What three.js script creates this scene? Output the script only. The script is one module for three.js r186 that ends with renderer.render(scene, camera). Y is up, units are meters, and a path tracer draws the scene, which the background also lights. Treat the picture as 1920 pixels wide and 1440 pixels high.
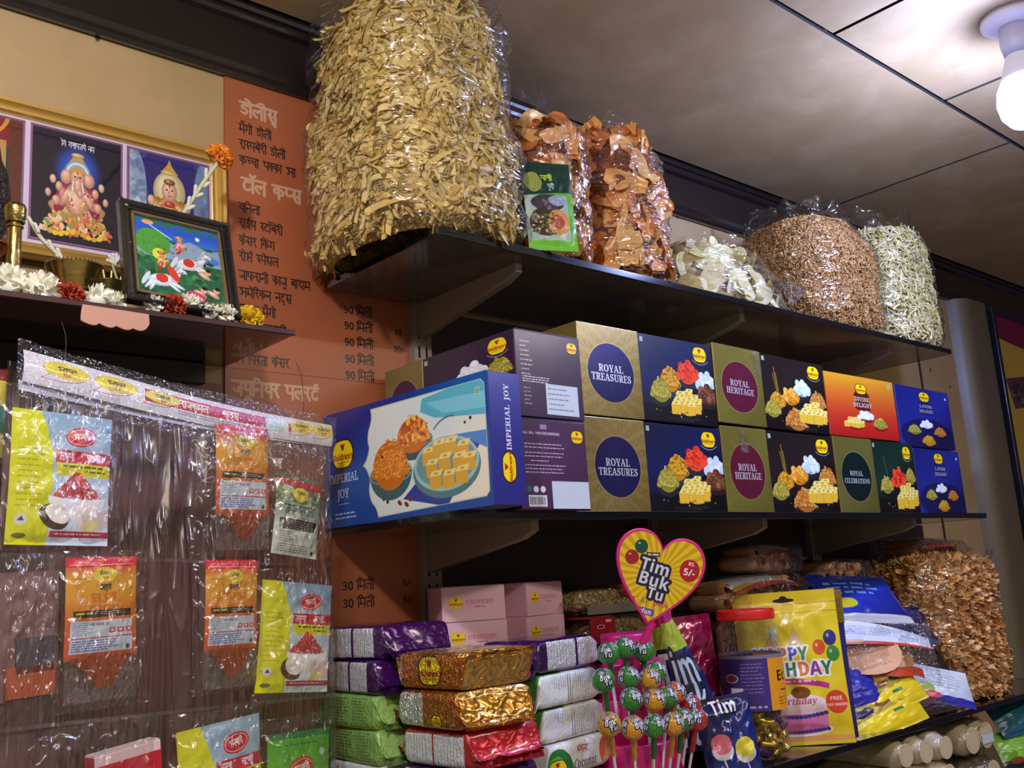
import * as THREE from 'three';
import { RoundedBoxGeometry } from 'three/addons/geometries/RoundedBoxGeometry.js';
import { mergeGeometries } from 'three/addons/utils/BufferGeometryUtils.js';
import { RectAreaLightUniformsLib } from 'three/addons/lights/RectAreaLightUniformsLib.js';
import { createNoise3D } from 'simplex-noise';
RectAreaLightUniformsLib.init();

// ---------- camera ----------
const scene = new THREE.Scene();
const camera = new THREE.PerspectiveCamera(42.74, 4 / 3, 0.05, 50);
camera.position.set(0, 1.6, 1.29);
camera.rotation.set(0.20302, -0.729864, -0.061918, 'YXZ');
scene.background = new THREE.Color(0x000000);

// ---------- exposure ----------
const renderer = new THREE.WebGLRenderer({ antialias: true });
renderer.toneMapping = THREE.LinearToneMapping;
renderer.toneMappingExposure = 1.0;
renderer.shadowMap.enabled = true;

// ---------- lamps of the shop (the fittings are built further down) ----------
const LAMPS = {
  bulb: { at: [1.70, 2.352, 0.74], power: 2.6, color: 0xa4b8ff },        // seen at the top right
  bulbLeft: { at: [0.02, 2.352, 0.86], power: 2.1, color: 0xf2f0ff },   // same kind, over the left of the counter
  unseenTubes: [[0.30, 1.85, 1.2, 0.06, 72, 0xfff0dc], [1.85, 1.75, 1.2, 0.06, 66, 0xfff0dc]],   // unseen tube lights put behind the camera, slim for long glints: x, z, length, width, intensity
};
function lampLight(l) {
  const p = new THREE.PointLight(l.color, l.power); p.position.set(...l.at); p.castShadow = true; p.shadow.radius = 1.4; scene.add(p);
}
lampLight(LAMPS.bulb); lampLight(LAMPS.bulbLeft);
for (const [x, z, w, d, k, c] of LAMPS.unseenTubes) {
  const a = new THREE.RectAreaLight(c, k, w, d); a.position.set(x, 2.45, z); a.rotation.x = -Math.PI / 2; scene.add(a);
}
// ---------- helpers ----------
let seed = 12345;
function rnd() { seed = (seed + 0x6d2b79f5) | 0; let t = Math.imul(seed ^ (seed >>> 15), 1 | seed); t = (t + Math.imul(t ^ (t >>> 7), 61 | t)) ^ t; return ((t ^ (t >>> 14)) >>> 0) / 4294967296; }
const rr = (a, b) => a + (b - a) * rnd();
const pick = (a) => a[Math.floor(rnd() * a.length)];
const noise3 = createNoise3D(rnd);
const V = (x, y, z) => new THREE.Vector3(x, y, z);
const D2R = Math.PI / 180;
const { clamp, lerp, smoothstep } = THREE.MathUtils;
const taken = new Map();
function numbered(n) { const k = taken.get(n) ?? 0; taken.set(n, k + 1); return k ? n + '_' + String(k).padStart(3, '0') : n; }
function tag(o, label, category, group, kind) {
  if (label) o.userData.label = label;
  if (category) o.userData.category = category;
  if (group) o.userData.group = group;
  if (kind) o.userData.kind = kind;
  return o;
}
function shadowed(m) { m.castShadow = true; m.receiveShadow = true; return m; }
function thing(name, label, category, pos = [0, 0, 0], rot = [0, 0, 0], group) {
  const o = new THREE.Group(); o.name = numbered(name); o.position.set(...pos); o.rotation.set(...rot, 'YXZ'); scene.add(o);
  return tag(o, label, category, group);
}
function part(name, geo, m, parent, pos, rot) {
  const o = shadowed(new THREE.Mesh(geo, m)); o.name = name;
  if (pos) o.position.set(...pos);
  if (rot) o.rotation.set(...rot);
  parent.add(o); return o;
}
function solo(name, geo, m, label, category, pos = [0, 0, 0], rot = [0, 0, 0], group) {
  const o = shadowed(new THREE.Mesh(geo, m)); o.name = numbered(name); o.position.set(...pos); o.rotation.set(...rot, 'YXZ'); scene.add(o);
  return tag(o, label, category, group);
}
function struct(name, geo, m, pos = [0, 0, 0], rot = [0, 0, 0]) {
  const o = shadowed(new THREE.Mesh(geo, m)); o.name = name; o.position.set(...pos); o.rotation.set(...rot); o.userData.kind = 'structure'; scene.add(o); return o;
}
function copyOf(root, pos, rot, label, group) {
  const o = root.clone(); o.name = numbered(root.name.replace(/_\d{3}$/, '')); scene.add(o);
  o.position.set(...pos); o.rotation.set(...rot, 'YXZ');
  if (label) o.userData.label = label;
  if (group) o.userData.group = group;
  return o;
}
const box = (w, h, d, x = 0, y = 0, z = 0) => new THREE.BoxGeometry(w, h, d).translate(x, y, z);
const rbox = (w, h, d, r = 0.002, x = 0, y = 0, z = 0) => new RoundedBoxGeometry(w, h, d, 2, r).translate(x, y, z);
function std(color, roughness = 0.6, metalness = 0, extra = {}) { return new THREE.MeshStandardMaterial({ color, roughness, metalness, ...extra }); }
function phys(o) { return new THREE.MeshPhysicalMaterial(o); }
// a surface from a function of (u, v) in 0..1; closed in u when wrap is true
function grid(nu, nv, f, uvf) {
  const pos = [], uv = [], idx = [], p = V(0, 0, 0);
  for (let j = 0; j <= nv; j++) for (let i = 0; i <= nu; i++) {
    f(i / nu, j / nv, p); pos.push(p.x, p.y, p.z);
    if (uvf) uv.push(...uvf(i / nu, j / nv)); else uv.push(i / nu, j / nv);
  }
  for (let j = 0; j < nv; j++) for (let i = 0; i < nu; i++) {
    const a = j * (nu + 1) + i, b = a + 1, c = a + nu + 1, d = c + 1;
    idx.push(a, b, d, a, d, c);
  }
  const g = new THREE.BufferGeometry();
  g.setAttribute('position', new THREE.Float32BufferAttribute(pos, 3));
  g.setAttribute('uv', new THREE.Float32BufferAttribute(uv, 2));
  g.setIndex(idx); g.computeVertexNormals(); return g;
}
// weld the seam normals of a grid that closes in u
function seam(g, nu, nv) {
  const n = g.attributes.normal;
  for (let j = 0; j <= nv; j++) {
    const a = j * (nu + 1), b = a + nu, v = V(n.getX(a) + n.getX(b), n.getY(a) + n.getY(b), n.getZ(a) + n.getZ(b)).normalize();
    n.setXYZ(a, v.x, v.y, v.z); n.setXYZ(b, v.x, v.y, v.z);
  }
  return g;
}
function withGroups(list) { // merge geometries, one material slot each
  return mergeGeometries(list.map((g) => g.index ? g.toNonIndexed() : g), true);
}
function tex(w, h, draw, srgb = true) {
  const c = document.createElement('canvas'); c.width = w; c.height = h;
  const x = c.getContext('2d'); draw(x, w, h);
  const t = new THREE.CanvasTexture(c); if (srgb) t.colorSpace = THREE.SRGBColorSpace;
  t.wrapS = t.wrapT = THREE.RepeatWrapping; t.anisotropy = 8; return t;
}
function dataTex(n, f, rep = 1) {
  const d = new Uint8Array(n * n * 4);
  for (let y = 0; y < n; y++) for (let x = 0; x < n; x++) { const v = clamp(f(x / n, y / n), 0, 1) * 255, i = (y * n + x) * 4; d[i] = d[i + 1] = d[i + 2] = v; d[i + 3] = 255; }
  const t = new THREE.DataTexture(d, n, n); t.magFilter = THREE.LinearFilter; t.minFilter = THREE.LinearFilter; t.wrapS = t.wrapT = THREE.RepeatWrapping; t.repeat.set(rep, rep); t.needsUpdate = true; return t;
}
// tileable ridged crease pattern for plastic film
const TAU = Math.PI * 2;
const tn = (u, v, fu, fv, o) => { // tileable 2-D noise via a torus in 3-D slices
  const a = u * TAU, r = fu / TAU, b = v * TAU, q = fv / TAU;
  return 0.5 * (noise3(Math.cos(a) * r + o, Math.sin(a) * r, Math.cos(b) * q + o * 3.1) + noise3(Math.cos(a) * r - o, Math.sin(a) * r + 9, Math.sin(b) * q - o * 1.7));
};
const ridge = (x) => { const r = 1 - Math.abs(x) * 2.2; return r > 0 ? r * r : 0; };
const creaseTex = dataTex(512, (u, v) => 0.55 * ridge(tn(u, v, 6, 22, 3.3)) + 0.35 * ridge(tn(u, v, 14, 14, 8.1)) + 0.2 * (tn(u, v, 3, 3, 1.2) * 0.5 + 0.5));
const crumpleTex = dataTex(512, (u, v) => 0.5 * ridge(tn(u, v, 9, 9, 13.3)) + 0.4 * ridge(tn(u, v, 20, 20, 5.1)) + 0.25 * (tn(u, v, 4, 4, 2.2) * 0.5 + 0.5));
const pleatTex = dataTex(512, (u, v) => 0.6 * ridge(tn(u, v, 26, 4, 4.4)) + 0.3 * ridge(tn(u, v, 12, 9, 7.7)) + 0.2 * (tn(u, v, 5, 3, 6.2) * 0.5 + 0.5));
const rep = (t, x, y) => { const c = t.clone(); c.repeat.set(x, y); c.needsUpdate = true; return c; };
function film(map, scale, extra = {}) {
  return phys({ color: 0xf8f8f8, roughness: 0.13, transmission: 1, thickness: 0, ior: 1.85, bumpMap: map, bumpScale: scale, side: THREE.DoubleSide, ...extra });
}
function print(t, rough = 0.35, extra = {}) { return phys({ map: t, roughness: rough, clearcoat: 0.25, clearcoatRoughness: 0.15, ...extra }); }
function foilPrint(t, rough = 0.3, extra = {}) { return phys({ map: t, roughness: rough, metalness: 0.15, clearcoat: 0.8, clearcoatRoughness: 0.12, bumpMap: rep(crumpleTex, 1.5, 1.5), bumpScale: 0.0016, ...extra }); }

// carton: rounded box; faces order +x -x +y -y +z -z
function carton(w, h, d, r = 0.0018) { return new RoundedBoxGeometry(w, h, d, 2, r); }

// flat sealed pouch in the XY plane, centred, bulging to +z and -z
function pouchGeo(w, h, t, o = {}) {
  const { seal = 0.06, wr = 0.0022, nu = 26, nv = 34, bottomHeavy = 0, bend = 0, curl = 0, s = 0 } = o;
  const prof = (u, v) => {
    const e = (x, m) => { const a = clamp((Math.min(x, 1 - x) - m) / 0.5, 0, 1); return Math.sqrt(1 - (1 - a) * (1 - a)); };
    return e(u, 0.02) * e(v, seal) * (1 + bottomHeavy * (0.5 - v));
  };
  const side = (sgn) => grid(nu, nv, (u, v, p) => {
    const uu = sgn > 0 ? u : 1 - u, k = prof(uu, v);
    const edge = Math.min(uu, 1 - uu, v, 1 - v);
    const n = noise3(uu * 5 + s * 7.1, v * 6 + s * 3.3, s * 11.7) + 0.6 * ridge(noise3(uu * 4 + s, v * 9 - s, 5 + s)) - 0.3;
    const pinch = 1 - 0.04 * Math.sin(Math.PI * v) * (0.5 + k);
    p.set((uu - 0.5) * w * pinch, (v - 0.5) * h, sgn * (t * 0.5 * k + 0.0003) + wr * n * (0.35 + k) * (edge > 0.001 ? 1 : 0.35));
    p.z += bend * (uu - 0.5) * (uu - 0.5) * w + curl * (v - 0.5) * (v - 0.5) * h;
  }, (u, v) => [u, v]);
  return withGroups([side(1), side(-1)]);
}
// biscuit flow pack: length along x, height y, depth z. v quarter strips: front, top, back, bottom
function flowPackGeo(L, H, W, o = {}) {
  const { s = 0, endL = 0.16, endR = 0.16, wr = 0.003, droop = 0 } = o, nu = 48, per = 10, nv = per * 4;
  const ez = (e) => smoothstep(e, 0, 1);
  const g = grid(nu, nv, (u, v, p) => {
    const x = (u - 0.5) * L;
    let e = 1; if (u < endL) e = u / endL; else if (u > 1 - endR) e = (1 - u) / endR;
    const hh = H / 2 * lerp(0.035, 1, ez(clamp((e - 0.25) / 0.7, 0, 1))), ww = W / 2 * lerp(0.9, 1, ez(e));
    const q = Math.min(3, Math.floor(v * 4 + 1e-9)), f = v * 4 - q, a = f * 2 - 1;
    let y, z;
    if (q === 0) { y = lerp(-1, 1, f); z = 1; } else if (q === 1) { y = 1; z = -a; } else if (q === 2) { y = -a; z = -1; } else { y = -1; z = a; }
    // round the corners a little
    const m = Math.pow(Math.pow(Math.abs(y), 9) + Math.pow(Math.abs(z), 9), 1 / 9); y /= m; z /= m;
    const w = (1 - e) * 1.25 + 0.22;
    const n = (noise3(u * 13 + s * 5, y * 1.6 + s, z * 1.6) * 0.6 + ridge(noise3(u * 9 - s, y * 2.2, z * 2.2 + s)) * 0.9 - 0.3) * wr * w;
    const bulge = 1 + 0.03 * Math.sin(Math.PI * u);
    const bottom = y < -0.8 ? 0.25 : 1;
    p.set(x + n * 0.4, y * hh * bulge + n * bottom * (e < 0.3 ? 0.6 : 1), z * ww * bulge + n);
    p.y += droop * (1 - ez(clamp(e / 0.9, 0, 1))) * H;
  }, (u, v) => [u, v]);
  return seamV(g, nu, nv);
}
function seamV(g, nu, nv) {
  const n = g.attributes.normal;
  for (let i = 0; i <= nu; i++) {
    const a = i, b = nv * (nu + 1) + i, v = V(n.getX(a) + n.getX(b), n.getY(a) + n.getY(b), n.getZ(a) + n.getZ(b)).normalize();
    n.setXYZ(a, v.x, v.y, v.z); n.setXYZ(b, v.x, v.y, v.z);
  }
  return g;
}
// standing sack of loose food: superellipse section (ax, az), rounded bottom, ruffled film above the fill
function sackPoint(o, t, th, p, k = 1, lumps = 1) { // t 0..1 over height h
  const { ax, az, h, s = 0, n = 3, topK = 0.75, lump = 0.008 } = o;
  const c = Math.cos(th), si = Math.sin(th), m = Math.pow(Math.pow(Math.abs(c), n) + Math.pow(Math.abs(si), n), -1 / n);
  const low = clamp(t / 0.12, 0, 1), bot = 0.84 + 0.16 * Math.sqrt(1 - (1 - low) * (1 - low));
  const up = smoothstep(t, o.shoulder ?? 0.8, 1), body = bot * lerp(1, topK, up) * (1 + 0.03 * Math.sin(t * 5 + s));
  const d = lumps * lump * (noise3(c * 1.4 + s, si * 1.4, t * 3.2 + s) + 0.4 * noise3(c * 3 + s, si * 3, t * 7));
  p.set(c * m * ax * body * k + c * d, t * h, si * m * az * body * k + si * d);
  return p;
}
function sackFilmGeo(o) {
  const nu = 96, nv = 64;
  return seam(grid(nu, nv, (u, v, p) => {
    const th = u * TAU, t = v;
    sackPoint(o, t, th, p, 1);
    const r = ridge(noise3(Math.cos(th) * 2 + o.s * 3, Math.sin(th) * 2, t * 16 + o.s)) * 0.0035 + ridge(noise3(Math.cos(th) * 4 - o.s, Math.sin(th) * 4 + t * 3, t * 9)) * 0.0025;
    const fill = o.fill ?? 0.9, loose = clamp((t - fill) / Math.max(0.02, 1 - fill), 0, 1);
    const ruffle = loose * (noise3(Math.cos(th) * 2.5 + o.s, Math.sin(th) * 2.5, t * 2) * 0.014 + ridge(noise3(Math.cos(th) * 2.2, Math.sin(th) * 2.2 + o.s, t * 1.5)) * 0.004);
    const c = Math.cos(th), si = Math.sin(th);
    p.x += c * (r + ruffle); p.z += si * (r + ruffle); p.y += loose * ruffle * 1.4;
    if (o.flat) p.z = lerp(p.z, p.z * (1 - o.flat), loose);
  }, (u, v) => [u, v]), nu, nv);
}
function sackFillGeo(o, k = 0.93) {
  const nu = 64, nv = 48, f = o.fill ?? 0.9;
  return seam(grid(nu, nv, (u, v, p) => {
    const th = u * TAU, w = v < 0.8 ? v / 0.8 : 1, cap = v < 0.8 ? 0 : (v - 0.8) / 0.2;
    sackPoint(o, w * f, th, p, k * (1 - (o.taper ?? 0) * smoothstep(w, 0.55, 1)));
    const sh = 1 - cap; p.x *= sh; p.z *= sh; p.y = p.y * 0.985 + (o.dome ?? 0.05) * (1 - (1 - cap) * (1 - cap)) * (cap > 0 ? 1 : 0) + 0.003;
    if (v < 1e-6) { p.x *= 0.96; p.z *= 0.96; }
  }), nu, nv);
}
// a random place on the outside of the fill: position, outward normal
function onFill(o, k, pos, nor) {
  const f = o.fill ?? 0.9, th = rnd() * TAU, top = rnd() < 0.14;
  if (top) {
    const q = Math.sqrt(rnd()); sackPoint(o, f, th, pos, k * (1 - (o.taper ?? 0))); pos.x *= q; pos.z *= q; pos.y += (o.dome ?? 0.05) * (1 - q * q); nor.set(Math.cos(th) * q * 0.6, 1, Math.sin(th) * q * 0.6).normalize();
  } else {
    const t = rnd() * f; sackPoint(o, t, th, pos, k * (1 - (o.taper ?? 0) * smoothstep(t / f, 0.55, 1)));
    const a = V(0, 0, 0), b = V(0, 0, 0); sackPoint(o, t, th + 0.02, a, k); sackPoint(o, t, th - 0.02, b, k); a.sub(b); nor.set(-a.z, 0.0, a.x); if (nor.dot(V(Math.cos(th), 0, Math.sin(th))) < 0) nor.negate(); nor.normalize(); nor.y = t < 0.05 ? -0.3 : 0.15; nor.normalize();
  }
}
function orient(nor, spin, tilt = 0) { // quaternion: local y along the normal, spun about it
  const q = new THREE.Quaternion().setFromUnitVectors(V(0, 1, 0), nor);
  q.multiply(new THREE.Quaternion().setFromAxisAngle(V(0, 1, 0), spin));
  if (tilt) q.multiply(new THREE.Quaternion().setFromAxisAngle(V(1, 0, 0), tilt));
  return q;
}
function fillCopies(name, geos, m, parent, o, count, k, colors, sc = [0.8, 1.25], tilt = 0.35) {
  const pos = V(0, 0, 0), nor = V(0, 0, 0), M = new THREE.Matrix4(), S = V(1, 1, 1), col = new THREE.Color();
  for (const g of geos) {
    const n = Math.round(count / geos.length), im = shadowed(new THREE.InstancedMesh(g, m, n)); im.name = name; im.userData.kind = 'stuff';
    for (let i = 0; i < n; i++) {
      onFill(o, k * rr(0.97, 1.015), pos, nor); pos.y = Math.max(pos.y, o.minY ?? 0.012); const s = rr(...sc); S.set(s, s, s);
      M.compose(pos, orient(nor, rnd() * TAU, rr(-tilt, tilt)), S); im.setMatrixAt(i, M);
      col.set(pick(colors)).multiplyScalar(rr(0.82, 1.1)); im.setColorAt(i, col);
    }
    parent.add(im);
  }
}
// lathe profile helper
const lathe = (pts, seg = 40) => new THREE.LatheGeometry(pts.map(([x, y]) => new THREE.Vector2(x, y)), seg);
function tube(pts, r, seg = 24, rad = 6) { return new THREE.TubeGeometry(new THREE.CatmullRomCurve3(pts.map((p) => V(...p))), seg, r, rad); }
// ---------- lettering: a stroke alphabet for the Devanagari words (head line at y = 0, foot at y = 100) ----------
const G = {
  k: ['M42 0V100M42 30C30 16 10 22 10 41C10 60 30 64 42 50M42 36C60 20 80 36 70 60C66 72 60 72 57 66', 82], k_: ['M34 0V100M34 30C24 16 8 22 8 41C8 60 24 64 34 50M34 36H48', 46],
  g: ['M56 0V100M24 0V58C22 76 8 68 12 58', 66], c: ['M58 0V100M8 30H58M24 30C20 62 32 74 58 62', 68], c_: ['M8 30H46M22 30C18 62 30 70 46 60', 46],
  j: ['M62 0V100M62 45C42 42 40 52 44 64C46 84 16 78 10 56', 72], jh: ['M70 0V100M10 14C40 12 40 36 18 40C44 42 44 66 18 66M18 66L34 92M40 46H70', 80],
  T: ['M30 0V20M52 22C20 16 10 40 14 62C20 92 46 90 54 76', 62], D: ['M32 0V20M54 22C30 14 12 20 12 36C12 50 42 42 48 58C54 82 24 96 10 76', 62], N: ['M80 0V100M58 0V100M12 0V34C12 60 44 60 44 34V0', 90],
  t: ['M58 0V100M58 42C28 36 10 56 32 92', 68], d: ['M34 0V20M54 22C22 16 10 36 18 56C28 72 50 60 46 52M42 66L58 96', 64], n: ['M54 0V100M54 48H22M24 48a9 9 0 1 0 -1 10', 64],
  p: ['M56 0V100M14 0V34C14 58 44 62 56 54', 66], p_: ['M14 0V34C14 58 30 60 44 56', 44], f: ['M44 0V100M10 0V32C10 54 32 58 44 52M44 36C62 20 82 36 72 60C68 72 62 72 59 66', 84],
  b: ['M56 0V100M56 30C44 16 12 20 12 44C12 66 44 70 56 54M18 28L50 64', 66], v: ['M56 0V100M56 30C44 16 12 20 12 44C12 66 44 70 56 54', 66], bh: ['M66 0V100M12 12C34 4 34 30 20 34C12 40 12 52 22 52M20 52H66M20 52V66', 76],
  m: ['M60 0V100M16 0V60M60 62H22M24 58a9 9 0 1 0 -1 11', 70], y: ['M58 0V100M12 12C36 14 34 38 14 40C18 66 44 64 58 56', 68], r: ['M14 0C42 8 40 38 20 42C12 44 10 38 12 34M22 42L46 96', 52],
  l: ['M68 0V100M68 44C52 28 42 36 40 52C36 34 14 32 10 54C8 72 22 82 32 90', 78], sh: ['M66 0V100M22 6a8 8 0 1 0 8 10C36 46 18 50 12 46L40 92M40 60H66', 76], s: ['M64 0V100M12 0C36 8 34 38 16 42M14 40L44 94M28 52H64', 74], S_: ['M12 0C36 8 34 38 16 42M14 40L40 88M28 52H50', 48],
  a: ['M78 0V100M12 18C28 4 48 22 28 42C52 46 40 92 8 74M34 46H78', 88], e: ['', 0, 'M-8 -2C-12 -20 -24 -28 -40 -30'], aa: ['M12 0V100', 24], ii: ['M14 0V100', 26, 'M14 0C10 -36 -32 -36 -40 -2'], i: ['M12 0V100', 22, 'M12 0C16 -38 54 -38 64 -2'],
  o: ['M12 0V100', 24, 'M12 -1C8 -18 -6 -28 -22 -30'], O: ['M12 0V100', 24, 'M-4 -34C0 -16 24 -16 28 -34'], cb: ['', 0, 'M-44 -36C-40 -16 -14 -16 -10 -36M-28 -38h1'], an: ['', 0, 'M-26 -22h1.5'], u: ['', 0, 'M-34 108C-46 118 -34 132 -24 124C-18 118 -14 126 -8 134'],
  ii2: ['M34 0V14M56 16C24 8 12 28 28 42C52 40 60 62 40 76C24 82 16 70 26 66M40 78L54 100', 62], rf: ['', 0, 'M-20 -2C-34 -24 -14 -34 -6 -22'], hal: ['', 0, 'M-30 106L-8 124'],
};
const glyphs = {}; for (const k in G) glyphs[k] = { p: new Path2D(G[k][0]), w: G[k][1], q: G[k][2] ? new Path2D(G[k][2]) : null };
function devaWidth(str) { let w = 0; for (const t of str.split(' ')) w += t === '_' ? 50 : glyphs[t] ? glyphs[t].w : 0; return w; }
function deva(ctx, str, x, y, size, color, weight = 13, sx = 1, align = 0) { // y is the head line, size the height of a letter
  ctx.save(); ctx.translate(x, y); ctx.scale(size / 100 * sx, size / 100); ctx.translate(-devaWidth(str) * align, 0);
  ctx.strokeStyle = color; ctx.lineWidth = weight; ctx.lineCap = 'round'; ctx.lineJoin = 'round';
  for (const t of str.split(' ')) {
    if (t === '_') { ctx.translate(50, 0); continue; }
    const g = glyphs[t]; if (!g) continue;
    ctx.stroke(g.p); if (g.q) ctx.stroke(g.q);
    if (g.w) { ctx.beginPath(); ctx.moveTo(-2, 0); ctx.lineTo(g.w + 2, 0); ctx.stroke(); }
    ctx.translate(g.w, 0);
  }
  ctx.restore();
}
function latin(ctx, s, x, y, font, color, align = 'center', stroke, sw = 3, squeeze = 1) {
  ctx.save(); ctx.translate(x, y); ctx.scale(squeeze, 1); ctx.font = font; ctx.textAlign = align; ctx.textBaseline = 'middle'; ctx.lineJoin = 'round';
  if (stroke) { ctx.strokeStyle = stroke; ctx.lineWidth = sw; ctx.strokeText(s, 0, 0); }
  ctx.fillStyle = color; ctx.fillText(s, 0, 0); ctx.restore();
}
function ell(ctx, x, y, a, b, c, rot = 0) { ctx.fillStyle = c; ctx.beginPath(); ctx.ellipse(x, y, a, b, rot, 0, TAU); ctx.fill(); }
function poly(ctx, pts, c) { ctx.fillStyle = c; ctx.beginPath(); pts.forEach(([x, y], i) => i ? ctx.lineTo(x, y) : ctx.moveTo(x, y)); ctx.closePath(); ctx.fill(); }
function rect(ctx, x, y, w, h, c) { ctx.fillStyle = c; ctx.fillRect(x, y, w, h); }
function grad(ctx, x0, y0, x1, y1, ...stops) { const g = ctx.createLinearGradient(x0, y0, x1, y1); stops.forEach((c, i) => g.addColorStop(i / (stops.length - 1), c)); return g; }
// small print: rows of short dashes that read as text from a distance
function lines(ctx, x, y, w, n, step, h, c, ragged = 0.3) {
  ctx.fillStyle = c;
  for (let i = 0; i < n; i++) { let q = 0; const end = w * (1 - ragged * rnd()); while (q < end) { const k = rr(2, 9) * h * 0.5; ctx.fillRect(x + q, y + i * step, Math.min(k, end - q), h); q += k + h * 0.8; } }
}
// the yellow maker's badge of the sweets boxes: rounded hexagon, small crown, red script
function badge(ctx, x, y, w, h, squeeze = 1, rim = '#2a1408', face = '#f4dc10', ink = '#a01818') {
  ctx.save(); ctx.translate(x, y); ctx.scale(w / 100, h / 80);
  const sh = (k) => { ctx.beginPath(); ctx.moveTo(-30 * k, -38 * k); ctx.quadraticCurveTo(0, -44 * k, 30 * k, -38 * k); ctx.quadraticCurveTo(50 * k, -22 * k, 50 * k, 0); ctx.quadraticCurveTo(50 * k, 22 * k, 30 * k, 38 * k); ctx.quadraticCurveTo(0, 44 * k, -30 * k, 38 * k); ctx.quadraticCurveTo(-50 * k, 22 * k, -50 * k, 0); ctx.quadraticCurveTo(-50 * k, -22 * k, -30 * k, -38 * k); ctx.closePath(); };
  sh(1.06); ctx.fillStyle = rim; ctx.fill(); sh(0.96); ctx.fillStyle = face; ctx.fill();
  ctx.fillStyle = ink; ctx.beginPath(); ctx.ellipse(0, -18, 7, 8, 0, 0, TAU); ctx.fill(); for (const d of [-1, 0, 1]) { ctx.beginPath(); ctx.ellipse(d * 7, -25, 3, 6, d * 0.4, 0, TAU); ctx.fill(); }
  latin(ctx, 'Haldiram’s', 0, 9, 'italic bold 22px serif', ink, 'center', ink, 1.2, 0.78);
  ctx.strokeStyle = ink; ctx.lineWidth = 1.5; ctx.beginPath(); ctx.moveTo(-30, 24); ctx.lineTo(30, 24); ctx.stroke();
  ctx.restore();
}
// a bowl heaped with snacks or sweets, as printed on the cartons
function heap(ctx, x, y, w, hh, kind, bowlC = '#1c1a20', rimC = '#5a5660') {
  const C = { red: ['#e8351e', '#f0532e', '#c22412'], white: ['#dff0fa', '#c2dcec', '#f4fbff'], mix: ['#d9a520', '#c88418', '#e8c040', '#8a5a18', '#d8b83a'], cube: ['#f0d24a', '#e6bb34', '#f6e27a'], gold: ['#e8a028', '#d88818', '#f2bc50'], nut: ['#d08a3a', '#b06a22', '#e0a85a'], brown: ['#7a4a2e', '#5e3420', '#94603e'], sev: ['#e08a28', '#c8701c', '#f0a848'], puff: ['#eef4fa', '#dce8f2', '#ffffff'], green: ['#b8a83a', '#8f8a2a', '#d2c660'] }[kind];
  ell(ctx, x, y, w * 0.5, hh * 0.2, rimC);
  ctx.fillStyle = bowlC; ctx.beginPath(); ctx.moveTo(x - w * 0.5, y); ctx.bezierCurveTo(x - w * 0.45, y + hh * 0.55, x + w * 0.45, y + hh * 0.55, x + w * 0.5, y); ctx.closePath(); ctx.fill();
  ctx.strokeStyle = rimC; ctx.lineWidth = Math.max(1, w * 0.02); ctx.beginPath(); ctx.ellipse(x, y, w * 0.5, hh * 0.16, 0, 0, Math.PI); ctx.stroke();
  const big = { red: 0.14, white: 0.15, cube: 0.15, gold: 0.12, puff: 0.15, brown: 0.16 }[kind] ?? 0.055, n = big > 0.09 ? 15 : 150, H = hh * (big > 0.09 ? 0.55 : 0.62), pts = [];
  for (let i = 0; i < n; i++) { const t = (i + 0.5) / n, lvl = 1 - Math.sqrt(1 - t), half = w * 0.45 * Math.sqrt(Math.max(0.03, 1 - lvl * lvl * 1.05)) * (1 - lvl * 0.25); pts.push([x + half * ((i * 0.61803) % 1 * 2 - 1) + rr(-0.02, 0.02) * w, y + hh * 0.05 - lvl * H + rr(-0.03, 0.03) * hh]); }
  pts.sort((a, b) => a[1] - b[1]);
  ell(ctx, x, y - H * 0.2, w * 0.4, H * 0.62, C[1]);
  for (const [px, q] of pts) {
    const c = pick(C), r = w * big * rr(0.85, 1.12);
    if (kind === 'cube') { poly(ctx, [[px - r, q - r * 0.5], [px + r, q - r * 0.5], [px + r * 0.95, q + r * 0.8], [px - r * 0.95, q + r * 0.8]], C[1]); ctx.strokeStyle = 'rgba(120,80,10,0.35)'; ctx.lineWidth = Math.max(1, r * 0.08); ctx.strokeRect(px - r * 0.96, q - r * 0.5, r * 1.9, r * 1.3); poly(ctx, [[px - r, q - r * 0.5], [px - r * 0.5, q - r], [px + r * 1.1, q - r], [px + r, q - r * 0.5]], C[2]); ell(ctx, px + r * 0.1, q - r * 0.74, r * 0.3, r * 0.12, '#a8a040'); }
    else if (kind === 'sev') { ctx.strokeStyle = c; ctx.lineWidth = w * 0.022; ctx.beginPath(); ctx.moveTo(px - w * 0.04, q); ctx.quadraticCurveTo(px, q + rr(-1, 1) * w * 0.04, px + w * 0.05, q + rr(-1, 1) * w * 0.04); ctx.stroke(); }
    else { ell(ctx, px, q + r * 0.12, r, r * 0.95, 'rgba(30,14,6,0.45)'); ell(ctx, px, q, r * 0.96, r * rr(0.82, 0.95), C[1]); ell(ctx, px - r * 0.15, q - r * 0.18, r * 0.72, r * 0.62, c); if (big > 0.09) ell(ctx, px - r * 0.3, q - r * 0.38, r * 0.2, r * 0.14, C[2]); }
  }
}
function vegMark(ctx, x, y, s) { rect(ctx, x, y, s, s, '#e8f0ee'); ctx.strokeStyle = '#2b6a44'; ctx.lineWidth = s * 0.12; ctx.strokeRect(x + s * 0.15, y + s * 0.15, s * 0.7, s * 0.7); ell(ctx, x + s / 2, y + s / 2, s * 0.18, s * 0.18, '#2b6a44'); }
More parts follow.
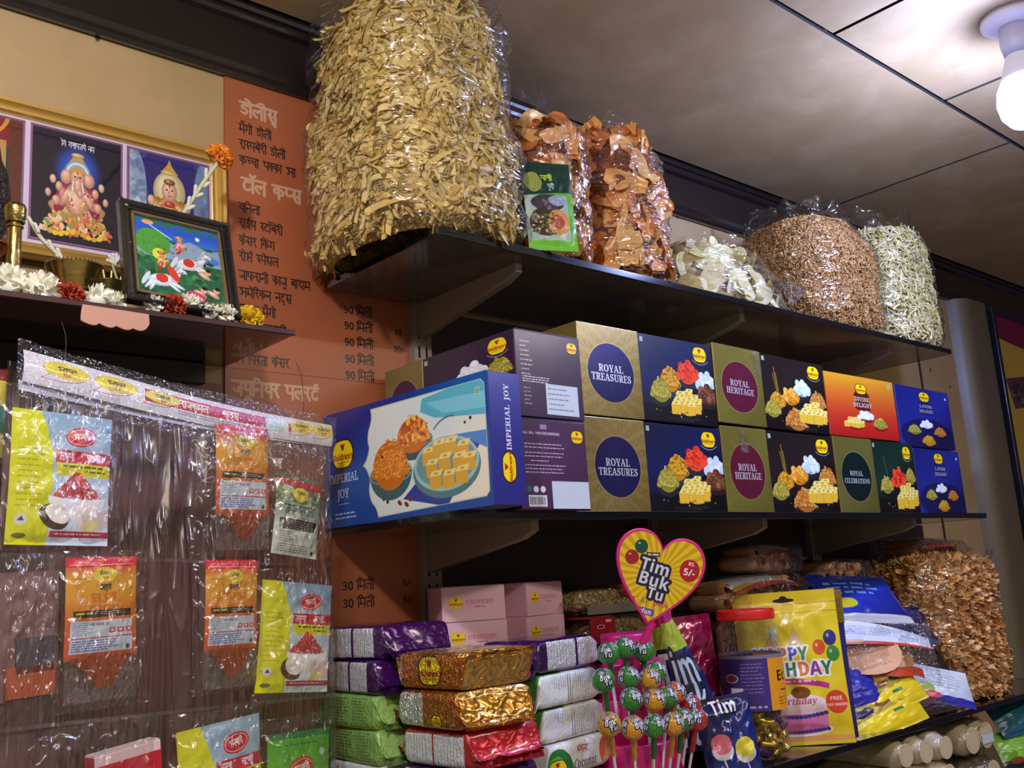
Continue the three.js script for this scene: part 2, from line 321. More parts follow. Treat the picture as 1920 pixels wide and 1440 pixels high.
function mandala(ctx, w, h, c, step = 1) {
  ctx.strokeStyle = c; ctx.lineWidth = 1.6;
  const cx = w / 2, cy = h / 2;
  for (const [r, n, k] of [[0.42, 22, 0.07], [0.56, 16, 0.12], [0.72, 18, 0.13], [0.9, 20, 0.14], [1.1, 22, 0.15]]) for (let i = 0; i < n * step; i++) {
    const a = i / n / step * TAU, x = cx + Math.cos(a) * r * w * 0.62, y = cy + Math.sin(a) * r * h * 0.56;
    ctx.save(); ctx.translate(x, y); ctx.rotate(a); ctx.beginPath(); ctx.ellipse(0, 0, k * w * 0.5, k * w * 0.3, 0, 0, TAU); ctx.stroke(); ctx.beginPath(); ctx.ellipse(0, 0, k * w * 0.28, k * w * 0.16, 0, 0, TAU); ctx.stroke(); ctx.restore();
  }
}
function goldPanel(l1, l2, disc, base = ['#9a8444', '#b09a58', '#968040'], inkA = 0.42, font = 39) {
  return tex(320, 360, (c, w, h) => {
    rect(c, 0, 0, w, h, grad(c, 0, 0, w, h, ...base)); mandala(c, w, h, `rgba(60,44,12,${inkA})`);
    ell(c, w * 0.5, h * 0.52, w * 0.39, h * 0.335, 'rgba(210,190,120,0.6)'); ell(c, w * 0.5, h * 0.52, w * 0.375, h * 0.325, disc);
    c.strokeStyle = 'rgba(255,255,255,0.12)'; c.lineWidth = 2; c.beginPath(); c.ellipse(w / 2, h * 0.38, 10, 16, 0, 0, TAU); c.stroke(); c.beginPath(); c.ellipse(w / 2, h * 0.68, 9, 14, 0, 0, TAU); c.stroke();
    latin(c, l1, w / 2, h * 0.475, `bold ${font}px serif`, '#eef0f4', 'center', null, 0, 0.92); latin(c, l2, w / 2, h * 0.575, `bold ${font}px serif`, '#eef0f4', 'center', null, 0, font > 37 ? 0.88 : 0.8);
  });
}
function photoPanel(bg, items, extra) {
  return tex(560, 400, (c, w, h) => {
    rect(c, 0, 0, w, h, grad(c, 0, 0, w * 0.3, h, ...bg)); rect(c, 0, h * 0.8, w, h * 0.2, 'rgba(10,8,10,0.55)');
    if (extra) extra(c, w, h);
    for (const [x, y, a, b, kind, bc, rc] of items) heap(c, x * w, y * h, a * w * 1.1, b * h * 1.1, kind, bc, rc);
    for (let i = 0; i < 10; i++) ell(c, rr(0.1, 0.9) * w, rr(0.86, 0.94) * h, 5, 4, pick(['#d8c040', '#b88a30', '#9a4a3a']));
    lines(c, w * 0.3, h * 0.945, w * 0.5, 2, 8, 3, 'rgba(150,130,110,0.35)');
    vegMark(c, w * 0.02, h * 0.035, 22); badge(c, w * 0.83, h * 0.14, w * 0.2, h * 0.185); c.strokeStyle = '#e8e8e8'; c.lineWidth = 2; c.beginPath(); c.arc(w * 0.83, h * 0.0, h * 0.262, 0.3 * Math.PI, 0.7 * Math.PI); c.stroke();
  });
}
const T = {};
T.treasureGold = goldPanel('ROYAL', 'TREASURES', '#28265e');
T.heritageGold = goldPanel('ROYAL', 'HERITAGE', '#7a2740', ['#8c8236', '#98903f', '#837a30'], 0.16);
T.celebrationGold = goldPanel('ROYAL', 'CELEBRATIONS', '#12302c', ['#85803c', '#8e8844', '#77722f'], 0.08, 33);
T.purpleGold = goldPanel('ROYAL', 'FESTIVITY', '#4a1a48', ['#857b42', '#8d8348', '#776d36'], 0.12);
T.treasurePhoto = photoPanel(['#0a1230', '#141c50', '#100c14'], [[0.63, 0.44, 0.3, 0.34, 'red', '#2c2a38', '#666a78'], [0.9, 0.5, 0.26, 0.26, 'white', '#20202c', '#3a3a48'], [0.38, 0.55, 0.27, 0.34, 'mix', '#2a3a44', '#5a6a72'], [0.88, 0.68, 0.3, 0.28, 'brown', '#2a1a18', '#3a2a24'], [0.24, 0.69, 0.27, 0.32, 'green', '#202a28', '#46524c'], [0.6, 0.82, 0.36, 0.36, 'cube', '#1a1418', '#2a2428']]);
T.heritagePhoto = photoPanel(['#1c1512', '#241a1a', '#141014'], [[0.62, 0.44, 0.26, 0.3, 'white', '#22222a', '#55555e'], [0.42, 0.58, 0.28, 0.3, 'gold', '#221a18', '#3c2e28'], [0.86, 0.6, 0.28, 0.3, 'nut', '#1c1614', '#3a2a22'], [0.2, 0.66, 0.24, 0.26, 'mix', '#1a1614', '#443a30'], [0.12, 0.78, 0.24, 0.26, 'green', '#16141a', '#333'], [0.48, 0.9, 0.36, 0.34, 'nut', '#1a1210', '#2a201a'], [0.78, 0.8, 0.4, 0.32, 'cube', '#141014', '#2a2428']], (c, w, h) => { c.strokeStyle = '#8a6a2a'; c.lineWidth = 7; for (const d of [-14, 0, 12]) { c.beginPath(); c.moveTo(w * 0.22 + d * 0.5, h * 0.5); c.quadraticCurveTo(w * 0.2 + d, h * 0.3, w * 0.19 + d * 0.9, h * (0.16 + Math.abs(d) * 0.006)); c.stroke(); } });
T.celebrationPhoto = photoPanel(['#10231c', '#143226', '#120e10'], [[0.56, 0.56, 0.34, 0.34, 'red', '#1a1416', '#2c2226'], [0.86, 0.52, 0.24, 0.26, 'green', '#14201a', '#2c3a30'], [0.24, 0.66, 0.3, 0.26, 'green', '#10181a', '#2c3430'], [0.74, 0.84, 0.46, 0.4, 'cube', '#141014', '#221c1e']], (c, w, h) => { c.strokeStyle = '#5e6a62'; c.lineWidth = 6; c.beginPath(); c.moveTo(w * 0.24, h * 0.2); c.lineTo(w * 0.29, h * 0.46); c.stroke(); });
T.purplePhoto = photoPanel(['#120a16', '#2a1038', '#3a1840'], [[0.56, 0.42, 0.34, 0.3, 'puff', '#1a1418', '#8a6a3a'], [0.84, 0.44, 0.26, 0.26, 'green', '#2a1a20', '#8a6a3a'], [0.36, 0.6, 0.26, 0.24, 'gold', '#2a1a20', '#8a6a3a'], [0.14, 0.62, 0.12, 0.1, 'gold', '#7a6020', '#caa84a']], (c, w, h) => { c.fillStyle = '#9a8030'; c.beginPath(); c.ellipse(w * 0.2, h * 0.5, 10, 26, 0, 0, TAU); c.fill(); });
T.purpleBack = tex(320, 330, (c, w, h) => {
  rect(c, 0, 0, w, h, grad(c, 0, 0, 0, h, '#3a2346', '#321c3e', '#3a2346')); badge(c, w * 0.87, h * 0.13, 54, 44);
  for (let i = 0; i < 8; i++) lines(c, 22, 40 + i * 18, rr(30, 70), 1, 8, 4, '#cfc4d8'); lines(c, 26, 176, 130, 3, 9, 4, '#d8d0e0', 0.1); for (let i = 0; i < 5; i++) lines(c, 30, 220 + i * 15, rr(30, 50), 1, 8, 4, '#a898b4'); rect(c, w * 0.42, h * 0.6, w * 0.5, h * 0.36, '#c6d6e6'); for (let i = 0; i < 5; i++) lines(c, w * 0.45, h * (0.65 + i * 0.06), w * 0.42, 1, 8, 4, '#6a7484', 0.5);
});
T.purpleBackLow = tex(320, 330, (c, w, h) => {
  rect(c, 0, 0, w, h, grad(c, 0, 0, w, h, '#46294c', '#4a2a50', '#3e2246')); badge(c, w * 0.87, h * 0.17, 60, 48); rect(c, w * 0.32, h * 0.05, 30, 18, '#8a86b8');
  latin(c, 'Lic. No. 10012022000268', 20, h * 0.15, 'bold 15px sans-serif', '#d0c4d8', 'left'); for (const y of [0.27, 0.31, 0.37, 0.41, 0.51, 0.55, 0.59]) lines(c, 24, h * y, w * 0.62, 1, 8, 4, '#c0b4c8', 0.15); lines(c, 50, h * 0.46, 90, 1, 8, 4, '#c0b4c8');
  rect(c, 26, h * 0.75, 20, 22, '#2a6a58'); ell(c, 66, h * 0.785, 12, 12, '#d8dce4'); ell(c, 98, h * 0.785, 12, 12, '#d8dce4'); rect(c, 30, h * 0.85, 84, 42, '#cfd4dc'); for (let i = 0; i < 16; i++) rect(c, 36 + i * 4.5, h * 0.87, rr(1, 3), 28, '#333'); rect(c, w * 0.44, h * 0.69, w * 0.56, h * 0.31, '#c2d2e2');
});
T.divine = tex(460, 360, (c, w, h) => {
  rect(c, 0, 0, w, h, grad(c, 0, 0, 0, h, '#d8a020', '#d06a20', '#c43820', '#b01a18')); poly(c, [[178, 110], [192, 90], [268, 90], [282, 110], [276, 150], [282, 190], [268, 200], [192, 200], [178, 190], [184, 150]], '#5a1818');
  badge(c, 230, 74, 74, 58); latin(c, 'DIVINE', 230, 135, 'bold 34px serif', '#d8c8a8', 'center', null, 0, 0.8); latin(c, 'DELIGHT', 230, 170, 'bold 34px serif', '#d8c8a8', 'center', null, 0, 0.76);
  heap(c, 245, 240, 110, 70, 'puff', '#7a1414', '#c88'); heap(c, 165, 290, 120, 76, 'cube', '#8a1a12', '#c86a4a'); heap(c, 335, 280, 100, 84, 'green', '#8a1612', '#e8c8a8'); vegMark(c, 418, 22, 18);
});
T.lavish = tex(330, 340, (c, w, h) => {
  rect(c, 0, 0, w, h, grad(c, 0, 0, w, h, '#1a1f6a', '#232c8a', '#161650')); ell(c, w / 2, h * 0.8, w * 0.5, h * 0.28, 'rgba(16,12,40,0.55)'); badge(c, w * 0.52, h * 0.14, 66, 54); rect(c, w * 0.42, h * 0.24, w * 0.24, h * 0.2, 'rgba(20,24,80,0.7)');
  latin(c, 'LAVISH', w * 0.53, h * 0.3, 'bold 26px serif', '#b8b8c8', 'center', null, 0, 0.75); latin(c, 'DELIGHT', w * 0.53, h * 0.385, 'bold 26px serif', '#b8b8c8', 'center', null, 0, 0.7);
  heap(c, w * 0.5, h * 0.64, 80, 66, 'puff', '#14143c', '#4a4a6a'); heap(c, w * 0.26, h * 0.75, 84, 70, 'green', '#14143c', '#3a3a5a'); heap(c, w * 0.74, h * 0.75, 82, 70, 'nut', '#14143c', '#3a3a5a'); heap(c, w * 0.5, h * 0.92, 90, 76, 'mix', '#120f30', '#3a3a5a'); rect(c, w * 0.92, h * 0.1, 10, 14, '#d8dce8');
});
T.imperial = tex(840, 400, (c, w, h) => {
  rect(c, 0, 0, w, h, grad(c, 0, 0, w * 0.2, h, '#23297a', '#1c2f8a', '#1a5aa8', '#1c4a9a'));
  c.save(); c.beginPath(); c.moveTo(275, 22); c.lineTo(812, 22); c.lineTo(826, 36); c.lineTo(826, 356); c.lineTo(812, 370); c.lineTo(300, 384); c.quadraticCurveTo(296, 356, 270, 336); c.quadraticCurveTo(246, 300, 262, 262); c.quadraticCurveTo(252, 220, 226, 206); c.quadraticCurveTo(252, 190, 262, 150); c.quadraticCurveTo(246, 112, 270, 76); c.quadraticCurveTo(284, 52, 275, 22); c.closePath(); c.fillStyle = grad(c, 300, 0, 800, 380, '#e4efe4', '#d4e2e0', '#eae4cc'); c.fill(); c.strokeStyle = '#c8d0b0'; c.lineWidth = 4; c.stroke(); c.clip();
  poly(c, [[540, 34], [830, 8], [830, 130], [600, 104], [530, 74]], '#5cb6cc'); poly(c, [[560, 50], [830, 60], [830, 110], [640, 96]], '#7fcbdc');
  poly(c, [[430, 340], [690, 170], [826, 180], [640, 384]], '#2a3f96'); poly(c, [[690, 170], [826, 176], [826, 230]], '#4a86cc');
  c.strokeStyle = '#5a7a86'; c.lineWidth = 6; c.beginPath(); c.moveTo(330, 176); c.quadraticCurveTo(370, 150, 420, 168); c.moveTo(590, 140); c.quadraticCurveTo(640, 100, 690, 112); c.stroke();
  heap(c, 490, 160, 190, 150, 'sev', '#3c5a60', '#7a9a9a'); for (let i = 0; i < 90; i++) { const t = rnd(), x = 490 + rr(-1, 1) * 84 * Math.sqrt(1 - t * 0.95); ell(c, x, 162 - t * 76, 9, 7, pick(['#e8a040', '#f0c060', '#c8641e', '#b84a20']), rnd() * 3); }
  heap(c, 370, 250, 220, 210, 'sev', '#3f6466', '#7fa4a0'); for (let i = 0; i < 400; i++) { const t = rnd(), x = 370 + rr(-1, 1) * 100 * Math.sqrt(1 - t * 0.95); ell(c, x, 258 - t * 84, 4, 3, pick(['#e08830', '#f0a850', '#d07018'])); }
  ell(c, 640, 266, 156, 92, '#4f7e82'); ell(c, 640, 252, 150, 84, '#9cc4c4'); ell(c, 640, 250, 138, 72, '#6a9a9a');
  for (const [x, y] of [[560, 222], [610, 204], [665, 204], [720, 222], [575, 262], [635, 250], [700, 256], [745, 262], [590, 300], [650, 304], [710, 298]]) { poly(c, [[x - 28, y - 14], [x + 26, y - 16], [x + 28, y + 24], [x - 26, y + 26]], '#d8a83c'); poly(c, [[x - 28, y - 14], [x - 14, y - 30], [x + 36, y - 32], [x + 26, y - 14]], '#f0d880'); ell(c, x + 4, y - 22, 9, 4, '#b8a050'); }
  for (const [x, y, k] of [[330, 190, 6], [350, 340, 7], [330, 330, 6], [760, 130, 6], [735, 140, 5]]) ell(c, x, y, k, k, '#37423c'); for (const [x, y] of [[412, 350], [446, 358], [462, 342]]) ell(c, x, y, 12, 7, '#7a3422', 0.6);
  c.restore(); badge(c, 110, 150, 120, 96, 1); latin(c, 'IMPERIAL', 112, 232, '42px serif', '#e6ecf6', 'center', null, 0, 0.82); latin(c, 'JOY', 108, 286, '42px serif', '#e6ecf6', 'center', null, 0, 0.9); c.strokeStyle = '#c8d4e8'; c.lineWidth = 2; c.beginPath(); c.moveTo(78, 322); c.lineTo(140, 322); c.stroke(); lines(c, 60, 352, 120, 2, 14, 6, '#a8bcdc', 0.1); vegMark(c, 786, 44, 20);
});
T.imperialSpine = tex(130, 400, (c, w, h) => { rect(c, 0, 0, w, h, grad(c, 0, 0, 0, h, '#3a44a0', '#2c2f86', '#2a2c80')); c.save(); c.translate(w * 0.55, h * 0.34); c.rotate(-Math.PI / 2); latin(c, 'IMPERIAL  JOY', 0, 0, 'bold 27px serif', '#dfe4f2'); c.restore(); c.save(); c.translate(w * 0.52, h * 0.72); c.rotate(-Math.PI / 2); badge(c, 0, 0, 92, 54); c.restore(); });
// orange price board: words in world metres from its top-left corner
const BOARD = { x0: 0.604, y1: 2.386, w: 0.362, h: 1.25 };
T.board = tex(579, 2000, (c, w, h) => {
  const k = 1600, X = (x) => (x - BOARD.x0) * k, Y = (y) => (BOARD.y1 - y) * k;
  rect(c, 0, 0, w, h, '#9c5836'); for (let i = 0; i < 60; i++) ell(c, rnd() * w, rnd() * h, rr(60, 200), rr(60, 200), `rgba(${pick(['230,120,50', '150,60,20', '190,90,40'])},0.05)`);
  const ink = '#1c1210', head = '#c09a78';
  const L = (s, x, y, size, col = ink, wt = 13, sx = 1) => deva(c, s, X(x), Y(y), size * k, col, wt, sx);
  L('D o l ii s hal', 0.629, 2.350, 0.021, head, 20, 1.1); L('m cb g o _ D o l ii', 0.627, 2.313, 0.0135); L('r aa S_ p b e r ii _ D o l ii', 0.627, 2.287, 0.0135); L('k c_ c aa _ p k_ k aa _ a aa', 0.627, 2.261, 0.0135, ink, 13, 1.08);
  L('T O l _ k p_ s', 0.631, 2.226, 0.021, head, 20, 1.14); L('v i n l aa', 0.626, 2.185, 0.0135); L('r aa ii2 rf p _ S_ T O b e r ii', 0.626, 2.160, 0.0135); L('k e s r _ i k an g', 0.626, 2.133, 0.0135); L('r o jh rf _ S_ p e sh l', 0.626, 2.108, 0.0135); L('j aa f r aa n ii _ k aa j u _ b aa d aa m', 0.626, 2.079, 0.0135); L('a m e i r k n _ n T hal s', 0.626, 2.053, 0.0135); L('r aa y l _ m cb g o', 0.626, 2.027, 0.0135); L('m T k aa _ k u l f ii', 0.626, 2.001, 0.0135); L('p aa n _ i p S_ t aa _ k e s r', 0.612, 1.952, 0.0135);
  L('j y u i n y r _ p l r T rf', 0.615, 1.912, 0.020, head, 20, 1.06);
  for (const y of [2.051, 2.025, 1.998, 1.971, 1.945]) { latin(c, '90', X(0.812), Y(y - 0.0065), 'bold 28px sans-serif', ink, 'center', null, 0, 0.95); L('i m l ii', 0.826, y + 0.001, 0.0138, ink, 13, 1.12); }
  latin(c, '10', X(0.905), Y(2.019), 'bold 23px sans-serif', ink); latin(c, '30/-', X(0.908), Y(1.990), 'bold 23px sans-serif', ink);
  for (const y of [1.622, 1.596]) { latin(c, '30', X(0.797), Y(y - 0.0065), 'bold 29px sans-serif', ink); L('i m l ii', 0.813, y + 0.001, 0.0138, ink, 13, 1.12); latin(c, '5/-', X(0.905), Y(y - 0.0065), 'bold 24px sans-serif', ink); L('b s r aa _ k p', 0.968, y, 0.0125); latin(c, '30', X(1.16), Y(y - 0.0065), 'bold 24px sans-serif', ink); }
  rect(c, 0, Y(1.931), w, 3, 'rgba(90,40,16,0.5)');
});
// ---------- more prints ----------
function soft(ctx, x, y, a, b, c, rot = 0) { // shaded ellipse, painted like a calendar print
  ctx.save(); ctx.translate(x, y); ctx.rotate(rot); ctx.scale(a, b);
  const g = ctx.createRadialGradient(-0.3, -0.4, 0.1, 0, 0, 1); const k = new THREE.Color(c), hi = k.clone().lerp(new THREE.Color(0xfff0d8), 0.45), lo = k.clone().multiplyScalar(0.55);
  g.addColorStop(0, '#' + hi.getHexString()); g.addColorStop(0.5, c); g.addColorStop(1, '#' + lo.getHexString()); ctx.fillStyle = g; ctx.beginPath(); ctx.arc(0, 0, 1, 0, TAU); ctx.fill(); ctx.restore();
}
function figure(ctx, x, y, s, o) { // a generic seated devotional figure, frontal
  const { robe, skin, halo, head } = o; ctx.save(); ctx.translate(x, y); ctx.scale(s, s);
  for (let i = 0; i < 9; i++) soft(ctx, rr(-46, 46), rr(24, 38), rr(10, 20), rr(5, 9), pick(robe));
  soft(ctx, -30, 20, 34, 14, robe[0], 0.25); soft(ctx, 30, 20, 34, 14, robe[0], -0.25); soft(ctx, -34, -2, 14, 32, robe[1], 0.35); soft(ctx, 34, -2, 14, 32, robe[1], -0.35);
  soft(ctx, 0, -4, 29, 34, robe[0]); soft(ctx, 0, 2, 21, 27, robe[2]); soft(ctx, -26, -6, 8, 22, skin, 0.5); soft(ctx, 26, -6, 8, 22, skin, -0.5);
  for (let i = 0; i < 26; i++) { const a = Math.PI * i / 25; ell(ctx, Math.cos(a) * 17, -18 + Math.sin(a) * 32, 2.6, 2.6, pick(['#e8c860', '#d86a5a', '#f0e4d0'])); }
  for (let i = 0; i < 30; i++) ell(ctx, rr(-40, 40), rr(-20, 30), rr(1, 2.4), rr(1, 2.4), pick(['#f0d890', '#a86a20', '#e8b0a0', '#7a3a20']));
  soft(ctx, -40, -24, 8, 10, skin); soft(ctx, 40, -22, 8, 10, skin); soft(ctx, -46, 4, 9, 10, skin); soft(ctx, 46, 6, 9, 10, skin);
  if (head === 'crown') { soft(ctx, -25, -46, 13, 15, skin, 0.2); soft(ctx, 25, -46, 13, 15, skin, -0.2); }
  soft(ctx, 0, -46, 17, 20, skin);
  if (head === 'crown') { poly(ctx, [[-21, -58], [-19, -76], [-9, -90], [9, -90], [19, -76], [21, -58]], '#c89a48'); soft(ctx, 0, -92, 15, 5, '#d8b060'); for (let i = 0; i < 3; i++) { ctx.strokeStyle = ['#8ab4d8', '#e8e0c8', '#7aa4cc'][i]; ctx.lineWidth = 4; ctx.beginPath(); ctx.arc(0, -52, 20 + i * 4, Math.PI * 1.1, Math.PI * 1.9); ctx.stroke(); } soft(ctx, 1, -32, 8, 20, '#e0a898'); soft(ctx, 6, -16, 7, 9, '#d89a88'); ctx.strokeStyle = '#f0e4dc'; ctx.lineWidth = 3; ctx.beginPath(); ctx.moveTo(-9, -40); ctx.lineTo(-12, -14); ctx.moveTo(9, -40); ctx.lineTo(14, -18); ctx.stroke(); }
  else { soft(ctx, 0, -64, 13, 6, '#8a5a30'); soft(ctx, 0, -22, 12, 6, '#c03a3a'); }
  ell(ctx, -6, -49, 2.4, 1.6, '#301810'); ell(ctx, 6, -49, 2.4, 1.6, '#301810'); ell(ctx, 0, -56, 1.6, 2.6, '#c02a2a'); ctx.strokeStyle = '#7a3420'; ctx.lineWidth = 1.4; ctx.beginPath(); ctx.moveTo(0, -48); ctx.lineTo(-1.5, -42); ctx.stroke();
  if (head !== 'crown') { ctx.beginPath(); ctx.moveTo(-4, -38); ctx.lineTo(4, -38); ctx.stroke(); }
  ctx.restore();
}
T.printLeft = tex(256, 400, (c, w, h) => { rect(c, 0, 0, w, h, '#123a30'); rect(c, 0, 0, w, h * 0.25, '#7a1c26'); c.strokeStyle = '#c88a3a'; c.lineWidth = 10; c.beginPath(); c.arc(w * 0.4, -20, 120, 0, Math.PI); c.stroke(); rect(c, w * 0.7, h * 0.2, 40, h * 0.8, '#b08a4a'); rect(c, w * 0.88, 0, 30, h, '#5a2a20'); ell(c, w * 0.2, h * 0.25, 40, 60, '#eae4d0'); figure(c, w * 0.25, h * 0.68, 2, { robe: ['#d8a030', '#a86a20', '#c84a3a'], skin: '#d8a078' }); });
T.printMid = tex(400, 440, (c, w, h) => {
  rect(c, 0, 0, w, h, '#14182a'); const g = c.createRadialGradient(w / 2, h * 0.34, 20, w / 2, h * 0.34, 130); g.addColorStop(0, '#3a7ad8'); g.addColorStop(0.6, '#1c3a8a'); g.addColorStop(1, 'rgba(20,24,42,0)'); c.fillStyle = g; c.fillRect(0, 0, w, h);
  deva(c, 'o g an _ g N p t y e _ n m', w / 2, 34, 22, '#e8e4ea', 14, 1, 0.5);
  figure(c, w / 2, h * 0.62, 2.05, { robe: ['#d0a070', '#a82a5a', '#e0b090'], skin: '#dca486', head: 'crown' });
  for (let i = 0; i < 150; i++) { const t = rnd(); ell(c, w * 0.5 + rr(-1, 1) * w * 0.44 * (0.55 + t * 0.45), h * (0.76 + t * 0.17), rr(8, 20), rr(5, 10), pick(['#e0b060', '#d89048', '#e8c890', '#c87848', '#8aa040', '#e8d0c0', '#d8604a']), rnd() * 3); }
  for (let i = 0; i < 11; i++) ell(c, w * (0.2 + i * 0.062), h * (0.92 + 0.02 * Math.sin(i)), 13, 10, pick(['#e8c820', '#e0b020', '#d8a040']));
  for (const s of [-1, 1]) { soft(c, w / 2 + s * 110, h * 0.45, 14, 18, '#e0b8a0'); soft(c, w / 2 + s * 130, h * 0.58, 13, 17, '#d8a890'); }
});
T.printRight = tex(400, 440, (c, w, h) => {
  rect(c, 0, 0, w, h, '#2a2470'); ell(c, w * 0.04, h * 0.4, 70, 190, '#8aa2b8'); ell(c, w * 0.96, h * 0.4, 60, 190, '#6a86a8'); ell(c, w * 0.06, h * 0.75, 60, 140, '#b8ccd8'); for (let i = 0; i < 60; i++) ell(c, pick([rr(0, 0.2), rr(0.84, 1)]) * w, rnd() * h, rr(6, 22), rr(8, 30), pick(['rgba(200,216,230,0.35)', 'rgba(90,120,150,0.35)', 'rgba(60,70,120,0.3)']), rnd() * 3); soft(c, w * 0.5, h * 0.34, 82, 86, '#dcd49c'); poly(c, [[w * 0.4, h * 0.15], [w * 0.47, h * 0.08], [w * 0.5, h * 0.02], [w * 0.53, h * 0.08], [w * 0.6, h * 0.15]], '#c8a040'); soft(c, w * 0.5, h * 0.155, 46, 9, '#d8b860');
  figure(c, w / 2, h * 0.58, 2.3, { robe: ['#d0a038', '#b88420', '#c8963a'], skin: '#e0b090' }); for (let i = 0; i < 90; i++) ell(c, w * 0.5 + rr(-1, 1) * w * 0.36, h * rr(0.66, 0.98), rr(8, 26), rr(6, 18), pick(['#d0a038', '#b88420', '#e0bc5a', '#8a641c']), rnd() * 3);
});
T.printSmall = tex(460, 460, (c, w, h) => {
  rect(c, 0, 0, w, h, '#1e5f3e'); rect(c, 0, 0, w, h * 0.26, grad(c, 0, 0, 0, h * 0.26, '#2a6aa0', '#1a54c0', '#2a70d0')); for (let i = 0; i < 60; i++) ell(c, rnd() * w, rr(0, 0.08) * h, 16, 8, '#2a6a58'); ell(c, w * 0.74, h * 0.16, 12, 12, '#f0f0d0');
  poly(c, [[0, h * 0.3], [w * 0.25, h * 0.2], [w * 0.45, h * 0.3], [w * 0.65, h * 0.22], [w * 0.85, h * 0.3], [w, h * 0.26], [w, h * 0.5], [0, h * 0.5]], '#8aa0b8'); ell(c, w * 0.22, h * 0.32, 90, 80, '#4a9a3a'); ell(c, w * 0.85, h * 0.42, 60, 24, '#3a80c8'); for (let i = 0; i < 70; i++) ell(c, rnd() * w, rr(0.45, 1) * h, rr(10, 24), rr(8, 18), pick(['#1c5a38', '#2a7a44', '#16462c', '#4a8a50']));
  for (let i = 0; i < 260; i++) ell(c, rnd() * w, rr(0.22, 1) * h, rr(3, 12), rr(2, 8), pick(['rgba(20,60,40,0.4)', 'rgba(120,160,90,0.35)', 'rgba(40,110,70,0.4)', 'rgba(160,170,150,0.25)', 'rgba(110,90,60,0.3)']), rnd() * 3);
  const horse = (x, y, s, f) => { c.save(); c.translate(x, y); c.scale(s * f, s); soft(c, 0, 0, 64, 30, '#dfe7ee', -0.15); soft(c, 56, -34, 18, 36, '#dfe7ee', 0.6); soft(c, 84, -58, 24, 11, '#d8e2ea', 0.3); c.strokeStyle = '#6a4030'; c.lineWidth = 3; c.beginPath(); c.moveTo(92, -54); c.lineTo(20, -26); c.stroke(); for (let i = 0; i < 6; i++) soft(c, 44 + i * 5, -40 - i * 7, 7, 12, '#b8c8d4', 0.9); for (const [a, b, r] of [[44, 26, -0.9], [60, 16, -1.1], [-44, 30, 0.5], [-58, 26, 0.7]]) soft(c, a, b, 8, 34, '#dbe4ea', r); ell(c, -72, 4, 10, 38, '#c8d4dc', 0.5); ell(c, -4, -8, 26, 22, '#c83a2a'); c.restore(); };
  horse(w * 0.62, h * 0.52, 1.15, 1); horse(w * 0.3, h * 0.78, 1.2, 1);
  const rider = (x, y, robe, turban) => { soft(c, x, y, 24, 36, robe, 0.2); soft(c, x - 6, y + 20, 12, 26, '#b83a2a', 0.3); soft(c, x + 4, y - 44, 13, 15, '#d8a078'); soft(c, x + 2, y - 56, 22, 11, turban, 0.1); soft(c, x + 24, y - 12, 26, 8, '#d8a078', -0.5); for (let i = 0; i < 12; i++) ell(c, x + rr(-18, 18), y + rr(-26, 26), 3, 3, pick(['#f0d880', '#fff', '#d84a3a'])); };
  ell(c, w * 0.28, h * 0.46, 34, 34, '#d8d84a'); rider(w * 0.3, h * 0.56, '#d89a3a', '#c86a2a'); rider(w * 0.52, h * 0.32, '#d888a8', '#e08a4a'); ell(c, w * 0.42, h * 0.68, 20, 50, '#d03a24', -0.5); c.strokeStyle = '#dfe8f2'; c.lineWidth = 5; c.beginPath(); c.moveTo(w * 0.2, h * 0.1); c.lineTo(w * 0.44, h * 0.24); c.stroke(); ell(c, w * 0.18, h * 0.07, 30, 14, '#e8a070');
  for (const [x, y] of [[0.82, 0.58], [0.75, 0.82], [0.9, 0.8]]) { ell(c, w * x, h * y, 17, 17, '#d8a888'); ell(c, w * x + 6, h * y - 12, 15, 10, '#1a1412'); soft(c, w * x - 20, h * y + 24, 36, 15, '#dcb090', 0.5); } ell(c, w * 0.66, h * 0.9, 50, 20, '#c83a6a', 0.2);
});
// speech-bubble badge of the pouch hanger
function bubble(c, x, y, a, b) { ell(c, x, y, a, b, '#e6d63c'); c.strokeStyle = '#b8a830'; c.lineWidth = 2; c.stroke(); c.strokeStyle = '#b03a4a'; c.lineWidth = 3; c.beginPath(); c.moveTo(x - a * 0.7, y + b * 0.75); c.lineTo(x - a * 1.05, y + b * 1.5); c.quadraticCurveTo(x + a * 0.2, y + b * 1.75, x + a * 0.8, y + b * 0.7); c.stroke(); deva(c, 'r aa j k m l', x, y - b * 0.4, b * 0.5, '#2a1a20', 17, 0.95, 0.5); deva(c, 'f u D hal s', x, y + b * 0.36, b * 0.34, '#b02a30', 17, 1, 0.5); }
T.strip = tex(1600, 176, (c, w, h) => {
  rect(c, 0, 0, w, h, '#e4e2e8'); bubble(c, 170, 64, 96, 44); bubble(c, 385, 64, 96, 44); rect(c, 520, 34, 660, 78, '#c4283a'); bubble(c, 610, 70, 90, 38); deva(c, 'r aa j k m l', 700, 52, 46, '#f0f0c8', 17, 0.86); deva(c, 'f u D hal s', 940, 52, 46, '#f0f0c8', 17, 0.78); lines(c, 690, 124, 440, 2, 14, 6, '#8a8494', 0.1); rect(c, 1195, 48, 110, 92, '#d8eae4'); lines(c, 1203, 56, 92, 6, 13, 4, '#7a9a92'); rect(c, 1318, 46, 18, 66, '#c4283a'); bubble(c, 1400, 64, 72, 44); bubble(c, 1540, 64, 66, 44);
});
